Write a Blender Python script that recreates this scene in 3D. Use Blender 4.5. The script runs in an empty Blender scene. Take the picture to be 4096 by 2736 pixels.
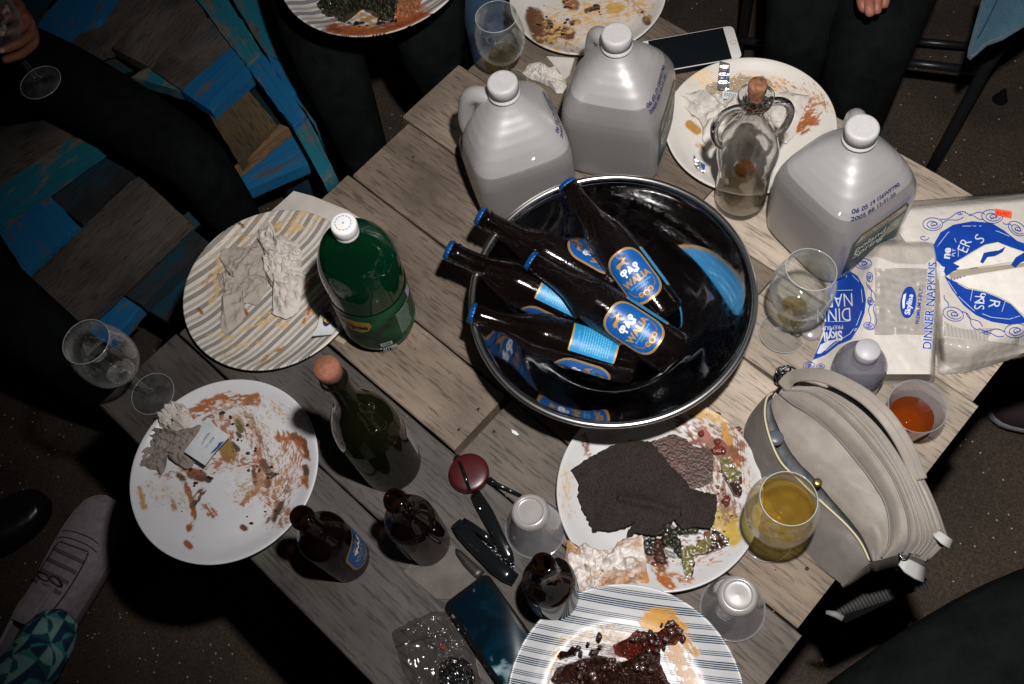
import bpy, bmesh, math, random
import numpy as np
from mathutils import Vector, Matrix, noise as mnoise

scene = bpy.context.scene
col = scene.collection
random.seed(7); rng = np.random.default_rng(7)

# ------------------------------------------------------------------ camera
# measured from the photograph: a 35 mm lens 1.30 m above the table top (z = 0 is the table top)
FP, NX, NY, CH = 0.98468916*4096, 0.62569615*4096, 0.81158391*4096, 1.30
S = 4096/2347
_d = np.array([NX-2048, NY-1368, FP]); _d /= np.linalg.norm(_d)
_e1 = np.cross([0, 1., 0], _d); _e1 /= np.linalg.norm(_e1); _e2 = np.cross(_d, _e1)
CM = np.array([_e1, -_e2, -_d])
cam_data = bpy.data.cameras.new('camera'); cam = bpy.data.objects.new('camera', cam_data); col.objects.link(cam)
scene.camera = cam
cam_data.sensor_width = 36; cam_data.lens = FP/4096*36; cam_data.clip_start = 0.05; cam_data.clip_end = 200
R = Matrix([[CM[i][0], -CM[i][1], -CM[i][2]] for i in range(3)])
cam.matrix_world = Matrix.Translation((0, 0, CH)) @ R.to_4x4()

# ------------------------------------------------------------------ night sky, flash, exposure
world = bpy.data.worlds.new('World'); scene.world = world; world.use_nodes = True
wn = world.node_tree.nodes; wl = world.node_tree.links
bg = wn['Background']
sky = wn.new('ShaderNodeTexSky'); sky.sky_type = 'NISHITA'; sky.sun_disc = False
sky.sun_elevation = math.radians(-3); sky.sun_rotation = math.radians(40)
wl.new(sky.outputs[0], bg.inputs[0]); bg.inputs[1].default_value = 0.08
fl = bpy.data.lights.new('flash', 'SPOT'); flash = bpy.data.objects.new('flash', fl); col.objects.link(flash)
FLASH_POS = Vector((0.10, 0.24, 1.36))
flash.location = FLASH_POS
fl.energy = 126; fl.spot_size = math.radians(102); fl.spot_blend = 1.0; fl.shadow_soft_size = 0.022
fl.color = (1.0, 0.955, 0.925)

scene.view_settings.view_transform = 'Standard'; scene.view_settings.look = 'None'
scene.view_settings.exposure = 0; scene.view_settings.gamma = 1; scene.view_settings.use_curve_mapping = False
scene.render.engine = 'CYCLES'
scene.cycles.use_denoising = True
scene.cycles.max_bounces = 12; scene.cycles.transparent_max_bounces = 24; scene.cycles.transmission_bounces = 10
scene.cycles.caustics_reflective = True; scene.cycles.caustics_refractive = True; scene.cycles.blur_glossy = 0.6
scene.cycles.sample_clamp_indirect = 4

def W(vx, vy, z=0.0):
    """world point at height z seen at (vx, vy) of the photograph measured in a 2347 px wide copy"""
    r = CM @ np.array([vx*S-2048, vy*S-1368, FP]); t = (z-CH)/r[2]
    return np.array([r[0]*t, r[1]*t, z])
def PXs(P):
    """the same the other way round, vectorised"""
    c = (np.asarray(P, float)-[0, 0, CH]) @ CM
    return np.stack([(c[:, 0]/c[:, 2]*FP+2048)/S, (c[:, 1]/c[:, 2]*FP+1368)/S], 1)
aim = W(1860, 560, 0)
flash.rotation_euler = (Vector(aim)-FLASH_POS).to_track_quat('-Z', 'Y').to_euler()

# ------------------------------------------------------------------ noise
def _hash(ix, iy, seed):
    h = (ix.astype(np.int64)*374761393 + iy.astype(np.int64)*668265263 + seed*1274126177) & 0xffffffff
    h = ((h ^ (h >> 13))*1274126177) & 0xffffffff
    return ((h ^ (h >> 16)) & 0xffff)/65535.0
def vn(x, y, seed=0):
    x = np.asarray(x, float); y = np.asarray(y, float)
    ix = np.floor(x); iy = np.floor(y); fx = x-ix; fy = y-iy
    fx = fx*fx*(3-2*fx); fy = fy*fy*(3-2*fy)
    a = _hash(ix, iy, seed); b = _hash(ix+1, iy, seed); c = _hash(ix, iy+1, seed); d = _hash(ix+1, iy+1, seed)
    return (a*(1-fx)+b*fx)*(1-fy)+(c*(1-fx)+d*fx)*fy
def fbm(x, y, seed=0, oct=4):
    s = 0; a = 0.5; t = 0
    for k in range(oct):
        s = s+a*vn(x*2**k, y*2**k, seed+k*17); t += a; a *= 0.5
    return s/t

# ------------------------------------------------------------------ materials
MATS = {}
def newmat(name):
    m = bpy.data.materials.new(name); m.use_nodes = True; nt = m.node_tree
    for n in list(nt.nodes): nt.nodes.remove(n)
    out = nt.nodes.new('ShaderNodeOutputMaterial'); MATS[name] = m
    return m, nt, out
def N(nt, typ, **kw):
    n = nt.nodes.new(typ)
    for k, v in kw.items():
        if k.startswith('i_'):
            n.inputs[k[2:].replace('_', ' ')].default_value = v
        else: setattr(n, k, v)
    return n
def c4(c): return (c[0], c[1], c[2], 1)
def pm(name, color, rough=0.5, metal=0, spec=0.5, var=0.0, vscale=40, color2=None, bump=0.0, bscale=120, bdist=0.002, coat=0, sheen=0, sss=0, trans=0, ior=1.45, stretch=None):
    """a Principled surface with procedural colour variation and fine relief"""
    m, nt, out = newmat(name); L = nt.links.new
    p = N(nt, 'ShaderNodeBsdfPrincipled'); L(p.outputs[0], out.inputs[0])
    p.inputs['Base Color'].default_value = c4(color); p.inputs['Roughness'].default_value = rough
    p.inputs['Metallic'].default_value = metal; p.inputs['Specular IOR Level'].default_value = spec
    p.inputs['Coat Weight'].default_value = coat; p.inputs['Sheen Weight'].default_value = sheen
    p.inputs['Subsurface Weight'].default_value = sss; p.inputs['Subsurface Scale'].default_value = 0.004
    p.inputs['Transmission Weight'].default_value = trans; p.inputs['IOR'].default_value = ior
    tc = N(nt, 'ShaderNodeTexCoord'); src = tc.outputs['Object']
    if stretch:
        mp = N(nt, 'ShaderNodeMapping'); mp.inputs['Scale'].default_value = stretch; L(src, mp.inputs[0]); src = mp.outputs[0]
    if var > 0 or color2 is not None:
        nz = N(nt, 'ShaderNodeTexNoise'); nz.inputs['Scale'].default_value = vscale; nz.inputs['Detail'].default_value = 6; nz.inputs['Roughness'].default_value = .65; L(src, nz.inputs['Vector'])
        mr = N(nt, 'ShaderNodeMapRange'); mr.inputs[1].default_value = .32; mr.inputs[2].default_value = .68; L(nz.outputs[0], mr.inputs[0])
        mx = N(nt, 'ShaderNodeMix', data_type='RGBA')
        c2 = color2 if color2 is not None else tuple(c*(1-var) for c in color)
        c1 = color if color2 is not None else tuple(min(1, c*(1+var*.5)) for c in color)
        mx.inputs[6].default_value = c4(c1); mx.inputs[7].default_value = c4(c2)
        L(mr.outputs[0], mx.inputs[0]); L(mx.outputs[2], p.inputs['Base Color'])
    if bump > 0:
        b = N(nt, 'ShaderNodeTexNoise'); b.inputs['Scale'].default_value = bscale; b.inputs['Detail'].default_value = 5; L(src, b.inputs['Vector'])
        bn = N(nt, 'ShaderNodeBump'); bn.inputs['Strength'].default_value = bump; bn.inputs['Distance'].default_value = bdist
        L(b.outputs[0], bn.inputs['Height']); L(bn.outputs[0], p.inputs['Normal'])
    return m
def fres(nt, ior=1.5):
    """Schlick reflectance of a thin wall, the same from both sides"""
    L = nt.links.new; f0 = ((ior-1)/(ior+1))**2*1.6
    lw = N(nt, 'ShaderNodeLayerWeight'); lw.inputs[0].default_value = .5
    pw = N(nt, 'ShaderNodeMath', operation='POWER'); pw.inputs[1].default_value = 4.5; L(lw.outputs['Facing'], pw.inputs[0])
    ma = N(nt, 'ShaderNodeMath', operation='MULTIPLY_ADD'); ma.inputs[1].default_value = .85-f0; ma.inputs[2].default_value = f0; L(pw.outputs[0], ma.inputs[0])
    return lw, ma
def thin(name, tint=(1, 1, 1), refl=0.9, rough=0.02, diff=None, dfac=0.0, ior=1.45, bump=0, bscale=60, bdist=.001, tfac_edge=0.0, sheen_gloss=0.0):
    """thin clear wall: see-through with real fresnel reflection, optionally hazed by a share of diffuse"""
    m, nt, out = newmat(name); L = nt.links.new
    t = N(nt, 'ShaderNodeBsdfTransparent'); t.inputs[0].default_value = c4(tint)
    g = N(nt, 'ShaderNodeBsdfGlossy'); g.inputs['Roughness'].default_value = rough; g.inputs[0].default_value = (refl, refl, refl, 1)
    fl_, f = fres(nt, ior)
    mx = N(nt, 'ShaderNodeMixShader'); base = t.outputs[0]
    if diff is not None:
        d = N(nt, 'ShaderNodeBsdfDiffuse'); d.inputs[0].default_value = c4(diff)
        tl = N(nt, 'ShaderNodeBsdfTranslucent'); tl.inputs[0].default_value = c4(diff)
        dm = N(nt, 'ShaderNodeMixShader'); dm.inputs[0].default_value = .25; L(d.outputs[0], dm.inputs[1]); L(tl.outputs[0], dm.inputs[2])
        m2 = N(nt, 'ShaderNodeMixShader'); m2.inputs[0].default_value = dfac; L(t.outputs[0], m2.inputs[1]); L(dm.outputs[0], m2.inputs[2]); base = m2.outputs[0]
        if tfac_edge:
            lw = N(nt, 'ShaderNodeLayerWeight'); lw.inputs[0].default_value = .35
            ma = N(nt, 'ShaderNodeMath', operation='MULTIPLY_ADD'); ma.inputs[1].default_value = tfac_edge; ma.inputs[2].default_value = dfac; ma.use_clamp = True
            L(lw.outputs['Facing'], ma.inputs[0]); L(ma.outputs[0], m2.inputs[0])
    if sheen_gloss:
        g2 = N(nt, 'ShaderNodeBsdfGlossy'); g2.inputs['Roughness'].default_value = .42; m4 = N(nt, 'ShaderNodeMixShader'); m4.inputs[0].default_value = sheen_gloss; L(base, m4.inputs[1]); L(g2.outputs[0], m4.inputs[2]); base = m4.outputs[0]
    L(f.outputs[0], mx.inputs[0]); L(base, mx.inputs[1]); L(g.outputs[0], mx.inputs[2]); L(mx.outputs[0], out.inputs[0])
    if bump:
        tc = N(nt, 'ShaderNodeTexCoord')
        b = N(nt, 'ShaderNodeTexNoise'); b.inputs['Scale'].default_value = bscale; b.inputs['Detail'].default_value = 3; L(tc.outputs['Object'], b.inputs['Vector'])
        bn = N(nt, 'ShaderNodeBump'); bn.inputs['Strength'].default_value = bump; bn.inputs['Distance'].default_value = bdist
        L(b.outputs[0], bn.inputs['Height']); L(bn.outputs[0], g.inputs['Normal']); L(bn.outputs[0], fl_.inputs['Normal'])
    return m

# ------------------------------------------------------------------ objects
def tag(o, label=None, cat=None, group=None, kind=None):
    for k, v in (('label', label), ('category', cat), ('group', group), ('kind', kind)):
        if v: o[k] = v
    return o
def thing(name, label, cat, loc=(0, 0, 0), group=None, rot=None):
    o = bpy.data.objects.new(name, None); o.empty_display_size = .02; col.objects.link(o)
    o.location = Vector(loc)
    if rot is not None: o.rotation_mode = 'QUATERNION'; o.rotation_quaternion = rot
    return tag(o, label, cat, group)
def mk(name, verts, faces, mat, parent=None, smooth=True, world_space=False, autos=None, colors=None, kind=None):
    """ONE mesh object. world_space: verts are world points and are made local to the (unrotated) root"""
    v = np.asarray(verts, float).reshape(-1, 3)
    if parent is not None and world_space:
        loc = np.zeros(3); q = parent
        while q is not None: loc += np.array(q.location); q = q.parent
        v = v-loc
    me = bpy.data.meshes.new(name); me.from_pydata([tuple(p) for p in v], [], [tuple(f) for f in faces])
    if smooth: me.polygons.foreach_set('use_smooth', [True]*len(me.polygons))
    if mat is not None: me.materials.append(mat)
    if colors is not None:
        at = me.color_attributes.new('stain', 'FLOAT_COLOR', 'POINT'); at.data.foreach_set('color', np.asarray(colors, np.float32).ravel())
    me.update()
    o = bpy.data.objects.new(name, me); col.objects.link(o)
    if parent is not None: o.parent = parent
    if autos is not None and smooth:
        me.set_sharp_from_angle(angle=math.radians(autos))
    if kind: o['kind'] = kind
    return o
def top(o, label, cat, group=None, loc=None):
    """make a single-mesh thing: move its origin to loc"""
    tag(o, label, cat, group)
    if loc is not None:
        loc = Vector(loc); o.data.transform(Matrix.Translation(-loc)); o.location = loc
    return o
def copy_tree(o, parent=None):
    c = o.copy(); col.objects.link(c); c.parent = parent
    for ch in o.children: copy_tree(ch, c)
    return c
def lathe(prof, seg=48, close=False, a0=0, a1=2*math.pi):
    full = abs(a1-a0-2*math.pi) < 1e-6; n = seg if full else seg+1
    V = []; F = []
    for r, z in prof:
        for i in range(n):
            a = a0+(a1-a0)*i/seg; V.append((r*math.cos(a), r*math.sin(a), z))
    for j in range(len(prof)-1):
        for i in range(seg):
            i2 = (i+1) % n
            F.append((j*n+i, j*n+i2, (j+1)*n+i2, (j+1)*n+i))
    if full:
        if prof[0][0] > 1e-6 and close: F.append(tuple(reversed(range(n))))
        if prof[-1][0] > 1e-6 and close: F.append(tuple((len(prof)-1)*n+i for i in range(n)))
    return V, F
def smooth_prof(prof, n=6):
    """Catmull-Rom through a profile"""
    P = [np.array(p, float) for p in prof]; out = []
    for i in range(len(P)-1):
        p0 = P[max(i-1, 0)]; p1 = P[i]; p2 = P[i+1]; p3 = P[min(i+2, len(P)-1)]
        for k in range(n):
            t = k/n
            out.append(.5*((2*p1)+(-p0+p2)*t+(2*p0-5*p1+4*p2-p3)*t*t+(-p0+3*p1-3*p2+p3)*t**3))
    out.append(P[-1]); return [tuple(np.maximum(q, [0]+[-9]*(len(q)-1)) if len(q) == 2 else q) for q in out]
def tube(pts, rad, seg=10, caps=True, flat=None):
    """tube along points; flat=(w,h,upvec) gives a flattened elliptical/strap section"""
    P = [np.array(p, float) for p in pts]; V = []; F = []; n = len(P)
    up = np.array([0, 0, 1.])
    if flat is not None: up = np.array(flat[2], float)
    prev = None
    for i, p in enumerate(P):
        t = P[min(i+1, n-1)]-P[max(i-1, 0)]; t = t/(np.linalg.norm(t)+1e-12)
        if prev is None or flat is not None:
            b = np.cross(t, up)
            if np.linalg.norm(b) < 1e-3: b = np.cross(t, [1, 0, 0.])
        else: b = prev-t*(prev@t)
        b /= np.linalg.norm(b)+1e-12; prev = b; c = np.cross(b, t)
        r = rad[i] if hasattr(rad, '__len__') else rad
        for k in range(seg):
            a = 2*math.pi*k/seg
            if flat is not None:
                ca, sa = math.cos(a), math.sin(a)
                q = p+b*(flat[0]*r*np.sign(ca)*abs(ca)**.4)+c*(flat[1]*r*np.sign(sa)*abs(sa)**.4)
            else: q = p+b*(r*math.cos(a))+c*(r*math.sin(a))
            V.append(q)
    for i in range(n-1):
        for k in range(seg):
            k2 = (k+1) % seg; F.append((i*seg+k, i*seg+k2, (i+1)*seg+k2, (i+1)*seg+k))
    if caps: F.append(tuple(reversed(range(seg)))); F.append(tuple((n-1)*seg+k for k in range(seg)))
    return V, F
def join(*parts):
    V = []; F = []
    for v, f in parts:
        o = len(V); V += [tuple(p) for p in v]; F += [tuple(i+o for i in q) for q in f]
    return V, F
def xf(vf, M4):
    v, f = vf; return [tuple(M4 @ Vector(p)) for p in v], f
def box(x0, x1, y0, y1, z0, z1):
    V = [(x, y, z) for z in (z0, z1) for y in (y0, y1) for x in (x0, x1)]
    return V, [(0, 2, 3, 1), (4, 5, 7, 6), (0, 1, 5, 4), (2, 6, 7, 3), (0, 4, 6, 2), (1, 3, 7, 5)]
def rbox(sx, sy, sz, b=.003, seg=2, center=(0, 0, 0)):
    bm = bmesh.new(); bmesh.ops.create_cube(bm, size=1)
    for v in bm.verts: v.co = Vector((v.co.x*sx+center[0], v.co.y*sy+center[1], v.co.z*sz+center[2]))
    bmesh.ops.bevel(bm, geom=list(bm.edges), offset=b, segments=seg, affect='EDGES', profile=.5)
    V = [tuple(v.co) for v in bm.verts]; bm.verts.index_update(); F = [tuple(v.index for v in f.verts) for f in bm.faces]; bm.free()
    return V, F
def grid(nx, ny, fn):
    V = [fn(i/(nx-1), j/(ny-1)) for j in range(ny) for i in range(nx)]
    F = [(j*nx+i, j*nx+i+1, (j+1)*nx+i+1, (j+1)*nx+i) for j in range(ny-1) for i in range(nx-1)]
    return V, F
def inpoly_radius(poly, c, th):
    """distance from c to the polygon outline along direction th"""
    d = np.array([math.cos(th), math.sin(th)]); best = 1e9; n = len(poly)
    far = 0
    for i in range(n):
        a = poly[i]-c; b = poly[(i+1) % n]-c; e = b-a
        den = d[0]*e[1]-d[1]*e[0]
        if abs(den) < 1e-12: continue
        t = (a[0]*e[1]-a[1]*e[0])/den; u = (a[0]*d[1]-a[1]*d[0])/den
        if t > 0 and -1e-9 <= u <= 1+1e-9: far = max(far, t)
    return far
def skin(name, nodes, edges, mat, parent=None, sub=2, root=0, world_space=True):
    """continuous body grown from a skeleton with the Skin modifier; evaluated to a plain mesh"""
    me = bpy.data.meshes.new(name+'_s'); me.from_pydata([n[:3] for n in nodes], edges, [])
    o = bpy.data.objects.new(name+'_s', me); col.objects.link(o)
    md = o.modifiers.new('s', 'SKIN'); md.use_smooth_shade = True
    for i, n in enumerate(nodes):
        r = n[3]; rr = r if hasattr(r, '__len__') else (r, r)
        me.skin_vertices[0].data[i].radius = rr; me.skin_vertices[0].data[i].use_root = (i == root)
    sb = o.modifiers.new('b', 'SUBSURF'); sb.levels = sub; sb.render_levels = sub
    dg = bpy.context.evaluated_depsgraph_get(); ev = o.evaluated_get(dg); m2 = ev.to_mesh()
    V = [tuple(v.co) for v in m2.vertices]; F = [tuple(p.vertices) for p in m2.polygons]
    ev.to_mesh_clear(); bpy.data.objects.remove(o); bpy.data.meshes.remove(me)
    return mk(name, V, F, mat, parent, world_space=world_space)
def text_mesh(s, size=1, bold=0.0, extrude=0, shear=0, spacing=1.0, outline=0, subdiv=0):
    cu = bpy.data.curves.new('t', 'FONT'); cu.body = s; cu.size = size; cu.offset = bold; cu.shear = shear
    cu.space_character = spacing; cu.align_x = 'LEFT'; cu.resolution_u = 3
    if outline: cu.fill_mode = 'NONE'; cu.bevel_depth = outline; cu.bevel_resolution = 0
    o = bpy.data.objects.new('t', cu); col.objects.link(o)
    dg = bpy.context.evaluated_depsgraph_get(); ev = o.evaluated_get(dg); m = ev.to_mesh()
    V = np.array([v.co[:] for v in m.vertices]) if len(m.vertices) else np.zeros((0, 3)); F = [tuple(p.vertices) for p in m.polygons]
    ev.to_mesh_clear(); bpy.data.objects.remove(o); bpy.data.curves.remove(cu)
    return V, F
def refine(V, F, maxlen):
    bm = bmesh.new(); vs = [bm.verts.new(p) for p in V]
    for f in F:
        try: bm.faces.new([vs[i] for i in f])
        except ValueError: pass
    bmesh.ops.triangulate(bm, faces=bm.faces)
    for _ in range(7):
        es = [e for e in bm.edges if e.calc_length() > maxlen]
        if not es: break
        bmesh.ops.subdivide_edges(bm, edges=es, cuts=1); bmesh.ops.triangulate(bm, faces=bm.faces)
    bm.verts.index_update()
    out = [tuple(v.co) for v in bm.verts], [tuple(v.index for v in f.verts) for f in bm.faces]; bm.free(); return out
def polyfill(pts, maxlen):
    """triangulated filled outline (2D) with edges under maxlen"""
    bm = bmesh.new(); vs = [bm.verts.new((p[0], p[1], 0)) for p in pts]
    es = [bm.edges.new((vs[i], vs[(i+1) % len(vs)])) for i in range(len(vs))]
    bmesh.ops.triangle_fill(bm, use_beauty=True, use_dissolve=False, edges=es)
    bm.verts.index_update(); V = [tuple(v.co) for v in bm.verts]; F = [tuple(v.index for v in f.verts) for f in bm.faces]; bm.free()
    return refine(V, F, maxlen)
def curve_pts(pts, n=8, closed=False):
    P = [np.array(p, float) for p in pts]; out = []; m = len(P)
    rngi = range(m if closed else m-1)
    for i in rngi:
        if closed: p0, p1, p2, p3 = P[i-1], P[i], P[(i+1) % m], P[(i+2) % m]
        else: p0, p1, p2, p3 = P[max(i-1, 0)], P[i], P[i+1], P[min(i+2, m-1)]
        for k in range(n):
            t = k/n
            out.append(.5*((2*p1)+(-p0+p2)*t+(2*p0-5*p1+4*p2-p3)*t*t+(-p0+3*p1-3*p2+p3)*t**3))
    if not closed: out.append(P[-1])
    return out
def ribbon(pts, w):
    """flat 2D stroke of width w along pts"""
    P = [np.array(p, float)[:2] for p in pts]; V = []; n = len(P)
    for i in range(n):
        t = P[min(i+1, n-1)]-P[max(i-1, 0)]; t /= np.linalg.norm(t)+1e-9; nn = np.array([-t[1], t[0]])
        ww = w[i] if hasattr(w, '__len__') else w
        V += [(*(P[i]-nn*ww/2), 0), (*(P[i]+nn*ww/2), 0)]
    return V, [(2*i, 2*i+1, 2*i+3, 2*i+2) for i in range(n-1)]
def drape(V, surf, lift=.0004, z0=0.0):
    """flat art given in photo-copy coordinates laid on the surface z = surf(x, y) in the world"""
    out = []
    for p in V:
        z = z0
        for _ in range(4):
            w = W(p[0], p[1], z); z = surf(w[0], w[1])+lift
        out.append((w[0], w[1], z))
    return out
# ================================================================== the setting
FLOOR = -0.66
# ground: dark brown concrete with mica glints painted as pale specks
m, nt, out = newmat('concrete floor'); L = nt.links.new
p = N(nt, 'ShaderNodeBsdfPrincipled'); L(p.outputs[0], out.inputs[0]); p.inputs['Roughness'].default_value = .85
tc = N(nt, 'ShaderNodeTexCoord')
n1 = N(nt, 'ShaderNodeTexNoise'); n1.inputs['Scale'].default_value = 5; n1.inputs['Detail'].default_value = 8; L(tc.outputs['Object'], n1.inputs['Vector'])
cr = N(nt, 'ShaderNodeValToRGB'); cr.color_ramp.elements[0].position = .3; cr.color_ramp.elements[0].color = (.022, .015, .010, 1); cr.color_ramp.elements[1].position = .72; cr.color_ramp.elements[1].color = (.058, .040, .026, 1)
L(n1.outputs[0], cr.inputs[0])
n2 = N(nt, 'ShaderNodeTexNoise'); n2.inputs['Scale'].default_value = 260; n2.inputs['Detail'].default_value = 3; L(tc.outputs['Object'], n2.inputs['Vector'])
mg = N(nt, 'ShaderNodeMapRange'); mg.inputs[1].default_value = .35; mg.inputs[2].default_value = .65; mg.inputs[3].default_value = .55; mg.inputs[4].default_value = 1.4; L(n2.outputs[0], mg.inputs[0])
mm = N(nt, 'ShaderNodeMix', data_type='RGBA', blend_type='MULTIPLY'); mm.inputs[0].default_value = 1; L(cr.outputs[0], mm.inputs[6]); L(mg.outputs[0], mm.inputs[7])
vo = N(nt, 'ShaderNodeTexVoronoi'); vo.inputs['Scale'].default_value = 85; L(tc.outputs['Object'], vo.inputs['Vector'])
s1 = N(nt, 'ShaderNodeMath', operation='LESS_THAN'); s1.inputs[1].default_value = .15; L(vo.outputs['Distance'], s1.inputs[0])
sp = N(nt, 'ShaderNodeSeparateColor'); L(vo.outputs['Color'], sp.inputs[0])
nc = N(nt, 'ShaderNodeTexNoise'); nc.inputs['Scale'].default_value = 4.5; L(tc.outputs['Object'], nc.inputs['Vector'])
th = N(nt, 'ShaderNodeMapRange'); th.inputs[1].default_value = .35; th.inputs[2].default_value = .7; th.inputs[3].default_value = .97; th.inputs[4].default_value = .60; L(nc.outputs[0], th.inputs[0])
s2 = N(nt, 'ShaderNodeMath', operation='GREATER_THAN'); L(sp.outputs[0], s2.inputs[0]); L(th.outputs[0], s2.inputs[1])
s3 = N(nt, 'ShaderNodeMath', operation='MULTIPLY'); L(s1.outputs[0], s3.inputs[0]); L(s2.outputs[0], s3.inputs[1])
mx = N(nt, 'ShaderNodeMix', data_type='RGBA'); L(s3.outputs[0], mx.inputs[0]); L(mm.outputs[2], mx.inputs[6]); mx.inputs[7].default_value = (.42, .34, .27, 1)
L(mx.outputs[2], p.inputs['Base Color'])
bn = N(nt, 'ShaderNodeBump'); bn.inputs['Strength'].default_value = .6; bn.inputs['Distance'].default_value = .003; L(n2.outputs[0], bn.inputs['Height']); L(bn.outputs[0], p.inputs['Normal'])
V, F = grid(41, 41, lambda u, v: ((u-.5)*60, (v-.5)*60, FLOOR))
g = mk('ground', V, F, m); g['kind'] = 'structure'

def wood(name, c1, c2, dark, rough=.75, scale=1.0, paint=None, paintamt=.5, pscale=9, bumps=.5, knots=True):
    """weathered board: grain runs along local x; every object gets its own piece of the pattern"""
    m, nt, out = newmat(name); L = nt.links.new
    p = N(nt, 'ShaderNodeBsdfPrincipled'); L(p.outputs[0], out.inputs[0]); p.inputs['Roughness'].default_value = rough; p.inputs['Specular IOR Level'].default_value = .3
    tc = N(nt, 'ShaderNodeTexCoord'); oi = N(nt, 'ShaderNodeObjectInfo')
    sc = N(nt, 'ShaderNodeMath', operation='MULTIPLY'); sc.inputs[1].default_value = 37; L(oi.outputs['Random'], sc.inputs[0])
    ad = N(nt, 'ShaderNodeVectorMath', operation='ADD'); L(tc.outputs['Object'], ad.inputs[0]); L(sc.outputs[0], ad.inputs[1])
    mp = N(nt, 'ShaderNodeMapping'); mp.inputs['Scale'].default_value = (.45*scale, 40*scale, 40*scale); L(ad.outputs[0], mp.inputs[0])
    g1 = N(nt, 'ShaderNodeTexNoise'); g1.inputs['Scale'].default_value = 3.2; g1.inputs['Detail'].default_value = 8; g1.inputs['Roughness'].default_value = .7; g1.inputs['Distortion'].default_value = .35; L(mp.outputs[0], g1.inputs['Vector'])
    mp2 = N(nt, 'ShaderNodeMapping'); mp2.inputs['Scale'].default_value = (3.2*scale, 11*scale, 11*scale); L(ad.outputs[0], mp2.inputs[0])
    g2 = N(nt, 'ShaderNodeTexNoise'); g2.inputs['Scale'].default_value = 1.4; g2.inputs['Detail'].default_value = 5; g2.inputs['Roughness'].default_value = .6; L(mp2.outputs[0], g2.inputs['Vector'])
    r1 = N(nt, 'ShaderNodeMapRange'); r1.inputs[1].default_value = .33; r1.inputs[2].default_value = .66; L(g2.outputs[0], r1.inputs[0])
    m1 = N(nt, 'ShaderNodeMix', data_type='RGBA'); m1.inputs[6].default_value = c4(c1); m1.inputs[7].default_value = c4(c2); L(r1.outputs[0], m1.inputs[0])
    r2 = N(nt, 'ShaderNodeMapRange'); r2.inputs[1].default_value = .5; r2.inputs[2].default_value = .36; r2.inputs[3].default_value = 0; r2.inputs[4].default_value = .26; L(g1.outputs[0], r2.inputs[0])
    m2 = N(nt, 'ShaderNodeMix', data_type='RGBA'); L(r2.outputs[0], m2.inputs[0]); L(m1.outputs[2], m2.inputs[6]); m2.inputs[7].default_value = c4(dark)
    # fine open pores
    mp3 = N(nt, 'ShaderNodeMapping'); mp3.inputs['Scale'].default_value = (30*scale, 300*scale, 300*scale); L(ad.outputs[0], mp3.inputs[0])
    g3 = N(nt, 'ShaderNodeTexNoise'); g3.inputs['Scale'].default_value = 1.0; g3.inputs['Detail'].default_value = 4; L(mp3.outputs[0], g3.inputs['Vector'])
    r3 = N(nt, 'ShaderNodeMapRange'); r3.inputs[1].default_value = .46; r3.inputs[2].default_value = .36; r3.inputs[3].default_value = 0; r3.inputs[4].default_value = .6; L(g3.outputs[0], r3.inputs[0])
    m3 = N(nt, 'ShaderNodeMix', data_type='RGBA'); L(r3.outputs[0], m3.inputs[0]); L(m2.outputs[2], m3.inputs[6]); m3.inputs[7].default_value = c4([d*.7 for d in dark])
    last = m3.outputs[2]
    # dirty blots
    g4 = N(nt, 'ShaderNodeTexNoise'); g4.inputs['Scale'].default_value = 8; g4.inputs['Detail'].default_value = 4; L(ad.outputs[0], g4.inputs['Vector'])
    r4 = N(nt, 'ShaderNodeMapRange'); r4.inputs[1].default_value = .50; r4.inputs[2].default_value = .78; r4.inputs[3].default_value = 0; r4.inputs[4].default_value = .85; L(g4.outputs[0], r4.inputs[0])
    m4 = N(nt, 'ShaderNodeMix', data_type='RGBA'); L(r4.outputs[0], m4.inputs[0]); L(last, m4.inputs[6]); m4.inputs[7].default_value = c4(dark); last = m4.outputs[2]
    rv = N(nt, 'ShaderNodeMapRange'); rv.inputs[3].default_value = .82; rv.inputs[4].default_value = 1.15; L(oi.outputs['Random'], rv.inputs[0])
    m5 = N(nt, 'ShaderNodeMix', data_type='RGBA', blend_type='MULTIPLY'); m5.inputs[0].default_value = 1; L(last, m5.inputs[6]); L(rv.outputs[0], m5.inputs[7]); last = m5.outputs[2]
    if paint is not None:
        mp5 = N(nt, 'ShaderNodeMapping'); mp5.inputs['Scale'].default_value = (pscale*.35, pscale, pscale); L(ad.outputs[0], mp5.inputs[0])
        g5 = N(nt, 'ShaderNodeTexNoise'); g5.inputs['Scale'].default_value = 1; g5.inputs['Detail'].default_value = 8; g5.inputs['Roughness'].default_value = .7; L(mp5.outputs[0], g5.inputs['Vector'])
        r5 = N(nt, 'ShaderNodeMapRange'); c = .75-.5*paintamt; r5.inputs[1].default_value = c-.03; r5.inputs[2].default_value = c+.05; L(g5.outputs[0], r5.inputs[0])
        g6 = N(nt, 'ShaderNodeTexNoise'); g6.inputs['Scale'].default_value = 8; g6.inputs['Detail'].default_value = 6; L(mp.outputs[0], g6.inputs['Vector'])
        pc = N(nt, 'ShaderNodeMix', data_type='RGBA'); pc.inputs[6].default_value = c4(paint); pc.inputs[7].default_value = c4((paint[0]*.7+.01, paint[1]*1.35+.02, paint[2]*.9)); L(g2.outputs[0], pc.inputs[0])
        pd = N(nt, 'ShaderNodeMix', data_type='RGBA'); L(r2.outputs[0], pd.inputs[0]); L(pc.outputs[2], pd.inputs[6]); pd.inputs[7].default_value = c4([q*.25 for q in paint])
        m6 = N(nt, 'ShaderNodeMix', data_type='RGBA'); L(r5.outputs[0], m6.inputs[0]); L(last, m6.inputs[6]); L(pd.outputs[2], m6.inputs[7]); last = m6.outputs[2]
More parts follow.
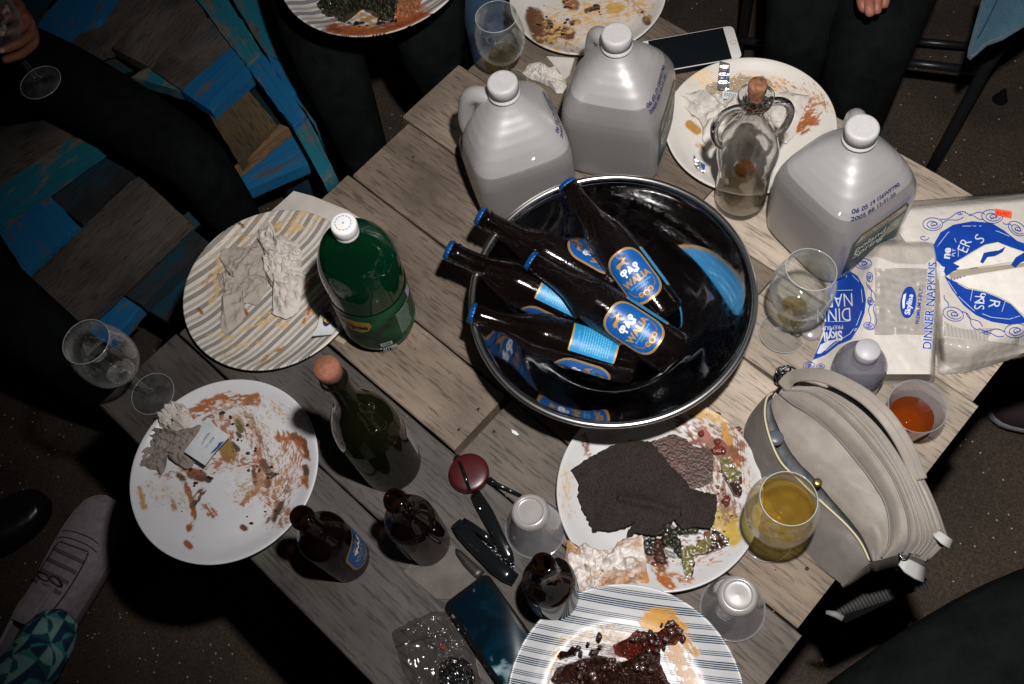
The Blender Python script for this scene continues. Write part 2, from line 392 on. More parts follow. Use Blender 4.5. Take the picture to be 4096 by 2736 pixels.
    L(last, p.inputs['Base Color'])
    bn = N(nt, 'ShaderNodeBump'); bn.inputs['Strength'].default_value = bumps; bn.inputs['Distance'].default_value = .0012; L(g1.outputs[0], bn.inputs['Height'])
    b2 = N(nt, 'ShaderNodeBump'); b2.inputs['Strength'].default_value = bumps; b2.inputs['Distance'].default_value = .0005; L(g3.outputs[0], b2.inputs['Height']); L(bn.outputs[0], b2.inputs['Normal']); L(b2.outputs[0], p.inputs['Normal'])
    return m
wood_grey = wood('weathered grey wood', (.135, .112, .092), (.080, .067, .056), (.024, .021, .019))
wood_dim = wood('dark weathered grey wood', (.088, .080, .072), (.052, .047, .042), (.018, .016, .015))
wood_mid = wood('weathered brown wood', (.225, .176, .132), (.125, .096, .072), (.05, .04, .032))
wood_pale = wood('bleached wood', (.45, .375, .30), (.29, .24, .19), (.10, .085, .07))

# ---- table (local frame: x along the boards, y across; origin at its left corner)
Lc = W(235, 920); AX = np.array([0.77455553, -0.63250591]); yaw = math.atan2(AX[1], AX[0])
table = thing('dining_table', 'weathered grey wooden plank table covered with plates and bottles', 'table', (Lc[0], Lc[1], 0))
table.rotation_euler = (0, 0, yaw)
LEN = .947
def plank(x0, x1, y0, y1, z1=0, th=.028, mat=wood_grey, parent=table, name='plank', seed=0, base=None):
    """a board with softly broken edges and a slightly wavy outline"""
    nx = max(8, int((x1-x0)/.02)); bvl = .0022
    xs = np.linspace(x0, x1, nx); V = []; rows = []
    def edge(x, s): return (vn(np.array([x*14.]), np.array([s*3.1]), seed)[0]-.5)*.0022+(vn(np.array([x*70.]), np.array([s*3.1]), seed+5)[0]-.5)*.0008
    for x in xs:
        e0 = edge(x, 1); e1 = edge(x, 2); a, b = y0+e0, y1+e1
        sec = [(a, z1-th), (a, z1-bvl), (a+bvl, z1-.0004), (a+(b-a)*.3, z1), (a+(b-a)*.7, z1), (b-bvl, z1-.0004), (b, z1-bvl), (b, z1-th)]
        rows.append(len(V)); V += [(x, y, z) for y, z in sec]
    F = []
    for i in range(nx-1):
        for k in range(8):
            k2 = (k+1) % 8; F.append((i*8+k, i*8+k2, (i+1)*8+k2, (i+1)*8+k))
    F.append(tuple(range(8))); F.append(tuple(reversed([(nx-1)*8+k for k in range(8)])))
    return mk(name, V, [tuple(reversed(f)) for f in F], mat, parent, autos=35)
YS = [-.008, .145, .282, .392, .512, .646, .784, .925, 1.066]
G = .0016
for i in range(8):
    y0, y1 = YS[i]+G, YS[i+1]-G; zt = (-.0002, 0, -.0006, 0, -.0010, -.0003, -.0008, 0)[i]
    x0 = (0, .004, -.003, .0, .006, -.012, .008, 0)[i]; x1 = LEN+(.004, 0, .006, -.003, .002, .005, -.004, 0)[i]
    pm_ = wood_mid if i >= 2 else wood_dim
    if i == 2:
        plank(x0, .456, y0, y1, zt, mat=pm_, seed=i); plank(.466, x1, y0, y1, zt-.0004, mat=wood_grey, seed=i+20)
    elif i == 4:
        plank(x0, .52, y0, y1, zt, mat=pm_, seed=i); plank(.5225, x1, y0, y1, zt, mat=wood_pale, seed=i+20)
    elif i == 5:
        plank(x0, .63, y0, y1, zt, mat=pm_, seed=i); plank(.632, x1, y0, y1, zt, mat=wood_pale, seed=i+20)
    elif i >= 6:
        xs_ = (.47, .40)[i-6]; plank(x0, xs_, y0, y1, zt, mat=pm_, seed=i); plank(xs_+.0022, x1, y0, y1, zt, mat=wood_pale, seed=i+20)
    elif i == 3:
        plank(x0, .60, y0, y1, zt, mat=wood_mid, seed=i); plank(.6022, x1, y0, y1, zt, mat=wood_mid, seed=i+20)
    else: plank(x0, x1, y0, y1, zt, mat=pm_, seed=i)
for (x_, y_, r_) in ((.884, .985, .0032), (.06, .60, .0022), (.055, .70, .0022), (.44, .35, .0022), (.44, .31, .0022), (.480, .34, .0022), (.91, .46, .0026), (.90, .21, .0024), (.05, .07, .0024), (.91, .07, .0024)):
    V, F = lathe([(0, .0004), (r_*.8, .0003), (r_, -.0004)], 12); mk('nail', [(x+x_, y+y_, z+.0004) for x, y, z in V], F, pm('rusty nail', (.02, .014, .011), .6, .4) if 'rusty nail' not in MATS else MATS['rusty nail'], table)
dkwood = wood('dark frame wood', (.09, .07, .055), (.06, .045, .035), (.02, .016, .013))
for (a, b, c, d) in ((.05, LEN-.05, .05, .075), (.05, LEN-.05, .985, 1.01), (.05, .075, .075, .985), (LEN-.075, LEN-.05, .075, .985), (.52, .58, .075, .985)):
    mk('apron', *box(a, b, c, d, -.11, -.0292), dkwood, table, smooth=False)
for (a, b) in ((.055, .055), (LEN-.115, .055), (.055, .945), (LEN-.115, .945)):
    mk('leg', *rbox(.06, .06, -FLOOR-.0295-.002, .003, 1, (a+.03, b+.03, (FLOOR-.0295)/2+.001)), dkwood, table)

# ---- bench of blue-painted salvaged boards, left
BZ = -.29
blue1 = wood('chipped bright blue paint', (.16, .13, .11), (.11, .09, .07), (.03, .03, .03), paint=(.003, .10, .32), paintamt=.72, pscale=30)
teal1 = wood('worn teal paint', (.2, .17, .14), (.15, .12, .1), (.03, .03, .03), paint=(.006, .12, .22), paintamt=.6, pscale=26)
greyb = wood('bare grey board', (.125, .107, .092), (.075, .064, .055), (.014, .014, .014), paint=(.008, .05, .09), paintamt=.30, pscale=16)
tanb = wood('bare tan block', (.13, .095, .045), (.08, .055, .026), (.025, .02, .012))
darkb = wood('dark blue grey board', (.035, .035, .038), (.025, .028, .033), (.01, .012, .012), paint=(.004, .03, .07), paintamt=.5, pscale=12)
bench = thing('salvaged_wood_bench', 'low bench pieced together from blue and bare grey salvaged boards', 'bench', W(300, 350, FLOOR))
def board(q, z=BZ, th=.03, mat=greyb, name='board', parent=bench, bev=.003):
    """board from its four visible corners (a near-left, b far, ...) at height z: a solid prism with softened edges, grain along its longer side"""
    P = [W(x, y, z)[:2] for x, y in q]
    c = sum(P)/4
    # local frame along the longer side
    e = (P[1]-P[0])+(P[2]-P[3]); f = (P[3]-P[0])+(P[2]-P[1])
    if np.linalg.norm(f) > np.linalg.norm(e): e = f
    ang = math.atan2(e[1], e[0]); ca, sa = math.cos(-ang), math.sin(-ang)
    bm = bmesh.new()
    vs = []
    Q = [np.array([(p-c)[0]*ca-(p-c)[1]*sa, (p-c)[0]*sa+(p-c)[1]*ca]) for p in P]
    if sum(Q[i][0]*Q[(i+1) % len(Q)][1]-Q[(i+1) % len(Q)][0]*Q[i][1] for i in range(len(Q))) < 0: Q = Q[::-1]
    # roughen the outline
    R_ = []
    for i in range(len(Q)):
        a, b = Q[i], Q[(i+1) % len(Q)]; d = b-a; n_ = np.array([d[1], -d[0]])/(np.linalg.norm(d)+1e-9)
        k = max(1, int(np.linalg.norm(d)/.018))
        for t in range(k):
            o_ = 0 if t == 0 else random.uniform(-.0013, .0013); R_.append(a+d*t/k+n_*o_)
    bot = [bm.verts.new((x, y, -th)) for x, y in R_]; tp = [bm.verts.new((x, y, 0)) for x, y in R_]
    bm.faces.new(tp); bm.faces.new(bot[::-1])
    n = len(R_)
    for i in range(n): bm.faces.new((bot[i], bot[(i+1) % n], tp[(i+1) % n], tp[i]))
    te = [e_ for e_ in bm.edges if all(abs(v.co.z) < 1e-6 for v in e_.verts)]
    bmesh.ops.bevel(bm, geom=te, offset=bev, segments=2, affect='EDGES', profile=.5)
    bmesh.ops.triangulate(bm, faces=[f_ for f_ in bm.faces if len(f_.verts) > 4])
    bm.verts.index_update()
    V = [tuple(v.co) for v in bm.verts]; F = [tuple(v.index for v in f_.verts) for f_ in bm.faces]; bm.free()
    o = mk(name, V, F, mat, parent, autos=40)
    pl = np.array(parent.location) if parent is not None else np.zeros(3)
    o.location = (c[0]-pl[0], c[1]-pl[1], z-pl[2]); o.rotation_euler = (0, 0, ang); return o
board([(20, 120), (130, 3), (180, -60), (-60, -60)], mat=darkb)
board([(60, 110), (228, 50), (300, -55), (150, -55)], mat=blue1)
board([(120, 145), (268, 104), (440, -55), (305, -55)], mat=greyb, z=BZ-.012)
board([(255, 108), (345, 155), (545, -70), (420, -70)], mat=greyb)
board([(345, 157), (420, 210), (560, 90), (505, 20)], mat=greyb, z=BZ+.003)
board([(415, 208), (485, 256), (575, 172), (548, 92)], mat=blue1, z=BZ+.008)
board([(300, 175), (415, 209), (548, 92), (505, 70)], mat=teal1, z=BZ-.006)
board([(478, 262), (556, 192), (632, 282), (545, 372)], mat=tanb, z=BZ-.02, name='block')
board([(520, 398), (545, 384), (660, 290), (640, 282)], mat=wood('pale tan batten', (.26, .16, .08), (.17, .10, .05), (.06, .035, .02)), z=BZ-.035, name='batten')
board([(505, 462), (548, 392), (668, 296), (715, 372)], mat=blue1, z=BZ-.07)
board([(500, 330), (548, 400), (470, 430), (420, 300)], mat=greyb, z=BZ-.06)
# long outer rail: cracked planks stacked
board([(430, -30), (478, -70), (600, 120), (566, 152)], mat=teal1, z=BZ+.02, name='rail')
board([(566, 152), (600, 118), (700, 262), (672, 292)], mat=blue1, z=BZ+.014, name='rail')
board([(672, 296), (706, 268), (768, 398), (742, 420)], mat=teal1, z=BZ-.0, name='rail')
board([(490, -70), (560, -70), (672, 160), (604, 116)], mat=teal1, z=BZ+.0, name='rail')
board([(606, 118), (672, 162), (692, 200), (668, 222)], mat=blue1, z=BZ+.004, name='rail')
board([(672, 226), (700, 206), (742, 340), (712, 268)], mat=teal1, z=BZ-.012, name='rail')
# lower left part, between the legs
board([(-80, 480), (-60, 300), (190, 262), (164, 316), ][:4], mat=greyb, z=BZ-.001)
board([(-80, 560), (-80, 482), (166, 312), (232, 336)], mat=teal1, z=BZ+.004)
board([(-10, 524), (99, 436), (182, 518), (60, 628)], mat=blue1, z=BZ-.03)
board([(104, 438), (242, 330), (312, 386), (190, 516)], mat=darkb, z=BZ-.045)
board([(60, 644), (316, 402), (432, 505), (176, 748)], mat=greyb, z=BZ-.02)
board([(262, 662), (432, 515), (480, 556), (326, 700)], mat=darkb, z=BZ-.07)
board([(168, 742), (256, 664), (322, 704), (250, 790)], mat=blue1, z=BZ-.075)
board([(326, 702), (480, 560), (520, 590), (380, 735)], mat=darkb, z=BZ-.10)
for (x, y) in ((90, 200), (500, 100), (330, 600), (650, 330)):
    c = W(x, y, BZ-.12)-np.array(bench.location)
    mk('leg', *rbox(.07, .07, c[2]-.002, .004, 1, (c[0], c[1], c[2]/2+.001)), darkb, bench)
for a, b in (((90, 200), (500, 100)), ((330, 600), (650, 330)), ((90, 200), (330, 600)), ((500, 100), (650, 330))):
    P = [W(*a, BZ-.1)-np.array(bench.location), W(*b, BZ-.1)-np.array(bench.location)]
    mk('rail', *tube(P, 1, seg=4, flat=(.02, .03, (0, 0, 1))), darkb, bench, smooth=False)
# rusty brown bits on the ground under the bench edge (flat mat)
# ================================================================== plates
def plate_mat(name, base, stripes=None, rough=.34):
    """glazed ceramic; colour attribute 'stain' = sauce (rgb) and its cover (alpha); stripes = (angle, period, lines, colour)"""
    m, nt, out = newmat(name); L = nt.links.new
    p = N(nt, 'ShaderNodeBsdfPrincipled'); L(p.outputs[0], out.inputs[0]); p.inputs['Coat Weight'].default_value = .08; p.inputs['Coat Roughness'].default_value = .15; p.inputs['Specular IOR Level'].default_value = .3
    tc = N(nt, 'ShaderNodeTexCoord')
    nz = N(nt, 'ShaderNodeTexNoise'); nz.inputs['Scale'].default_value = 30; nz.inputs['Detail'].default_value = 5; L(tc.outputs['Object'], nz.inputs['Vector'])
    mr = N(nt, 'ShaderNodeMapRange'); mr.inputs[3].default_value = .92; mr.inputs[4].default_value = 1.04; L(nz.outputs[0], mr.inputs[0])
    mb = N(nt, 'ShaderNodeMix', data_type='RGBA', blend_type='MULTIPLY'); mb.inputs[0].default_value = 1; mb.inputs[6].default_value = c4(base); L(mr.outputs[0], mb.inputs[7]); last = mb.outputs[2]
    if stripes:
        ang, period, bands, scol = stripes
        mp = N(nt, 'ShaderNodeMapping'); mp.inputs['Rotation'].default_value = (0, 0, -ang); L(tc.outputs['Object'], mp.inputs[0])
        # wobble
        wz = N(nt, 'ShaderNodeTexNoise'); wz.inputs['Scale'].default_value = 7; wz.inputs['Detail'].default_value = 2; L(tc.outputs['Object'], wz.inputs['Vector'])
        sx = N(nt, 'ShaderNodeSeparateXYZ'); L(mp.outputs[0], sx.inputs[0])
        wa = N(nt, 'ShaderNodeMath', operation='MULTIPLY_ADD'); wa.inputs[1].default_value = .003; L(wz.outputs[0], wa.inputs[0]); L(sx.outputs[1], wa.inputs[2])
        dv = N(nt, 'ShaderNodeMath', operation='DIVIDE'); dv.inputs[1].default_value = period; L(wa.outputs[0], dv.inputs[0])
        fr = N(nt, 'ShaderNodeMath', operation='FRACT'); L(dv.outputs[0], fr.inputs[0])
        cr = N(nt, 'ShaderNodeValToRGB'); cr.color_ramp.interpolation = 'CONSTANT'; E_ = cr.color_ramp.elements
        E_[0].position = 0; E_[0].color = (0, 0, 0, 1); E_[1].position = .999; E_[1].color = (0, 0, 0, 1)
        for a, b in bands:
            e = E_.new(a); e.color = (1, 1, 1, 1); e = E_.new(b); e.color = (0, 0, 0, 1)
        L(fr.outputs[0], cr.inputs[0])
        ms = N(nt, 'ShaderNodeMix', data_type='RGBA'); L(cr.outputs[0], ms.inputs[0]); L(last, ms.inputs[6]); ms.inputs[7].default_value = c4(scol); last = ms.outputs[2]
    at = N(nt, 'ShaderNodeVertexColor'); at.layer_name = 'stain'
    mx = N(nt, 'ShaderNodeMix', data_type='RGBA'); L(at.outputs[1], mx.inputs[0]); L(last, mx.inputs[6]); L(at.outputs[0], mx.inputs[7]); L(mx.outputs[2], p.inputs['Base Color'])
    rr = N(nt, 'ShaderNodeMapRange'); rr.inputs[3].default_value = rough; rr.inputs[4].default_value = .45; L(at.outputs[1], rr.inputs[0]); L(rr.outputs[0], p.inputs['Roughness'])
    bn = N(nt, 'ShaderNodeBump'); bn.inputs['Strength'].default_value = .25; bn.inputs['Distance'].default_value = .001; L(at.outputs[1], bn.inputs['Height']); L(bn.outputs[0], p.inputs['Normal'])
    return m
ORG = (.27, .072, .006); BRN = (.09, .028, .008); RED = (.115, .028, .004); YEL = (.36, .18, .025); TAN = (.40, .24, .10); DRK = (.045, .022, .012); GRN = (.07, .07, .015)
def seg_dist(P, a, b):
    a = np.array(a, float); b = np.array(b, float); ab = b-a; t = np.clip(((P-a) @ ab)/(ab @ ab+1e-9), 0, 1)
    return np.linalg.norm(P-(a+t[:, None]*ab), axis=1)
def stain_colors(world, strokes, rad_local=None):
    Q = PXs(world); n = len(Q); C = np.zeros((n, 4)); C[:, :3] = ORG
    for si, (pts, w, colr, dens, sc) in enumerate(strokes):
        d = np.full(n, 1e9)
        if len(pts) == 1: pts = [pts[0], (pts[0][0]+.1, pts[0][1])]
        for a, b in zip(pts[:-1], pts[1:]): d = np.minimum(d, seg_dist(Q, a, b))
        near = d < w*1.5
        if not near.any(): continue
        q = Q[near]; dd = d[near]/w
        # stretched noise along the stroke for wiped smears
        v = np.array(pts[-1], float)-np.array(pts[0], float); ln = np.linalg.norm(v)
        if ln > 2: v /= ln
        else: v = np.array([1., 0])
        u_ = q @ v; w_ = q @ np.array([-v[1], v[0]])
        nz = fbm(u_/sc/3.0+7*si, w_/sc*1.1+3*si, 11+si, 5)*.75+fbm(q[:, 0]/sc/1.5, q[:, 1]/sc/1.5, 71+si, 4)*.25
        edge = np.clip(1.25-dd, 0, 1)
        a = np.clip((nz-.5-(.41-dens)*.74-.22*np.clip(1-edge, 0, 1))*9, 0, 1)*np.clip(edge*3, 0, 1)*(.95 if dens > .6 else .86)
        film = np.clip(edge*1.6, 0, 1)*np.clip((fbm(q[:, 0]/14+si, q[:, 1]/14, 31+si, 3)-.35)*3, 0, 1)*.26*min(1, dens*1.3)
        a = np.maximum(a, film)
        tone = (.75+.5*fbm(q[:, 0]/4, q[:, 1]/4, 60+si, 3))[:, None]
        old = C[near]; al = old[:, 3]
        ce = np.where((a <= film+1e-6)[:, None], np.array([(.46, .27, .12)]), np.array([colr]))*tone
        newc = old[:, :3]*(1-a[:, None])+ce*a[:, None]
        newc = np.where((al[:, None] < .02) & (a[:, None] > 0), ce, newc)
        C[near] = np.c_[newc, np.maximum(al, a)]
    # faint oily film around strokes
    return C
def plate(label, centre, r, mat, strokes=(), z=0.0, nr=84, na=300, profile='coupe', group=None, depth=.021, cat='plate', rimline=False):
    cx, cy = centre[0], centre[1]
    if profile == 'coupe':
        pr = [(0, .004), (.45, .0042), (.72, .0055), (.84, .010), (.93, .0165), (.975, .0200), (1, .0212)]
    else: pr = [(0, .004), (.58, .004), (.66, .006), (.74, .0105), (.9, .0155), (1, .0185)]
    prx = [q[0] for q in pr]; prz = [q[1]*depth/.021 for q in pr]
    t = np.linspace(0, 1, nr)**.85; A = np.linspace(0, 2*math.pi, na, endpoint=False)
    zz = np.interp(t, prx, prz)
    # smooth the interpolation a little
    zz = np.convolve(np.pad(zz, 3, 'edge'), np.ones(7)/7, 'valid')
    ring = []
    V = [(cx, cy, z+zz[0])]
    RR, AA = np.meshgrid(t[1:]*r, A, indexing='ij'); ZZ = np.repeat(zz[1:, None], na, 1)+z
    top_ = np.stack([cx+RR*np.cos(AA), cy+RR*np.sin(AA), ZZ], -1).reshape(-1, 3)
    under = []
    for rr, dz in ((1.008, -.0012), (1.006, -.0032), (.985, -.0045), (.93, -.0075), (.80, -.0125*depth/.021-.002), (.60, -.0172*depth/.021), (.55, -.0205*depth/.021), (.0, -.0172*depth/.021)):
        rad = rr*r
        zq = max(z+zz[-1]+dz, z+.0006)
        under.append(np.stack([cx+rad*np.cos(A), cy+rad*np.sin(A), np.full(na, zq)], -1))
    allv = np.vstack([[V[0]], top_]+under)
    F = [(0, 1+i, 1+(i+1) % na) for i in range(na)]
    nrows = (nr-1)+len(under)
    for j in range(nrows-1):
        b0 = 1+j*na; b1 = b0+na
        F += [(b0+i, b1+i, b1+(i+1) % na, b0+(i+1) % na) for i in range(na)]
    C = np.zeros((len(allv), 4)); k = 1+(nr-1)*na
    if strokes: C[:k] = stain_colors(allv[:k], strokes)
    if rimline: C[k+na:k+2*na] = (.015, .03, .06, 1)
    o = mk('plate', allv, F, mat, colors=C)
    top(o, label, cat, group, (cx, cy, z)); return o
WHITE = (.58, .59, .61); CREAM = (.62, .58, .52); NAVY = (.008, .014, .035)
white_gl = plate_mat('white glazed ceramic', WHITE)
white_gl3 = plate_mat('dull white ceramic', (.42, .42, .42))
white_gl2 = plate_mat('warm white glazed ceramic', (.58, .55, .51))
heavy = [(.02+.080*k, .02+.080*k+.050) for k in range(4)]; light = [(.54+.075*k, .54+.075*k+.028) for k in range(3)]
def stripe_ang(p, q, z=.02):
    a, b = W(*p, z), W(*q, z); return math.atan2((b-a)[1], (b-a)[0])
strB = plate_mat('striped ceramic thin lines', CREAM, (stripe_ang((470, 800), (690, 590)), .0216, heavy+light, NAVY))
heavy2 = [(.02+.085*k, .02+.085*k+.050) for k in range(4)]; light2 = [(.55+.075*k, .55+.075*k+.034) for k in range(3)]
strG = plate_mat('striped ceramic grey blue', (.42, .43, .44), (stripe_ang((1300, 1422), (1550, 1460)), .0285, heavy2+light2, (.015, .035, .065)))
strF = plate_mat('striped ceramic platter', (.66, .62, .57), (stripe_ang((760, 60), (960, -45)), .031, heavy+light, NAVY))

# A: lower left, wiped orange sauce
sA = []
sA += [([(440, 950), (480, 925), (530, 912), (585, 915)], 15, ORG, .62, 5), ([(470, 960), (540, 925), (575, 922)], 9, BRN, .5, 4)]
sA += [([(500, 945), (520, 1000), (535, 1040)], 26, ORG, .52, 3.2), ([(560, 960), (590, 1010), (610, 1060)], 30, ORG, .50, 3.0), ([(575, 960), (600, 1010)], 6, BRN, .6, 4)]
sA += [([(590, 1030), (600, 1100), (560, 1150)], 12, ORG, .6, 5), ([(640, 1000), (680, 1005), (700, 1050), (695, 1110)], 14, ORG, .62, 6), ([(672, 998), (698, 1012), (704, 1045)], 7, RED, .75, 6)]
sA += [([(655, 1020), (670, 1060), (640, 1110)], 28, ORG, .50, 3), ([(610, 1120), (640, 1170), (655, 1190)], 26, ORG, .56, 3), ([(665, 1100), (650, 1150), (620, 1195)], 20, RED, .50, 3)]
sA += [([(602, 1060), (620, 1090), (612, 1110)], 9, BRN, .9, 4), ([(615, 1080), (625, 1088)], 7, DRK, 1, 3), ([(645, 1155), (628, 1190)], 6, DRK, .95, 3), ([(580, 1070), (585, 1110)], 5, BRN, .9, 3)]
sA += [([(425, 1110), (440, 1150), (445, 1190), (432, 1212)], 7, ORG, .72, 6), ([(445, 1150), (465, 1125)], 9, BRN, .62, 3), ([(440, 1160), (448, 1150)], 6, DRK, .9, 3), ([(470, 1160), (490, 1180)], 10, ORG, .55, 3)]
sA += [([(440, 1085), (462, 1092)], 12, BRN, .95, 3), ([(474, 1098), (478, 1100)], 7, DRK, 1, 3), ([(410, 1090), (420, 1098)], 7, BRN, .8, 3), ([(545, 965), (552, 985)], 8, GRN, .95, 3), ([(545, 992), (550, 1000)], 5, DRK, 1, 3), ([(532, 1018), (545, 1030)], 6, DRK, 1, 3)]
sA += [([(510, 1010), (525, 1045)], 16, (.22, .13, .02), .95, 4), ([(556, 1208), (562, 1212)], 6, BRN, .95, 3), ([(428, 1245), (436, 1252)], 7, ORG, .8, 3), ([(320, 1120), (330, 1160)], 9, YEL, .6, 3), ([(395, 1150), (400, 1165)], 7, ORG, .6, 3), ([(480, 1178), (486, 1185)], 7, ORG, .65, 3)]
sA += [([(700, 1070), (703, 1085)], 6, DRK, .9, 3), ([(520, 930), (600, 990)], 40, TAN, .42, 3), ([(560, 1120), (660, 1080)], 50, TAN, .40, 2.6), ([(600, 930), (690, 960)], 30, TAN, .36, 3), ([(340, 1120), (420, 1150)], 34, TAN, .36, 3), ([(625, 935), (650, 950)], 10, YEL, .5, 3)]
sA += [([(365, 1085), (500, 1070)], 18, ORG, .46, 3), ([(490, 1060), (580, 1060)], 25, ORG, .46, 3)]
P_A = np.array([-.574, .4217]); P_B = np.array([-.5516, .7077]); P_C = np.array([.0232, .4026]); P_D = np.array([.1662, .9886])
plateA = plate('white plate with wiped orange sauce beside the empty stemmed glass', P_A, .1335, white_gl, sA, rimline=True)
sB = [([(500, 640), (560, 560), (620, 520)], 60, YEL, .38, 4), ([(540, 600), (700, 500)], 50, (.6, .42, .2), .40, 9), ([(520, 780), (740, 700)], 45, (.6, .42, .2), .40, 9), ([(710, 650), (735, 620)], 14, ORG, .5, 5), ([(655, 560), (640, 590)], 10, ORG, .7, 4),
      ([(545, 510), (560, 520)], 4, BRN, .7, 2), ([(560, 712), (566, 720)], 5, ORG, .8, 3), ([(695, 745), (712, 700)], 6, ORG, .6, 4), ([(455, 710), (462, 716)], 5, ORG, .8, 3), ([(490, 690), (500, 600)], 26, (.6, .42, .2), .42, 7), ([(600, 830), (650, 800)], 16, YEL, .4, 5)]
plateB = plate('cream plate with thin navy stripes holding two crumpled tissues', P_B, .1365, strB, sB)
sC = [([(1560, 960), (1640, 960), (1690, 1010)], 38, RED, .52, 4), ([(1600, 1000), (1680, 1050)], 30, RED, .62, 4), ([(1640, 1040), (1660, 1130), (1680, 1170)], 26, RED, .56, 4), ([(1600, 945), (1650, 955)], 20, (.5, .3, .06), .6, 4), ([(1660, 980), (1670, 1010)], 12, YEL, .7, 4),
      ([(1650, 1020), (1660, 1040)], 14, RED, .9, 4), ([(1612, 990), (1620, 1000)], 10, (.2, .03, .015), .95, 4), ([(1660, 1180), (1680, 1230)], 20, (.35, .24, .03), .85, 5), ([(1640, 1200), (1680, 1190)], 14, (.3, .2, .03), .8, 5), ([(1620, 1110), (1670, 1180)], 24, BRN, .55, 4),
      ([(1505, 1290), (1520, 1330), (1540, 1340)], 12, ORG, .65, 4), ([(1540, 1320), (1580, 1330)], 13, ORG, .5, 4), ([(1640, 1270), (1600, 1280)], 30, ORG, .42, 3), ([(1690, 1060), (1720, 1120)], 24, ORG, .42, 3), ([(1300, 1080), (1300, 1180)], 22, TAN, .40, 3), ([(1340, 1000), (1345, 1040)], 9, BRN, .6, 3),
      ([(1540, 1200), (1620, 1230)], 36, DRK, .58, 5), ([(1490, 1260), (1510, 1290)], 22, BRN, .72, 6), ([(1480, 1240), (1560, 1270)], 26, (.03, .035, .015), .6, 5)]
plateC = plate('white plate with torn dark flatbread and stew in front of the steel basin', P_C, .1325, white_gl3, sC)
sD = [([(1590, 180), (1720, 190), (1790, 200)], 24, (.7, .48, .24), .5, 5), ([(1770, 190), (1830, 210)], 20, ORG, .42, 3), ([(1820, 250), (1870, 240)], 26, ORG, .52, 3), ([(1830, 290), (1860, 275)], 20, ORG, .62, 4), ([(1815, 300), (1835, 290)], 10, ORG, .8, 3), ([(1850, 200), (1900, 250)], 22, YEL, .4, 3), ([(1580, 285), (1598, 300)], 9, YEL, .9, 4), ([(1588, 258), (1590, 264)], 5, YEL, .95, 3), ([(1600, 330), (1612, 342)], 6, YEL, .6, 3)]
plateD = plate('white plate with translucent wrapper and tissue behind the handled decanter', P_D, .1285, white_gl2, sD)
cE = W(1346, -15, .02)
sE = [([(1225, 40), (1240, 80)], 20, BRN, .9, 8), ([(1255, 60), (1262, 85)], 16, BRN, .92, 8), ([(1285, 72), (1305, 78)], 14, BRN, .95, 6), ([(1215, 25), (1230, 30)], 9, BRN, .9, 5), ([(1302, 4), (1315, 12)], 13, (.2, .07, .03), .95, 6), ([(1310, 52), (1325, 50)], 6, BRN, .9, 4), ([(1480, 45), (1484, 50)], 8, DRK, 1, 4),
      ([(1270, 40), (1460, 10)], 42, (.6, .36, .12), .48, 4), ([(1250, 100), (1380, 60)], 40, (.6, .38, .14), .46, 4), ([(1400, 20), (1420, 18)], 12, (.5, .3, .06), .8, 4), ([(1345, 25), (1370, 16)], 6, BRN, .85, 3), ([(1300, 110), (1330, 125)], 20, ORG, .42, 3), ([(1440, 0), (1480, 40)], 16, YEL, .5, 3), ([(1430, -60), (1250, -80)], 60, ORG, .5, 5)]
plateE = plate('white plate with brown stew stains at the top edge of the table', cE, .131, white_gl2, sE)
cG = W(1432, 1611, .043)
sG = [([(1385, 1440), (1400, 1460)], 14, (.4, .22, .05), .45, 5), ([(1500, 1418), (1530, 1420), (1550, 1440)], 24, (.42, .20, .02), .82, 6), ([(1480, 1425), (1510, 1440)], 14, (.42, .22, .03), .75, 5), ([(1560, 1450), (1590, 1490)], 16, (.4, .2, .03), .62, 5), ([(1550, 1500), (1580, 1560)], 26, (.3, .14, .02), .62, 6), ([(1290, 1470), (1320, 1460)], 14, (.4, .24, .06), .5, 4), ([(1280, 1500), (1265, 1560)], 16, (.4, .22, .04), .5, 4),
      ([(1380, 1480), (1440, 1500), (1500, 1480)], 26, BRN, .55, 5), ([(1300, 1540), (1400, 1530)], 30, BRN, .6, 5), ([(1350, 1460), (1440, 1460)], 30, (.45, .35, .25), .45, 4)]
plateG = plate('plate with grey blue stripes and glossy dark sauce at the bottom edge', cG, .140, strG, sG, z=0.0155)
cF = W(862, -76, .06)
sF = [([(770, 75), (850, 85), (950, 60)], 22, (.32, .05, .01), .8, 6), ([(790, 70), (940, 70)], 12, (.5, .14, .02), .6, 5), ([(930, 30), (960, 45)], 30, (.4, .09, .02), .82, 6), ([(960, 50), (1010, 45)], 12, ORG, .5, 5), ([(980, 60), (1040, 20)], 9, YEL, .4, 4), ([(800, 30), (850, 45)], 20, YEL, .6, 6), ([(760, 60), (800, 80)], 16, ORG, .5, 5)]
plateF = plate('large striped platter of greens and red stew held on the lap at the top', cF, .166, strF, sF, z=.045, depth=.03)

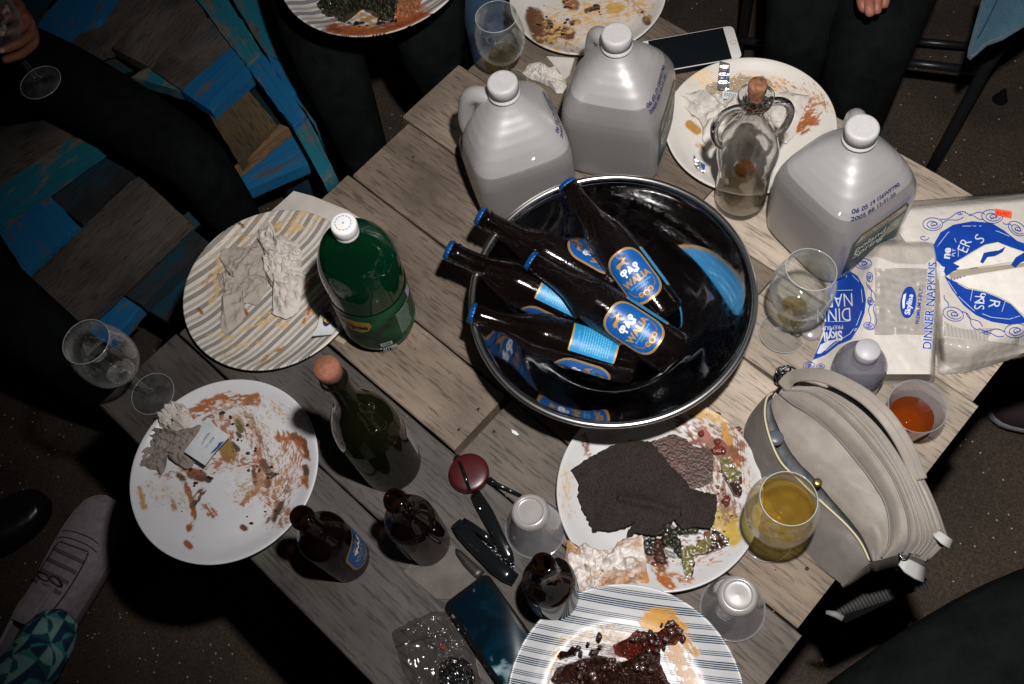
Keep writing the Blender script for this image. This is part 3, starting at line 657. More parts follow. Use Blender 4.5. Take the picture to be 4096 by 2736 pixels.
# ---- lumps of food as geometry
def lump(c, s, seed, seg=12):
    bm = bmesh.new(); bmesh.ops.create_icosphere(bm, subdivisions=2, radius=1); o = Vector((seed*1.7, seed*.9, seed*2.3)); V = []
    for v in bm.verts:
        n_ = 1+.45*mnoise.noise(v.co*1.4+o)+.2*mnoise.noise(v.co*3.5+o); V.append((c[0]+v.co.x*s[0]*n_, c[1]+v.co.y*s[1]*n_, c[2]+max(v.co.z*n_, -.5)*s[2]))
    bm.verts.index_update(); F = [tuple(v.index for v in f.verts) for f in bm.faces]; bm.free(); return V, F
def heap(name, px_list, size, z, mat, label, cat, jitter=8, per=10, zamp=.006):
    parts = []; k = 0
    for (x, y) in px_list:
        for _ in range(per):
            qx, qy = x+random.gauss(0, jitter), y+random.gauss(0, jitter*.8); c = W(qx, qy, z)
            s = size*random.uniform(.45, 1.2); c[2] += random.uniform(0, zamp); parts.append(lump(c, (s*random.uniform(.7, 1.5), s*random.uniform(.7, 1.4), s*random.uniform(.4, .8)), seed=k+x*.01)); k += 1
    V, F = join(*parts); o = mk(name, V, F, mat); c = np.mean(np.array(V), 0); top(o, label, cat, None, (c[0], c[1], z)); o['kind'] = 'stuff'; return o
m_green = pm('stewed greens', (.022, .024, .008), .3, var=.7, vscale=160, color2=(.006, .007, .004), bump=.8, bscale=400, coat=.6)
m_stewr = pm('red stew', (.30, .07, .018), .28, vscale=150, color2=(.12, .02, .008), bump=.8, bscale=300, coat=.7)
m_rice = pm('crumbled meat', (.42, .20, .10), .4, vscale=200, color2=(.25, .07, .025), bump=.9, bscale=350, coat=.5)
m_dark = pm('dark glossy stew', (.05, .018, .012), .2, vscale=120, color2=(.018, .008, .006), bump=.9, bscale=260, coat=.9)
m_redg = pm('dark red glossy stew', (.16, .025, .015), .2, vscale=120, color2=(.06, .012, .008), bump=.9, bscale=260, coat=.9)
gz = .054
FOOD = []
def later_mass(*args): FOOD.append(args)
later_mass('stewed_greens', [(722, 10), (728, 32), (745, 45), (762, 42), (775, 52), (790, 58), (800, 48), (798, 36), (815, 26), (840, 22), (858, 24), (868, 34), (872, 48), (888, 54), (905, 46), (908, 30), (914, 14), (925, 2), (920, -16), (900, -30), (850, -40), (790, -32), (745, -15)], gz-.003, m_green, 'heap of dark cooked greens on the large striped platter', .026, 61)
later_mass('crumbled_stew', [(912, 12), (922, 0), (938, -14), (960, -22), (968, 0), (968, 22), (962, 42), (940, 48), (920, 44), (908, 30)], gz-.003, m_rice, 'orange crumbled stew beside the greens on the platter', .024, 62)
later_mass('braised_meat', [(1405, 1478), (1440, 1462), (1458, 1444), (1478, 1448), (1492, 1452), (1512, 1446), (1530, 1436), (1548, 1430), (1560, 1424), (1568, 1440), (1562, 1462), (1550, 1478), (1528, 1480), (1512, 1490), (1485, 1496), (1470, 1510), (1440, 1512), (1410, 1500)], .0205, m_redg, 'trail of dark red glossy meat on the bottom striped plate', .020, 63)
later_mass('dark_stew', [(1275, 1530), (1300, 1522), (1330, 1512), (1360, 1502), (1390, 1506), (1410, 1520), (1440, 1512), (1470, 1500), (1495, 1486), (1512, 1492), (1515, 1520), (1525, 1545), (1540, 1575), (1500, 1600), (1440, 1610), (1380, 1600), (1320, 1600), (1285, 1580), (1262, 1560)], .0205, m_dark, 'wet black stew across the middle of the bottom striped plate', .024, 64)
later_mass('stew_leftovers', [(1276, 1505), (1284, 1492), (1300, 1494), (1312, 1480), (1324, 1488), (1320, 1504), (1300, 1508), (1284, 1514)], .0205, m_dark, 'few dark scraps at left of the striped plate at the bottom edge', .012, 65)
heap('black_beans', [(800, 62), (835, 65), (825, 55), (880, 58), (905, 62), (850, 72), (870, 75)], .0045, gz-.001, m_green, 'small dark beans in red sauce on the platter front', 'food', 8, 6, .002)
heap('stew_pieces', [(1345, 1490), (1470, 1470), (1500, 1465), (1540, 1455), (1330, 1540), (1400, 1530), (1480, 1530), (1370, 1560)], .0040, .032, m_dark, 'small loose pieces on top of the wet black stew', 'food', 14, 9, .006)

for plc, n_, zz_, lab_, mt_, pts_ in (('A', 46, .005, 'small dark scraps stuck in the sauce of the wiped plate', m_dark, [(600, 1075), (620, 1085), (545, 970), (538, 1022), (452, 1088), (476, 1099), (448, 1155), (640, 1165), (560, 1210), (432, 1250), (650, 1120), (505, 945), (690, 1080), (575, 1050)]),
                                     ('E', 50, .026-.02, 'brown stew scraps on the top plate', m_dark, [(1235, 50), (1248, 70), (1262, 62), (1290, 74), (1305, 12), (1312, 50), (1482, 46), (1362, 18), (1225, 28), (1240, 82)]),
                                     ('C', 60, .006, 'red and brown stew bits around the torn flatbread', m_redg, [(1600, 950), (1640, 960), (1655, 1020), (1665, 1000), (1650, 1080), (1660, 1120), (1690, 1100), (1670, 1190), (1690, 1000), (1510, 1300), (1525, 1325), (1620, 1240), (1600, 1290), (1560, 1270)])):
    parts = []
    for k in range(n_):
        x, y = random.choice(pts_); x += random.gauss(0, 14); y += random.gauss(0, 14); s_ = random.uniform(.0007, .0030); parts.append(lump(W(x, y, zz_), (s_*random.uniform(.7, 2), s_, s_*.5), k))
    V, F = join(*parts); o = mk('food_scraps', V, F, mt_); tag(o, lab_, 'food scraps', None, 'stuff')

# ---- flat draped pieces from outlines
def sheet(name, poly_px, z, mat, label=None, cat=None, group=None, parent=None, hf=None, th=.0012, step=6, rough_edge=0, cavity=False):
    """flat piece with thickness: outline in photo-copy coordinates at height z, relief hf(px,py)->dz"""
    P = []
    n = len(poly_px)
    for i in range(n):
        a = np.array(poly_px[i], float); b = np.array(poly_px[(i+1) % n], float); k = max(1, int(np.linalg.norm(b-a)/step))
        for t in range(k): P.append(a+(b-a)*t/k+(rng.normal(0, rough_edge, 2) if rough_edge else 0))
    V, F = polyfill(P, step*1.3)
    V = np.array(V); up = []
    for p in V:
        dz = hf(p[0], p[1]) if hf else 0; up.append(W(p[0], p[1], z+dz+th))
    up = np.array(up); lo = up.copy(); lo[:, 2] -= th; m_ = len(V)
    # boundary edges
    cnt = {}
    for f in F:
        for i in range(len(f)):
            a, b = f[i], f[(i+1) % len(f)]; cnt[(a, b)] = 1
    bd = [(a, b) for (a, b) in cnt if (b, a) not in cnt]
    n0 = np.cross(up[F[0][1]]-up[F[0][0]], up[F[0][2]]-up[F[0][0]])[2]
    FF = list(F) if n0 > 0 else [tuple(reversed(f)) for f in F]
    FF2 = [tuple(i+m_ for i in reversed(f)) for f in FF]
    sd = [(a, b, b+m_, a+m_) for a, b in bd]
    o = mk(name, np.vstack([up, lo]), FF+FF2+sd, mat, parent, world_space=parent is not None, autos=50)
    if parent is None: c = up.mean(0); top(o, label, cat, group, (c[0], c[1], z))
    return o
def cx5(L_): return [(1203.4+x*.3107, 916.9+y*.3107) for x, y in L_]
# injera
m, nt, out = newmat('dark spongy flatbread'); L = nt.links.new
p = N(nt, 'ShaderNodeBsdfPrincipled'); L(p.outputs[0], out.inputs[0]); p.inputs['Roughness'].default_value = .8; p.inputs['Specular IOR Level'].default_value = .12
tc = N(nt, 'ShaderNodeTexCoord'); vo = N(nt, 'ShaderNodeTexVoronoi'); vo.inputs['Scale'].default_value = 380; L(tc.outputs['Object'], vo.inputs['Vector'])
mr = N(nt, 'ShaderNodeMapRange'); mr.inputs[1].default_value = .15; mr.inputs[2].default_value = .55; L(vo.outputs['Distance'], mr.inputs[0])
nz = N(nt, 'ShaderNodeTexNoise'); nz.inputs['Scale'].default_value = 30; nz.inputs['Detail'].default_value = 8; nz.inputs['Roughness'].default_value = .75; L(tc.outputs['Object'], nz.inputs['Vector'])
mul = N(nt, 'ShaderNodeMath', operation='MULTIPLY'); L(mr.outputs[0], mul.inputs[0]); L(nz.outputs[0], mul.inputs[1])
mx = N(nt, 'ShaderNodeMix', data_type='RGBA'); mx.inputs[6].default_value = (.009, .0066, .0055, 1); mx.inputs[7].default_value = (.034, .025, .021, 1); L(mul.outputs[0], mx.inputs[0]); L(mx.outputs[2], p.inputs['Base Color'])
bn = N(nt, 'ShaderNodeBump'); bn.inputs['Strength'].default_value = .5; bn.inputs['Distance'].default_value = .0006; L(mr.outputs[0], bn.inputs['Height']); L(bn.outputs[0], p.inputs['Normal'])
m_inj = m
m_injr = pm('sauce soaked flatbread', (.060, .018, .008), .42, vscale=90, color2=(.020, .008, .005), bump=.6, bscale=260, coat=.3)
inj2 = cx5([(930, 305), (1100, 250), (1190, 290), (1260, 350), (1350, 340), (1390, 420), (1385, 590), (1290, 640), (1210, 665), (1100, 560), (1000, 420)])
sheet('injera', inj2, .0085, m_injr, 'sauce soaked brown flatbread piece under the larger grey one', 'flatbread', 'torn flatbread pieces', hf=lambda x, y: .0012*fbm(x/20, y/20, 5), th=.003, step=5, rough_edge=1.2)
inj1 = cx5([(340, 515), (480, 420), (640, 330), (800, 295), (930, 310), (985, 370), (1040, 440), (1120, 530), (1200, 610), (1230, 655), (1420, 700), (1410, 840), (1370, 950), (1250, 930), (1170, 960), (1100, 880), (1020, 930), (970, 1000), (880, 990), (810, 980), (750, 1020), (765, 960), (815, 895), (740, 940), (640, 965), (560, 960), (500, 970), (470, 890), (430, 830), (410, 760), (390, 700), (400, 620), (380, 580)])
def inj_h(x, y):
    X, Y = (x-1203.4)/.3107, (y-916.9)/.3107
    fold = .0045*math.exp(-((Y-(735+.18*(X-780)+60*max(0, (X-950)/400)))/38)**2)*(1 if 680 < X < 1150 else .15)
    return .003+.007*fbm(x/34, y/34, 9)+fold*1.5+.002*math.exp(-((Y-(300+1.2*(X-900)))/60)**2)
sheet('injera', inj1, .0085, m_inj, 'large torn piece of spongy dark grey flatbread on the plate', 'flatbread', 'torn flatbread pieces', hf=inj_h, th=.0035, step=5, rough_edge=1.3)
m_pep = pm('roasted pepper flesh', (.14, .125, .04), .3, vscale=120, color2=(.06, .05, .018), bump=.5, bscale=150, coat=.5)
m_pepd = pm('charred pepper skin', (.035, .016, .01), .25, var=.5, vscale=90, bump=.5, bscale=150, coat=.5)
for nm, fl_, sk_, lab in (('pepper', [(1440, 430), (1500, 420), (1540, 470), (1600, 540), (1570, 590), (1520, 610), (1460, 540)], [(1460, 540), (1520, 610), (1570, 590), (1600, 545), (1600, 690), (1580, 715), (1540, 690)], 'pale green pepper half at right of the flatbread, dark tip down'),
                     ('pepper', [(1150, 1090), (1230, 1060), (1290, 1120), (1250, 1180), (1230, 1300), (1190, 1330), (1170, 1250)], [(1235, 1170), (1262, 1150), (1240, 1290), (1215, 1325)], 'long thin pepper half pointing to the plate rim below the flatbread'),
                     ('pepper', [(1260, 1075), (1330, 1010), (1380, 960), (1370, 1080), (1340, 1130), (1270, 1130)], [(1380, 945), (1505, 1020), (1500, 1070), (1400, 1110), (1340, 1135), (1372, 1080)], 'broad pepper half with black skin at the lower right of the flatbread')):
    cc = W(*cx5([np.mean(fl_, 0)])[0], .012); t = thing(nm, lab, 'pepper', cc, 'roasted pepper halves')
    sheet('flesh', cx5(fl_), .010, m_pep, parent=t, hf=lambda x, y: .004*fbm(x/9, y/9, 3), th=.004, step=4, rough_edge=.5)
    sheet('skin', cx5(sk_), .010, m_pepd, parent=t, hf=lambda x, y: .004*fbm(x/9, y/9, 4), th=.0045, step=4, rough_edge=.5)
heap('cooked_greens', cx5([(1000, 960), (1050, 930), (1080, 990), (1120, 1060), (1030, 1040), (900, 1060), (920, 1100), (1130, 1110), (1180, 960), (1230, 950)]), .0045, .009, m_green, 'clumps of cooked greens spilling from under the flatbread', 'food', 5, 9, .003)
heap('stew_meat', cx5([(980, 1080), (990, 1130), (1000, 1170), (960, 1090)]), .0055, .009, m_injr, 'brown stew meat below the flatbread, next to the stained tissue', 'food', 4, 6, .003)
heap('stew_chunks', cx5([(1430, 330), (1450, 370), (1410, 380), (1300, 250), (1480, 760), (1500, 740)]), .0045, .009, m_redg, 'small red stew chunks above the pepper half on the plate', 'food', 3, 4, .003)
# ================================================================== napkins and paper
def paper(name, c1, c2, stain=None, trans=.35, bump=.14):
    m, nt, out = newmat(name); L = nt.links.new
    d = N(nt, 'ShaderNodeBsdfDiffuse'); t = N(nt, 'ShaderNodeBsdfTranslucent'); mx = N(nt, 'ShaderNodeMixShader'); mx.inputs[0].default_value = trans
    tc = N(nt, 'ShaderNodeTexCoord'); nz = N(nt, 'ShaderNodeTexNoise'); nz.inputs['Scale'].default_value = 28; nz.inputs['Detail'].default_value = 5; L(tc.outputs['Object'], nz.inputs['Vector'])
    mr = N(nt, 'ShaderNodeMapRange'); mr.inputs[1].default_value = .35; mr.inputs[2].default_value = .65; L(nz.outputs[0], mr.inputs[0])
    cm = N(nt, 'ShaderNodeMix', data_type='RGBA'); cm.inputs[6].default_value = c4(c1); cm.inputs[7].default_value = c4(c2); L(mr.outputs[0], cm.inputs[0]); last = cm.outputs[2]
    if stain:
        n2 = N(nt, 'ShaderNodeTexNoise'); n2.inputs['Scale'].default_value = stain[1]; n2.inputs['Detail'].default_value = 5; n2.inputs['Roughness'].default_value = .6; L(tc.outputs['Object'], n2.inputs['Vector'])
        m2 = N(nt, 'ShaderNodeMapRange'); m2.inputs[1].default_value = stain[2]; m2.inputs[2].default_value = stain[2]+.16; m2.inputs[4].default_value = .9; L(n2.outputs[0], m2.inputs[0])
        c2_ = N(nt, 'ShaderNodeMix', data_type='RGBA'); L(m2.outputs[0], c2_.inputs[0]); L(last, c2_.inputs[6]); c2_.inputs[7].default_value = c4(stain[0]); last = c2_.outputs[2]
    L(last, d.inputs[0]); L(last, t.inputs[0])
    em = N(nt, 'ShaderNodeTexVoronoi'); em.inputs['Scale'].default_value = 700; L(tc.outputs['Object'], em.inputs['Vector'])
    b0 = N(nt, 'ShaderNodeBump'); b0.inputs['Strength'].default_value = bump; b0.inputs['Distance'].default_value = .0006
    wr = N(nt, 'ShaderNodeTexNoise'); wr.noise_type = 'RIDGED_MULTIFRACTAL'; wr.inputs['Scale'].default_value = 26; wr.inputs['Detail'].default_value = 4; wr.inputs['Distortion'].default_value = .8; L(tc.outputs['Object'], wr.inputs['Vector']); L(wr.outputs[0], b0.inputs['Height'])
    b1 = N(nt, 'ShaderNodeBump'); b1.inputs['Strength'].default_value = .3; b1.inputs['Distance'].default_value = .0004; L(em.outputs[0], b1.inputs['Height']); L(b0.outputs[0], b1.inputs['Normal']); L(b1.outputs[0], d.inputs['Normal'])
    L(d.outputs[0], mx.inputs[1]); L(t.outputs[0], mx.inputs[2]); L(mx.outputs[0], out.inputs[0]); return m
p_white = paper('white tissue', (.78, .74, .69), (.68, .64, .59))
p_used = paper('used grey tissue', (.62, .56, .50), (.55, .49, .43), stain=((.50, .36, .18), 24, .64))
p_bright = paper('used white tissue', (.84, .79, .74), (.76, .71, .66), stain=((.60, .38, .15), 26, .64))
p_oil = paper('oil stained tissue', (.82, .78, .74), (.74, .70, .66), stain=((.46, .20, .03), 24, .49))
p_brown = paper('brown wet tissue', (.40, .34, .31), (.32, .27, .24), stain=((.25, .14, .08), 20, .62))
p_grey = paper('grey napkin', (.20, .18, .165), (.14, .125, .115), bump=.25)
def crumple(name, poly, z, mat, label, height=.018, seed=1, folds=14, nr=46, na=150, group=None, cat='tissue', flat=.35, parent=None):
    """crumpled tissue: outline from the photograph, inner relief of sharp folds, thin edges"""
    P = np.array([W(x, y, z)[:2] for x, y in poly]); c = P.mean(0); r_ = np.random.default_rng(seed)
    A = np.linspace(0, 2*math.pi, na, endpoint=False); rad = np.array([inpoly_radius(P, c, a) for a in A])
    rad = np.where(rad < 1e-4, rad.max()*.3, rad)
    T = np.linspace(0, 1, nr); size = rad.mean()
    X = c[0]+T[:, None]*rad*np.cos(A); Y = c[1]+T[:, None]*rad*np.sin(A)
    Z = np.zeros_like(X)
    tis = cat == 'tissue' or parent is not None and mat.name.startswith(('used', 'brown'))
    if tis: folds = int(folds*1.8)
    for k in range(folds):
        a = r_.uniform(0, math.pi); n_ = np.array([math.cos(a), math.sin(a)]); off = r_.uniform(-.8, .8)*size; w = size*(r_.uniform(.05, .17) if tis else r_.uniform(.10, .32))
        d_ = (X-c[0])*n_[0]+(Y-c[1])*n_[1]-off+size*.15*(fbm(X/size*3, Y/size*3, seed+k, 3)-.5)*2
        Z += np.clip(1-np.abs(d_)/w, 0, 1)*r_.uniform(.25, .6)
    big = fbm(X/size*1.6+seed, Y/size*1.6, seed+40, 3); rid = 1-np.abs(2*fbm(X/size*4.5, Y/size*4.5, seed+3, 4)-1)*2.2
    rid2 = 1-np.abs(2*fbm(X/size*11, Y/size*11, seed+13, 3)-1)*2.2
    if tis: Z = height*(.85*Z/max(Z.max(), .1)+.45*big+.10*np.clip(rid, 0, 1)-.16)
    else: Z = height*(.8 if cat == 'tissue' else 1)*((flat+(.2 if cat == 'tissue' else 0))*Z/ max(Z.max(), .1)*1.4+.6*big+(.34 if cat == 'food' else .20)*np.clip(rid, 0, 1)+(.30 if cat == 'food' else .02)*np.clip(rid2, 0, 1)-.35)
    Z = Z*np.clip((1.02-T[:, None])*5.5, .12, 1)
    Z = np.maximum(Z, .0004)
    # scrunch: pull points sideways along the gradient so folds lean over
    gy, gx = np.gradient(Z); k_ = size*.9
    j = fbm(X/size*6, Y/size*6, seed+90, 3)-.5; X = X+j*size*.10*(T[:, None] > .02); Y = Y+(fbm(X/size*6, Y/size*6, seed+91, 3)-.5)*size*.10*(T[:, None] > .02)
    V = [(X[0].mean(), Y[0].mean(), z+Z[0].mean())]+[(X[i, j_], Y[i, j_], z+Z[i, j_]) for i in range(1, nr) for j_ in range(na)]
    F = [(0, 1+i, 1+(i+1) % na) for i in range(na)]
    for i in range(nr-2):
        b = 1+i*na; F += [(b+k, b+na+k, b+na+(k+1) % na, b+(k+1) % na) for k in range(na)]
    # lower skin
    n0 = len(V); V += [(x, y, max(z+.0002, zz-.0012)) for x, y, zz in V]
    F2 = [tuple(i+n0 for i in reversed(f)) for f in F]; b = 1+(nr-2)*na
    rim = [(b+k, b+n0+k, b+n0+(k+1) % na, b+(k+1) % na) for k in range(na)]
    o = mk(name, V, F+F2+rim, mat, parent, autos=60, world_space=parent is not None)
    if parent is None: top(o, label, cat, group, (c[0], c[1], z))
    return o
for nm_, pl_, z_, mt_, lb_, h_, sd_ in FOOD: crumple(nm_, pl_, z_, mt_, lb_, h_, sd_, 10, 60, 200, cat='food', flat=.12)
cB = lambda Q: [(401.1+x*.2924, 401.1+y*.2924) for x, y in Q]
cA = lambda Q: [(x*.329, 802.3+y*.329) for x, y in Q]
cJ = lambda Q: [(1088.8+x*.2924, y*.2924) for x, y in Q]
cD = lambda Q: [(1490+x*.329, 114.6+y*.329) for x, y in Q]
crumple('crumpled_tissue', cB([(380, 555), (460, 560), (540, 568), (640, 540), (740, 560), (735, 640), (700, 700), (720, 800), (740, 850), (700, 910), (680, 960), (640, 1030), (570, 1000), (515, 1010), (560, 1100), (480, 1200), (400, 1255), (350, 1180), (370, 1050), (375, 900), (320, 770), (400, 790), (470, 830), (400, 750), (380, 690), (345, 660), (350, 600)]), .008, p_used, 'thin grey crumpled tissue on the left of the cream striped plate', .014, 3)
crumple('crumpled_tissue', cB([(740, 350), (765, 400), (750, 460), (830, 470), (880, 500), (960, 535), (1000, 620), (990, 690), (1000, 770), (1030, 790), (1010, 870), (985, 950), (975, 1070), (930, 1095), (880, 1130), (800, 1110), (750, 1080), (760, 1050), (820, 1030), (770, 990), (790, 900), (730, 820), (690, 740), (700, 650), (720, 600), (700, 560), (640, 500), (660, 430), (700, 400)]), .012, p_bright, 'bright twisted tissue with orange spots on the cream striped plate', .024, 8)
sheet('folded_napkin', cB([(930, 125), (1080, 165), (1350, 275), (1470, 350), (1420, 520), (760, 520), (700, 330), (870, 180)]), .0005, p_white, 'folded white napkin half under the cream striped plate and the green bottle', 'napkin', th=.0025, step=9, hf=lambda x, y: .0012*fbm(x/30, y/30, 2))
t = thing('balled_tissue', 'balled pinkish tissue on the edge of the saucy plate by the stemmed glass', 'tissue', W(405, 950, .016))
crumple('tissue_ball', cA([(1210, 355), (1270, 370), (1310, 410), (1345, 480), (1320, 545), (1200, 570), (1110, 530), (1100, 470), (1140, 400)]), .018, p_bright, '', .034, 21, 12, parent=t)
crumple('crumpled_tissue', cA([(1080, 520), (1160, 560), (1320, 545), (1400, 520), (1420, 600), (1340, 820), (1290, 830), (1230, 800), (1170, 740), (1150, 840), (1120, 870), (1090, 830), (960, 820), (950, 780), (990, 690), (1050, 680), (1020, 560)]), .012, p_brown, 'brown damp tissue spread under the wipe sachet on the saucy plate', .020, 5)
crumple('crumpled_tissue', cx5([(310, 1030), (370, 1080), (450, 1060), (520, 1100), (600, 1110), (700, 1080), (720, 1020), (820, 1010), (870, 1000), (890, 1180), (915, 1340), (830, 1390), (740, 1445), (640, 1420), (560, 1460), (480, 1440), (390, 1490), (370, 1440), (340, 1350), (310, 1250), (290, 1180), (300, 1120)]), .016, p_oil, 'crumpled tissue soaked with orange oil between the two lower plates', .030, 14, 18)
crumple('crumpled_tissue', cJ([(370, 575), (420, 505), (520, 485), (590, 540), (700, 600), (720, 680), (690, 730), (640, 735), (580, 680), (500, 640), (430, 620)]), .002, p_white, 'small white crumpled tissue between the two left water jugs', .022, 17)
sheet('folded_napkin', cJ([(560, 440), (780, 455), (740, 585), (700, 620), (660, 560)]), .0005, p_white, 'white folded napkin under the top plate, between the left jugs', 'napkin', th=.0035, step=8)
sheet('folded_napkin', [(925, 1310), (965, 1265), (1040, 1250), (1105, 1335), (1060, 1375), (1000, 1372)], .0004, p_grey, 'flat grey napkin between the brown bottles and the dark phone', 'napkin', th=.0008, step=8, hf=lambda x, y: .0007*fbm(x/20, y/20, 4))
p_film = thin('waxed film wrapper', (.93, .86, .72), diff=(.62, .54, .42), dfac=.55, rough=.12, bump=.6, bscale=60, bdist=.002)
crumple('crumpled_tissue', cD([(150, 290), (250, 300), (400, 300), (520, 370), (640, 360), (830, 330), (940, 290), (1110, 320), (1090, 380), (1000, 600), (950, 660), (880, 620), (840, 700), (700, 640), (500, 640), (420, 680), (370, 640), (370, 560), (340, 480), (260, 430), (170, 330)]), .010, p_white, 'wide crumpled white tissue across the plate behind the decanter', .034, 31, 12, cat='tissue')
crumple('waxed_wrapper', cD([(340, 170), (420, 140), (560, 150), (700, 170), (800, 160), (860, 250), (800, 300), (640, 330), (480, 330), (350, 270)]), .007, p_film, 'yellowish translucent wrapper at the top of the plate behind the decanter', .010, 33, 8, cat='wrapper')

# ------------------------------------------------------------------ flat print helpers
def ink(name, c, rough=.5, metal=0): return MATS.get(name) or pm(name, c, rough, metal)
def px_text(parent, s, p, q, size, surf, mat, name='lettering', bold=0, lift=.0005, shear=0, spacing=1, mirror=False, z0=0, maxlen=None, squash=1.0):
    """text with its baseline running from p towards q in photo-copy coordinates, capital height about .7*size px"""
    V, F = text_mesh(s, size, bold, spacing=spacing, shear=shear)
    p = np.array(p, float); q = np.array(q, float); u = (q-p)/np.linalg.norm(q-p); v = np.array([u[1], -u[0]])
    if maxlen: V, F = refine(V, F, maxlen); V = np.array(V)
    Q = p+np.outer(V[:, 0]*squash, u)+np.outer(V[:, 1], v)
    return mk(name, drape(Q, surf, lift, z0), F, mat, parent, smooth=False, world_space=True)
def px_poly(parent, pts, surf, mat, name='print', lift=.0003, maxlen=12, z0=0):
    V, F = polyfill(pts, maxlen); Vw = drape(np.array(V), surf, lift, z0)
    a, b, c = [np.array(Vw[i]) for i in F[0]]
    if np.cross(b-a, c-a)[2] < 0: F = [tuple(reversed(f)) for f in F]
    return mk(name, Vw, F, mat, parent, world_space=True)
def px_lines(parent, polys, w, surf, mat, name='print_line', lift=.0004, z0=0):
    parts = []
    for pts in polys: V, F = ribbon(pts, w); parts.append((drape(np.array(V), surf, lift, z0), F))
    V, F = join(*parts); return mk(name, V, F, mat, parent, smooth=False, world_space=True)

# wipe sachets
m_sach = pm('sachet foil paper', (.58, .60, .62), .35, var=.15, vscale=40, bump=.5, bscale=60, bdist=.001)
i_blue = ink('blue ink', (.01, .06, .28)); i_navy = ink('navy ink', (.01, .02, .09)); i_yel = ink('yellow ink', (.75, .5, .03)); i_blk = ink('black ink', (.012, .014, .018))
sx = lambda Q: [((700+x/6.273)/1.745, (1650+y/6.273)/1.745) for x, y in Q]
sz = .034
t = thing('wipe_sachet', 'pale blue wipe sachet with blue print lying on the brown tissue', 'sachet', W(475, 1008, .018))
surf_s = lambda x, y: sz+.0015*math.sin(x*90)*math.cos(y*70)
def sheet_s(parent, q, zz, mat, name='sachet_body', th=.002):
    return sheet(name, q, zz-th, mat, parent=parent, th=th, step=7, hf=lambda x, y: surf_s(*W(x, y, zz)[:2])-sz)
sheet_s(t, sx([(700, 230), (880, 250), (1250, 500), (1385, 570), (1000, 980), (745, 1320), (225, 980), (600, 480)]), sz, m_sach)
for s_, a, b, h in (('ROY/ALE LLC', (745, 870), (1000, 600), 95), ('HAND CLEANING WIPE', (630, 850), (870, 500), 42), ('MOIST TOWELETTE', (700, 830), (930, 560), 34), ('PULL TO OPEN', (640, 740), (820, 520), 40)):
    pass
def flip_text(s_, a, b, h):
    a, b = sx([a])[0], sx([b])[0]; px_text(t, s_, b, a, h/6.273/1.745*1.35, surf_s, i_blue, z0=sz, bold=.004, squash=.9)
flip_text('BE/JEE LLC', (745, 870), (960, 600), 62); flip_text('WET WIPE HAND', (620, 835), (860, 490), 38); flip_text('OPEN HERE', (640, 750), (820, 510), 34)
px_poly(t, sx([(870, 1050), (960, 1000), (1040, 940), (1120, 860), (1230, 720), (1110, 750), (1050, 850), (960, 940)]), surf_s, i_blue, z0=sz, maxlen=5)
# sunny sachet under the green bottle
t = thing('sugar_sachet', 'grey sachet with a navy and yellow oval beside the green bottle', 'sachet', W(735, 755, .024))
zz2 = .026; surf2 = lambda x, y: zz2
s2 = lambda Q: [((1200+x/2.684)/1.745, (1150+y/2.684)/1.745) for x, y in Q]
sheet('sachet_body', s2([(240, 185), (300, 245), (360, 300), (400, 420), (345, 500), (130, 518), (180, 430), (215, 300)]), zz2-.002, m_sach, parent=t, th=.002, step=6)
ov = [(292+48*math.cos(a)*.95+18*math.sin(a), 340-78*math.sin(a)+4*math.cos(a)) for a in np.linspace(0, 2*math.pi, 24, endpoint=False)]
px_poly(t, s2(ov), surf2, i_navy, z0=zz2, lift=.0003); px_poly(t, s2([(270+18*math.cos(a), 325-45*math.sin(a)) for a in np.linspace(0, 2*math.pi, 16, endpoint=False)]), surf2, i_yel, z0=zz2, lift=.0006)
px_text(t, 'SUN', s2([(330, 395)])[0], s2([(352, 310)])[0], 17, surf2, i_yel, z0=zz2, lift=.0009)
t2 = thing('clear_sachet', 'small clear corner of a wrapper sticking out below the striped plate', 'wrapper', W(788, 772, 0))
sheet('film', s2([(375, 555), (440, 480), (505, 565), (465, 612)]), .001, p_film, parent=t2, th=.001, step=6)
# sachet strip and blue tube on plate D
t = thing('foil_sachet', 'silver and white sachet strip at the top of the plate behind the decanter', 'sachet', W(1660, 175, .02))
m_foil = pm('silver foil', (.62, .62, .64), .22, .8, bump=.6, bscale=50, bdist=.002)
sheet('foil_strip', cD([(485, 75), (555, 95), (550, 285), (472, 270)]), .022, m_foil, parent=t, th=.001, step=6, hf=lambda x, y: .002*math.sin(y*.35))
sheet('label_strip', cD([(505, 285), (625, 300), (640, 360), (500, 335)]), .020, m_sach, parent=t, th=.001, step=6)
px_lines(t, [cD([(525+k*14, 296+k*2), (520+k*14, 322+k*2)]) for k in range(6)], 1.6, lambda x, y: .021, i_navy, z0=.021, name='print')
px_lines(t, [cD([(545, 130), (520, 200)]), cD([(550, 190), (540, 240)])], 2.5, lambda x, y: .025, i_blue, z0=.025, name='print')
t = thing('torn_sachet', 'torn blue and silver sachet standing at the lower left of that plate', 'sachet', W(1600, 375, .016))
sheet('foil_strip', cD([(305, 725), (330, 770), (385, 800), (378, 860), (330, 830), (310, 790)]), .018, m_foil, parent=t, th=.001, step=5, hf=lambda x, y: .003*math.sin(y*.3))
px_poly(t, cD([(352, 782), (384, 800), (378, 840), (360, 820)]), lambda x, y: .0215, i_blue, z0=.0215)
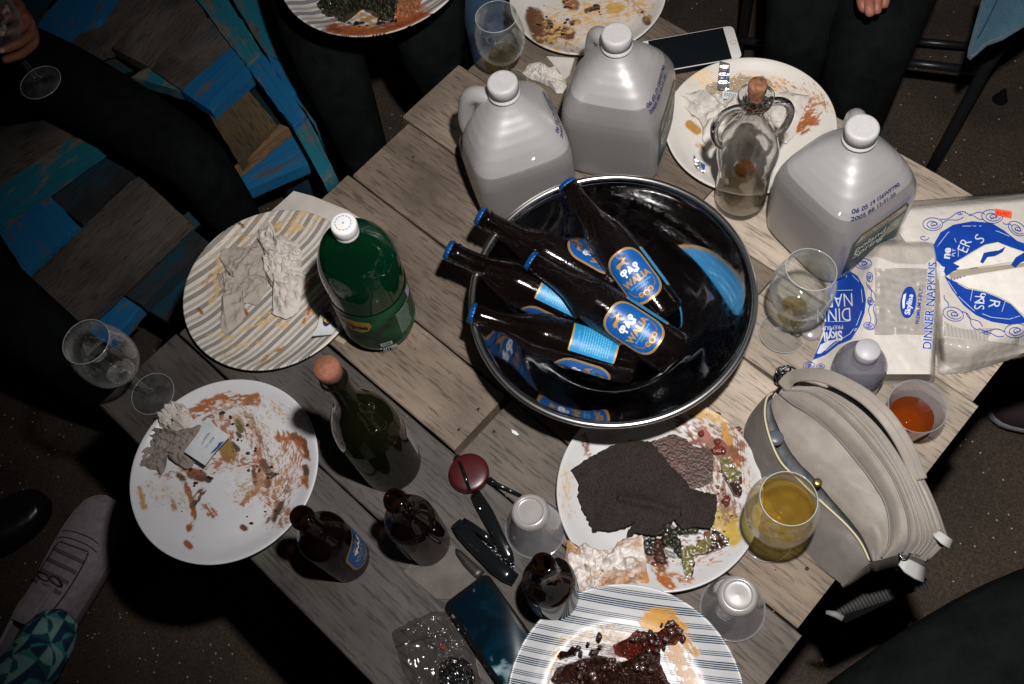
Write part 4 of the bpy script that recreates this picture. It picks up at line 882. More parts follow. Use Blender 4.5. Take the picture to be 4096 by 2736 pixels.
# ================================================================== water jugs
hdpe = thin('milky jug plastic', (.84, .85, .88), diff=(.74, .72, .72), dfac=.54, rough=.30, ior=1.5, tfac_edge=.12, sheen_gloss=.15)
hdpe_cap = pm('frosted white cap', (.44, .43, .43), .5, var=.1, vscale=300, sss=.2)
waterm = thin('water behind plastic', (.80, .79, .80), diff=(.30, .27, .25), dfac=.25, rough=.05, ior=1.33)
hdpe_wet = thin('milky plastic against water', (.70, .70, .73), diff=(.66, .625, .615), dfac=.32, rough=.30, ior=1.5, tfac_edge=.12, sheen_gloss=.10)
lab_green = pm('jug label dark green', (.022, .06, .055), .45, vscale=60, color2=(.012, .028, .03))
lab_tan = ink('label tan', (.42, .33, .2)); lab_blue = ink('label blue', (.03, .16, .26)); lab_white = ink('label pale lettering', (.6, .58, .5))
lab_photo = pm('label landscape print', (.40, .36, .26), .45, vscale=110, color2=(.07, .12, .11))
def jug_section(z, top=False):
    """(half width, squareness) of the jug at height z"""
    pts = [(0, .064, 5), (.004, .069, 5), (.012, .073, 5.5), (.06, .0745, 6), (.118, .0745, 6), (.130, .0738, 5.5), (.142, .0720, 5.2), (.155, .0680, 4.8), (.170, .0618, 4.3), (.185, .0532, 3.8), (.200, .0420, 3.2), (.212, .0315, 2.6), (.222, .0235, 2.1), (.228, .0195, 2)]
    zs = [p[0] for p in pts]; return np.interp(z, zs, [p[1] for p in pts]), np.interp(z, zs, [p[2] for p in pts])
def squircle(a, hw, n):
    c, s = math.cos(a), math.sin(a); r = (abs(c)**n+abs(s)**n)**(-1/n); return hw*r
def jug(label, cappx, yawdeg, water, hcap=.248, wlevel=.12, lab=True, rings=True):
    w = W(cappx[0], cappx[1], hcap); base = (w[0], w[1], .0003)
    root = thing('water_jug', label, 'water jug', base, 'gallon water jugs'); ZSC = .945; _n0 = len(col.objects); root.rotation_euler = (0, 0, math.radians(yawdeg))
    seg = 96; zs = list(np.linspace(0, .012, 4))+list(np.linspace(.02, .125, 24))+list(np.linspace(.128, .228, 60))
    def body(scale=1.0, zmax=9, z0=0):
        V = []; F = []; rows = 0
        for z in zs:
            if z > zmax: break
            hw, n = jug_section(z)
            for k in range(seg):
                a = 2*math.pi*k/seg; r = squircle(a, hw*scale, n)
                # corner recess for the handle at 135 deg
                da = math.atan2(math.sin(a-math.radians(135)), math.cos(a-math.radians(135)))
                rec = math.exp(-(da/.36)**2)*np.clip((z-.085)/.03, 0, 1)*np.clip((.215-z)/.03, 0, 1)
                r *= 1-.34*rec
                # shallow groove rings below the neck
                if z > .17: r *= 1+.004*math.sin(z*520)*np.clip((z-.185)/.02, 0, 1)
                V.append((r*math.cos(a), r*math.sin(a), z+z0))
            rows += 1
        for j in range(rows-1):
            F += [(j*seg+k, j*seg+(k+1) % seg, (j+1)*seg+(k+1) % seg, (j+1)*seg+k) for k in range(seg)]
        F.append(tuple(reversed(range(seg)))); return V, F, rows
    V, F, _ = body(); bo_ = mk('body', V, F, hdpe, root); bo_.data.materials.append(hdpe_wet); zc_ = [sum(V[i][2] for i in f)/len(f) for f in F]
    bo_.data.polygons.foreach_set('material_index', [1 if (z_ < wlevel and water) else 0 for z_ in zc_])
    V, F = lathe([(.0195, .226), (.0195, .231), (.0218, .232), (.0218, .235), (.019, .236), (.0185, .2405)], 40); mk('neck', V, F, hdpe_cap, root)
    prof = [(.0, .2592), (.0150, .2592), (.0175, .2594), (.0195, .2586), (.0206, .2565), (.0209, .2555), (.0211, .241), (.0200, .2405)]
    V, F = lathe(prof[::-1], 60)
    V = [(x*(1+.012*(k % 2)) if abs(math.hypot(x, y)-.0205) < .0006 else x, y*(1+.012*(k % 2)) if abs(math.hypot(x, y)-.0205) < .0006 else y, z) for k, (x, y, z) in enumerate(V)]
    mk('cap', V, F, hdpe_cap, root)
    if lab:  # grey printed mark on the cap
        parts = [lathe([(.0, .2596), (.0028, .2596)], 8)]
    d = np.array([math.cos(math.radians(135)), math.sin(math.radians(135))])
    hp = [(*d*.012, .208), (*d*.030, .212), (*d*.047, .209), (*d*.060, .196), (*d*.068, .172), (*d*.073, .145), (*d*.073, .120), (*d*.066, .098), (*d*.054, .088)]
    hp = curve_pts(hp, 5); V, F = tube(hp, [.0128]*len(hp), 14); mk('handle', V, F, hdpe, root)
    if water:
        V, F, rows = body(.975, wlevel, .002)
        F.append(tuple((rows-1)*seg+k for k in range(seg))); mk('water', V, F, waterm, root)
    # paper label on the +x face and its print
    def onface(V2, lift):  # V2: (u along y, z) on the +x face
        out_ = []
        for u, z in V2:
            hw, n = jug_section(z); x = hw*(1-abs(u/hw)**n)**(1/n) if abs(u) < hw else 0; out_.append((x+lift, u, z))
        return out_
    def fpoly(pts, mat, lift, nm='label'):
        V, F = polyfill(pts, .008); return mk(nm, onface([(v[0], v[1]) for v in V], lift), F, mat, root)
    fpoly([(-.052, .030), (.046, .030), (.046, .118), (.040, .130), (-.040, .130), (-.052, .118)], lab_green, .0006)
    fpoly([(-.048, .112), (.043, .112), (.038, .127), (-.040, .127)], lab_tan, .0009, 'label_band')
    fpoly([(-.048, .105), (.043, .107), (.043, .111), (-.048, .110)], lab_blue, .0009, 'label_band')
    fpoly([(-.048, .056), (.043, .062), (.043, .065), (-.048, .058)], lab_blue, .0009, 'label_band')
    fpoly([(.0, .068), (.043, .068), (.043, .104), (.018, .102)], lab_photo, .0008, 'label_picture')
    for s_, u, z, h in (('100% NATURAL', -.038, .1195, .0090), ('SPRING WATER', -.036, .1135, .0066), ('poland', -.044, .088, .020), ('Spring', -.044, .0695, .022)):
        V, F = text_mesh(s_, h, .0003 if h > .01 else 0); mk('lettering', onface([(v[0]+u, v[1]+z) for v in V], .0012), F, lab_white if h > .01 else i_blk, root, smooth=False)
    # ink-jet date on the shoulder, at the corner between front (-y) and label face
    def onshoulder(V2, aa, lift=.0007):
        out_ = []
        for u, s_ in V2:
            z = s_; hw, n = jug_section(z); a = aa+u/.062; r = squircle(a, hw, n)+lift; out_.append((r*math.cos(a), r*math.sin(a), z+lift))
        return out_
    for s_, z in (('06 05 19 156WF790', .170), ('2005 BB 12-31-20', .1605)):
        V, F = text_mesh(s_, .0085, .00025); V, F = refine(V, F, .004)
        mk('date_print', onshoulder([(v[0], v[1]*.9+z) for v in V], math.radians(-42)), F, i_navy, root, smooth=False)
    for o_ in root.children: o_.data.transform(Matrix.Diagonal((1, 1, ZSC, 1)))
    return root
jug('left water jug with finger handle, about half full, behind the steel basin', (1150, 183), 22, True, wlevel=.145)
jug('tallest looking middle water jug, between the top plate and the steel basin', (1413, 72), -14, True, wlevel=.172)
j3 = jug('right water jug with green label facing the napkin packs', (1979, 286), -52, True, wlevel=.160)

# ================================================================== steel basin with beer
m, nt, out = newmat('polished steel'); L = nt.links.new
p = N(nt, 'ShaderNodeBsdfPrincipled'); L(p.outputs[0], out.inputs[0]); p.inputs['Metallic'].default_value = 1; p.inputs['Base Color'].default_value = (.8, .8, .82, 1); p.inputs['Roughness'].default_value = .12
tc = N(nt, 'ShaderNodeTexCoord'); nz = N(nt, 'ShaderNodeTexNoise'); nz.inputs['Scale'].default_value = 14; L(tc.outputs['Object'], nz.inputs['Vector'])
bn = N(nt, 'ShaderNodeBump'); bn.inputs['Strength'].default_value = .04; bn.inputs['Distance'].default_value = .001; L(nz.outputs[0], bn.inputs['Height'])
n2 = N(nt, 'ShaderNodeTexNoise'); n2.inputs['Scale'].default_value = 90; n2.inputs['Detail'].default_value = 6; L(tc.outputs['Object'], n2.inputs['Vector'])
mr = N(nt, 'ShaderNodeMapRange'); mr.inputs[1].default_value = .4; mr.inputs[2].default_value = .75; mr.inputs[3].default_value = .03; mr.inputs[4].default_value = .13; L(n2.outputs[0], mr.inputs[0]); L(mr.outputs[0], p.inputs['Roughness']); L(bn.outputs[0], p.inputs['Normal'])
steel = m
TC = np.array([-.039, .640]); ZR = .118; RR = .193
basin = thing('steel_basin', 'round polished steel basin with rolled rim holding five beer bottles', 'basin', (TC[0], TC[1], .0003))
pr = smooth_prof([(.0, .0275), (.05, .0274), (.086, .0278), (.103, .0325), (.122, .048), (.140, .066), (.158, .0845), (.174, .1015), (.1805, .110), (.182, .116)], 6)
rimc = (.1865, .1165)
rim = [(rimc[0]+.0046*math.cos(a), rimc[1]+.0042*math.sin(a)) for a in np.linspace(math.pi, -1.1, 16)]
outp = smooth_prof([(.1838, .1035), (.1775, .097), (.160, .079), (.142, .0605), (.124, .043), (.105, .0285), (.090, .0245), (.087, .0242), (.085, .018), (.083, .004), (.085, 0), (.0, 0)], 6)
V, F = lathe(pr, 144); mk('bowl', V, F, steel, basin)
V, F = lathe([(.1822, .1162)]+rim[1:]+[(.1838, .1035)], 144); mk('rim', V, F, pm('brushed steel rim', (.75, .74, .73), .26, 1, bump=.1, bscale=60), basin)
V, F = lathe(outp, 144); mk('outer_wall', V, F, steel, basin)
# water pooled in the basin floor with melted ice
pool = thin('melt water', (.55, .6, .62), rough=.02, ior=1.33, bump=.35, bscale=60, bdist=.002)
V, F = lathe([(0, .030), (.06, .030), (.095, .0302)], 72); mk('water', V, F, pool, basin)

# ---- beer bottles
m, nt, out = newmat('wet brown bottle glass'); L = nt.links.new
p = N(nt, 'ShaderNodeBsdfPrincipled'); p.inputs['Base Color'].default_value = (.003, .0014, .0008, 1); p.inputs['Roughness'].default_value = .11; p.inputs['Specular IOR Level'].default_value = .5
tr = N(nt, 'ShaderNodeBsdfTransparent'); tr.inputs[0].default_value = (.12, .04, .012, 1); mxs = N(nt, 'ShaderNodeMixShader'); mxs.inputs[0].default_value = .94
tc = N(nt, 'ShaderNodeTexCoord'); vo = N(nt, 'ShaderNodeTexVoronoi'); vo.inputs['Scale'].default_value = 480; L(tc.outputs['Object'], vo.inputs['Vector'])
mr = N(nt, 'ShaderNodeMapRange'); mr.inputs[1].default_value = .0; mr.inputs[2].default_value = .5; mr.inputs[3].default_value = 1; mr.inputs[4].default_value = 0; L(vo.outputs['Distance'], mr.inputs[0])
bn = N(nt, 'ShaderNodeBump'); bn.inputs['Strength'].default_value = 1; bn.inputs['Distance'].default_value = .003; L(mr.outputs[0], bn.inputs['Height']); L(bn.outputs[0], p.inputs['Normal'])
L(tr.outputs[0], mxs.inputs[1]); L(p.outputs[0], mxs.inputs[2]); L(mxs.outputs[0], out.inputs[0]); brown_wet = m
brown_dry = newmat('dry brown bottle glass'); m, nt, out = brown_dry; L = nt.links.new
p = N(nt, 'ShaderNodeBsdfPrincipled'); p.inputs['Base Color'].default_value = (.006, .003, .002, 1); p.inputs['Roughness'].default_value = .05
tr = N(nt, 'ShaderNodeBsdfTransparent'); tr.inputs[0].default_value = (.24, .10, .035, 1); mxs = N(nt, 'ShaderNodeMixShader'); mxs.inputs[0].default_value = .62
L(tr.outputs[0], mxs.inputs[1]); L(p.outputs[0], mxs.inputs[2]); L(mxs.outputs[0], out.inputs[0]); brown_dry = m
i_lab = pm('blue beer label', (.004, .085, .30), .38, vscale=60, color2=(.003, .055, .23), bump=.12, bscale=700)
i_lab2 = pm('pale blue back label', (.012, .22, .46), .40, vscale=60, color2=(.010, .17, .38), bump=.12, bscale=700)
i_gold = pm('gold print', (.36, .22, .08), .4, .2, bump=.1, bscale=500); i_wht = ink('white print', (.66, .68, .70)); i_cyan = ink('pale blue print', (.12, .42, .58)); i_cap = pm('metallic blue crown cap', (.008, .08, .26), .28, .55)
BR = .0303
dropm = pm('water droplets', (.02, .02, .022), .04, spec=1.0, coat=1)
def bottle_prof(R_=BR, H_=.228):
    k = H_/.228
    return [(0, .004), (.018, .002), (R_*.93, 0), (R_, .004*k), (R_, .118*k), (R_*.985, .128*k), (R_*.90, .140*k), (R_*.74, .153*k), (R_*.58, .166*k), (.0150, .180*k), (.0135, .195*k), (.0130, .212*k), (.0142, .2125*k), (.0145, .2165*k), (.0133, .218*k), (.0132, .2265*k), (.0120, H_), (.0098, H_), (.0098, H_-.03)]
def wrap(V2, ang0, R_, lift, z0=0, curve=True):
    """(u, v): u metres round the bottle, v metres up"""
    out_ = []
    for u, v in V2: a = ang0+u/R_; out_.append(((R_+lift)*math.cos(a), (R_+lift)*math.sin(a), z0+v))
    return out_
def rrect(w, h, r, n=6, top=None):
    out_ = []
    for cx_, cy_, a0, rr in ((w/2, h/2, 0, top or r), (-w/2, h/2, 90, top or r), (-w/2, -h/2, 180, r), (w/2, -h/2, 270, r)):
        for k in range(n+1):
            a = math.radians(a0+90*k/n); out_.append((cx_-math.copysign(rr, cx_)+rr*math.cos(a), cy_-math.copysign(rr, cy_)+rr*math.sin(a)))
    return out_
def label_art(parent, ang, zc, R_=BR, front=True, k=1.0):
    def pp(pts, mat, lift, nm, ml=.005):
        V, F = polyfill(pts, ml); return mk(nm, wrap([(v[0]*k, v[1]*k) for v in V], ang, R_, lift, zc), F, mat, lab_)
    if front:
        V, F = polyfill(rrect(.056, .078, .022, 8), .005); lab_ = mk('front_label', wrap([(v[0]*k, v[1]*k) for v in V], ang, R_, .0003, zc), F, i_gold, parent)
        pp(rrect(.050, .072, .0195, 8), i_lab, .0005, 'label_field')
        V, F = ribbon([(x, y) for x, y in rrect(.0535, .0755, .0207, 8)]+[rrect(.0535, .0755, .0207, 8)[0]], .0004); mk('label_line', wrap([(v[0]*k, v[1]*k) for v in V], ang, R_, .0005, zc), F, i_blk, lab_, smooth=False)
        def tx(s_, u, v, h, mat, lift=.0008, bold=0, sh=0, sp=1):
            V, F = text_mesh(s_, h*k, bold, shear=sh, spacing=sp); wd = V[:, 0].max()-V[:, 0].min() if len(V) else 0
            V, F = refine(V, F, .004); V = [(q[0]-wd/2+u*k, q[1]+v*k) for q in V]; mk('lettering', wrap(V, ang, R_, lift, zc), F, mat, lab_, smooth=False)
        tx('ዋልያ', -.001, .0035, .0150, i_wht, bold=.0006)
        tx('WALIA', .001, -.0095, .0128, i_gold, bold=.0006, sp=1.02)
        tx('European Quality', .000, -.0145, .0046, i_cyan, sh=.3); tx('LAGER BEER', .000, -.0185, .0036, i_cyan)
        for u in (-.0165, .0165):
            pass
        # leaping long-horned goat: gold body over a dark blue one
        def goat(ox, oy, s_, mat, lift):
            body_ = [(-.009, .0), (-.007, .003), (-.003, .0035), (.001, .003), (.004, .005), (.006, .0065), (.009, .005), (.0085, .0035), (.006, .003), (.005, .0005), (.0065, -.003), (.0085, -.0045), (.0078, -.0052), (.005, -.0035), (.003, -.001), (-.002, -.001), (-.004, -.003), (-.0075, -.0065), (-.0085, -.006), (-.006, -.0025), (-.008, -.002)]
            pp([(ox+x*s_, oy+y*s_) for x, y in body_], mat, lift, 'goat_emblem', .006)
            horn = [(ox+(.0062+.0055*math.sin(t_))*s_*-1+.012*s_, oy+(.0065+.0055*(1-math.cos(t_)))*s_) for t_ in np.linspace(0, 2.6, 10)]
            V, F = ribbon(horn, [.0010*s_*(1-.7*i/10) for i in range(10)]); mk('goat_horn', wrap([(v[0]*k, v[1]*k) for v in V], ang, R_, lift, zc), F, mat, lab_, smooth=False)
        goat(-.002, .0245, 1.0, i_navy, .0008); goat(-.005, .0215, 1.0, i_gold, .0010)
        for u, v, r_ in ((-.0075, -.0265, .0036), (0, -.028, .0042), (.0075, -.0265, .0036)):
            pp([(u+r_*math.cos(a), v+r_*math.sin(a)) for a in np.linspace(0, 2*math.pi, 14, endpoint=False)], i_gold, .0008, 'medal', .01)
            pp([(u+r_*.62*math.cos(a), v+r_*.62*math.sin(a)) for a in np.linspace(0, 2*math.pi, 10, endpoint=False)], ink('dull bronze print', (.16, .10, .06)), .0010, 'medal_centre', .01)
        for sgn in (-1, 1):
            arc = [(sgn*(.0125+.0075*math.sin(t_)), -.0255+.016*(1-math.cos(t_))) for t_ in np.linspace(0, 1.4, 9)]; V, F = ribbon(arc, .0016); mk('wreath', wrap([(v[0]*k, v[1]*k) for v in V], ang, R_, .0008, zc), F, ink('dull bronze print', (.16, .10, .06)), lab_, smooth=False)
    else:
        V, F = polyfill(rrect(.044, .064, .002, 2), .005); lab_ = mk('back_label', wrap([(v[0]*k, v[1]*k) for v in V], ang, R_, .0003, zc), F, i_gold, parent)
        pp(rrect(.044, .059, .0015, 2), i_lab2, .0005, 'label_field')
        V, F = text_mesh('QUALITY', .0042); wd = V[:, 0].max(); mk('lettering', wrap([(q[0]-wd/2, q[1]+.021) for q in V], ang, R_, .0008, zc), F, i_cyan, lab_, smooth=False)
        parts = []
        for r_ in range(12):
            v = .016-r_*.0034; u = -.018
            while u < .017:
                w_ = random.uniform(.0015, .005); q, f = box(u, u+w_, v, v+.0011, 0, 0); parts.append((wrap([(a[0], a[1]) for a in q[:4]], ang, R_, .0008, zc), [(0, 1, 3, 2)])); u += w_+.0012
        V, F = join(*parts); mk('small_print', V, F, i_cyan, lab_, smooth=False)
def crown(parent, z):
    seg = 84; pr_ = [(.0, .0062), (.0115, .0062), (.0128, .0055), (.0134, .0040), (.0140, .0015), (.0146, -.0008), (.0138, -.0010)]
    V = []; F = []
    for j, (r, zz) in enumerate(pr_):
        for k in range(seg):
            a = 2*math.pi*k/seg; rr = r*(1+(.045*max(0, j-2)/3)*math.cos(21*a)); V.append((rr*math.cos(a), rr*math.sin(a), z+zz))
    for j in range(len(pr_)-1): F += [(j*seg+k, (j+1)*seg+k, (j+1)*seg+(k+1) % seg, j*seg+(k+1) % seg) for k in range(seg)]
    return mk('crown_cap', V, F, i_cap, parent)
def beer(label, loc, rot, wet=True, cap=True, group='beer bottles lying in the steel basin', H_=.228, back=math.radians(150), k=1.0):
    b = thing('beer_bottle', label, 'beer bottle', loc, group, rot)
    pr_ = bottle_prof(BR*k, H_); V, F = lathe(smooth_prof(pr_[:4], 2)[:-1]+[pr_[3]]+smooth_prof(pr_[4:12], 5)+pr_[12:], 72); mk('glass', V, F, brown_wet if wet else brown_dry, b, autos=50)
    label_art(b, 0, .064*H_/.228, BR*k, True); label_art(b, back, .062*H_/.228, BR*k, False)
    if cap: crown(b, H_-.0042)
    if wet:
        zz = [q_[1] for q_ in pr_[3:12]]; rr_ = [q_[0] for q_ in pr_[3:12]]; parts = []
        for k_ in range(420):
            z_ = random.uniform(.01, .20); a_ = random.uniform(0, 2*math.pi); r_ = np.interp(z_, zz, rr_)+.0002; s_ = random.uniform(.00028, .0008)
            c_ = np.array([r_*math.cos(a_), r_*math.sin(a_), z_]); n_ = np.array([math.cos(a_), math.sin(a_), .1]); t_ = np.array([-math.sin(a_), math.cos(a_), 0]); u_ = np.array([0, 0, 1.])
            vs = [c_+(t_*math.cos(w_)+u_*math.sin(w_))*s_ for w_ in np.linspace(0, 2*math.pi, 6, endpoint=False)]+[c_+(t_*math.cos(w_)+u_*math.sin(w_))*s_*.6+n_*s_*.5 for w_ in np.linspace(0, 2*math.pi, 6, endpoint=False)]+[c_+n_*s_*.7]
            parts.append((vs, [(i_, (i_+1) % 6, 6+(i_+1) % 6, 6+i_) for i_ in range(6)]+[(6+i_, 6+(i_+1) % 6, 12) for i_ in range(6)]))
        V, F = join(*parts); mk('condensation', V, F, dropm, b, kind='stuff')
    return b
def axis_rot(a, b, facing):
    """rotation with local z along a->b and local x (front label) towards 'facing'"""
    z = Vector(b)-Vector(a); z.normalize(); x = Vector(facing); x = (x-z*x.dot(z)).normalized(); y = z.cross(x)
    return Matrix((x, y, z)).transposed().to_quaternion()
CAMP = Vector((0, 0, CH))
def lay(basepx, bz, cappx, cz, facing):
    cap = Vector(W(*cappx, cz)); b0 = Vector(W(*basepx, bz)); d = (b0-cap).normalized(); base = cap+d*.230
    return base, axis_rot(base, cap, facing if facing is not None else (CAMP-(cap+base)/2))
T_ = [((1297, 418), .146, (1560, 775), .078, 'uppermost beer bottle in the basin, its neck over the top rim', None, (.05, 0, 0)),
      ((1212, 594), .150, (1585, 838), .088, 'beer bottle across the middle of the basin with its front label up', None, (0, 0, 0)),
      ((1095, 492), .138, (1445, 690), .064, 'beer bottle second from the top, label turned to the right side', 'up', 0),
      ((1023, 570), .138, (1392, 748), .062, 'beer bottle whose cap sticks out farthest left over the basin rim', 'down', 0),
      ((1075, 716), .132, (1467, 838), .062, 'lowest beer bottle in the basin, back label up and front label down', 'down', 0)]
bb = []
for cpx, cz, bpx, bz, lab_t, mode, off in T_:
    cap = Vector(W(*cpx, cz)); b0 = Vector(W(*bpx, bz)); d = (b0-cap).normalized(); base = cap+d*.230; mid = (cap+base)/2
    view = (CAMP-mid).normalized(); side = d.cross(view).normalized()
    if mode is None: fc = view; 
    elif mode == 'up': fc = view*.20-side*(-1)*.98 if side.y > 0 else view*.20-side*.98
    else:
        s_ = side if side.y < 0 else -side; fc = view*.06+s_*.99
    q = axis_rot(base, cap, fc)
    # back label must come up on the viewer's side for the turned bottles
    if mode == 'down':
        M3 = q.to_matrix(); yv = Vector(M3.col[1]); bk = math.radians(112) if yv.dot(view) > 0 else math.radians(-112)
    else:
        M3 = q.to_matrix(); yv = Vector(M3.col[1]); bk = math.radians(103)*(1 if yv.dot(side if side.x > 0 else -side) > 0 else -1)
    bb.append(beer(lab_t, base, q, back=bk))
# standing empties
def stand(label, toppx, h, turn, k=1.06):
    w = W(*toppx, h); q = Matrix.Rotation(math.radians(turn), 4, 'Z').to_quaternion(); return beer(label, (w[0], w[1], .0003), q, wet=False, cap=False, group='open empty beer bottles on the planks', H_=h, k=k)
stand('open brown beer bottle with blue label next to the saucy plate rim', (688, 1182), .205, 5)
stand('open brown beer bottle below the tall corked bottle', (903, 1143), .198, 60)
stand('open brown beer bottle next to the oily tissue and upturned cup', (1243, 1292), .192, 60)
for b_ in list(col.objects):
    if b_.get('group') == 'open empty beer bottles on the planks':
        pass

# ================================================================== green soda bottle
green = newmat('green bottle plastic'); m, nt, out = green; L = nt.links.new
t_ = N(nt, 'ShaderNodeBsdfTransparent'); t_.inputs[0].default_value = (.02, .22, .08, 1); g_ = N(nt, 'ShaderNodeBsdfGlossy'); g_.inputs['Roughness'].default_value = .04
d_ = N(nt, 'ShaderNodeBsdfDiffuse'); d_.inputs[0].default_value = (.003, .06, .022, 1); fw_, f_ = fres(nt)
m1 = N(nt, 'ShaderNodeMixShader'); lw = N(nt, 'ShaderNodeLayerWeight'); lw.inputs[0].default_value = .3; mr = N(nt, 'ShaderNodeMapRange'); mr.inputs[3].default_value = .16; mr.inputs[4].default_value = .75; L(lw.outputs['Facing'], mr.inputs[0]); L(mr.outputs[0], m1.inputs[0])
L(t_.outputs[0], m1.inputs[1]); L(d_.outputs[0], m1.inputs[2]); m2 = N(nt, 'ShaderNodeMixShader'); L(f_.outputs[0], m2.inputs[0]); L(m1.outputs[0], m2.inputs[1]); L(g_.outputs[0], m2.inputs[2]); L(m2.outputs[0], out.inputs[0]); green = m
green_liq = newmat('green tinted drink'); m, nt, out = green_liq; L = nt.links.new
p = N(nt, 'ShaderNodeBsdfPrincipled'); p.inputs['Base Color'].default_value = (.002, .03, .012, 1); p.inputs['Roughness'].default_value = .1
t_ = N(nt, 'ShaderNodeBsdfTransparent'); t_.inputs[0].default_value = (.05, .3, .12, 1); m1 = N(nt, 'ShaderNodeMixShader'); m1.inputs[0].default_value = .6; L(t_.outputs[0], m1.inputs[1]); L(p.outputs[0], m1.inputs[2]); L(m1.outputs[0], out.inputs[0]); green_liq = m
base = Vector(W(876, 741, .0)); base.z = .004
r_ = Vector(W(785, 508, .31))-CAMP; r_.normalize()
best = min(np.linspace(.8, 1.5, 300), key=lambda t_: abs((CAMP+r_*t_-base).length-.300)); capP = CAMP+r_*best
gq = axis_rot(base, capP, (0, -1, .2))
gb = thing('soda_bottle', 'large green plastic soda bottle with white screw cap beside the striped plate', 'soda bottle', base, None, gq)
GR = .0535
prg = smooth_prof([(0, .012), (.02, .010), (.036, .002), (.047, .010), (GR, .030), (GR, .10), (GR*.99, .13), (GR, .165), (GR*.99, .190), (GR*.92, .215), (GR*.76, .238), (GR*.52, .256), (.018, .268), (.0145, .274), (.0140, .280)], 5)
V, F = lathe(prg, 96); mk('bottle_body', V, F, green, gb)
V, F = lathe([(r*.96, z+.002) for r, z in smooth_prof([(0, .012), (.036, .004), (.047, .012), (GR, .030), (GR, .08), (GR*.99, .118)], 5)]+[(0, .12)], 72); mk('drink', V, F, green_liq, gb)
V, F = lathe([(.0138, .268), (.0175, .2685), (.0175, .271), (.0138, .2715)], 48); mk('neck_ring', V, F, green, gb)
capw = pm('white screw cap', (.66, .65, .63), .4)
seg = 120; pr_ = [(.0158, .274), (.0160, .276), (.0160, .279), (.0156, .2795), (.0160, .2805), (.0160, .293), (.0150, .2960), (.0125, .2966), (0, .2966)]; V = []; F = []
for j, (r, z) in enumerate(pr_):
    for k in range(seg):
        a = 2*math.pi*k/seg; rr = r*(1+(.02*(k % 2) if j in (4, 5) else 0)); V.append((rr*math.cos(a), rr*math.sin(a), z))
for j in range(len(pr_)-1): F += [(j*seg+k, j*seg+(k+1) % seg, (j+1)*seg+(k+1) % seg, (j+1)*seg+k) for k in range(seg)]
cp = mk('screw_cap', V, F, capw, gb)
parts = []
for k in range(14):
    a0 = k*2*math.pi/14; pts = [(.0098*math.cos(a0+t_), .0098*math.sin(a0+t_)) for t_ in np.linspace(0, .33, 5)]; V, F = ribbon(pts, .0012); parts.append(([(x, y, .2969) for x, y, _ in V], F))
parts.append(([(.0014*math.cos(a), .0014*math.sin(a), .2969) for a in np.linspace(0, 2*math.pi, 8, endpoint=False)], [tuple(range(8))]))
V, F = join(*parts); mk('cap_print', V, F, ink('light blue cap print', (.10, .28, .5)), cp, smooth=False)
# labels: find the viewer's direction in the bottle frame
vdir = gq.inverted() @ (CAMP-(base+capP)/2); va = math.atan2(vdir.y, vdir.x)
def gp(pts, mat, lift, nm, par=gb, ml=.006):
    V, F = polyfill(pts, ml); return mk(nm, wrap([(v[0], v[1]) for v in V], va, GR, lift), F, mat, par)
lblg = newmat('green film label'); m, nt, out = lblg; L = nt.links.new
p = N(nt, 'ShaderNodeBsdfPrincipled'); p.inputs['Base Color'].default_value = (.004, .10, .036, 1); p.inputs['Roughness'].default_value = .35; p.inputs['Specular IOR Level'].default_value = .15
tc = N(nt, 'ShaderNodeTexCoord'); nz = N(nt, 'ShaderNodeTexNoise'); nz.inputs['Scale'].default_value = 24; nz.inputs['Detail'].default_value = 5; L(tc.outputs['Object'], nz.inputs['Vector'])
cr = N(nt, 'ShaderNodeValToRGB'); cr.color_ramp.elements[0].position = .35; cr.color_ramp.elements[0].color = (.001, .014, .007, 1); cr.color_ramp.elements[1].position = .7; cr.color_ramp.elements[1].color = (.004, .10, .035, 1); L(nz.outputs[0], cr.inputs[0]); L(cr.outputs[0], p.inputs['Base Color']); L(p.outputs[0], out.inputs[0]); lblg = m
V, F = grid(60, 10, lambda u, v: (u, v)); V = [((GR+.0006)*math.cos(va+(u-.5)*4.6), (GR+.0006)*math.sin(va+(u-.5)*4.6), .030+v*.108) for u, v in V]
lb = mk('film_label', V, F, lblg, gb)
gold_s = pm('gold shield print', (.34, .20, .03), .4, vscale=70, color2=(.24, .13, .02))
gp([(q_[0]+.014, q_[1]) for q_ in [(-.086, .118), (-.056, .124), (-.030, .120), (-.0285, .108), (-.034, .094), (-.046, .086), (-.060, .087), (-.086, .096)]], gold_s, .0011, 'shield_print', lb)
V, F = text_mesh('Scopes', .017, .0006); wd = V[:, 0].max(); V, F = refine(V, F, .004); mk('lettering', wrap([(q[0]-wd-.020, q[1]+.099) for q in V], va, GR, .0016), F, i_blk, lb, smooth=False)
facts = ink('pale green print', (.30, .42, .34)); parts = []
gp([(.020, .046), (.046, .050), (.046, .115), (.020, .108)], ink('dark green panel', (.01, .05, .03)), .0010, 'facts_panel', lb)
parts = []
for r__ in range(17):
    v = .105-r__*.0035; u = .0215
    while u < .044:
        w_ = random.uniform(.001, .005); q = [(u, v), (u+w_, v), (u, v+.0014), (u+w_, v+.0014)]; parts.append((wrap(q, va, GR, .0014), [(0, 1, 3, 2)])); u += w_+.0009
V, F = join(*parts); mk('facts_print', V, F, facts, lb, smooth=False)
gp([(-.013, .034), (.004, .034), (.004, .046), (-.013, .046)], ink('pale green print', (.30, .42, .34)), .0010, 'calorie_box', lb)
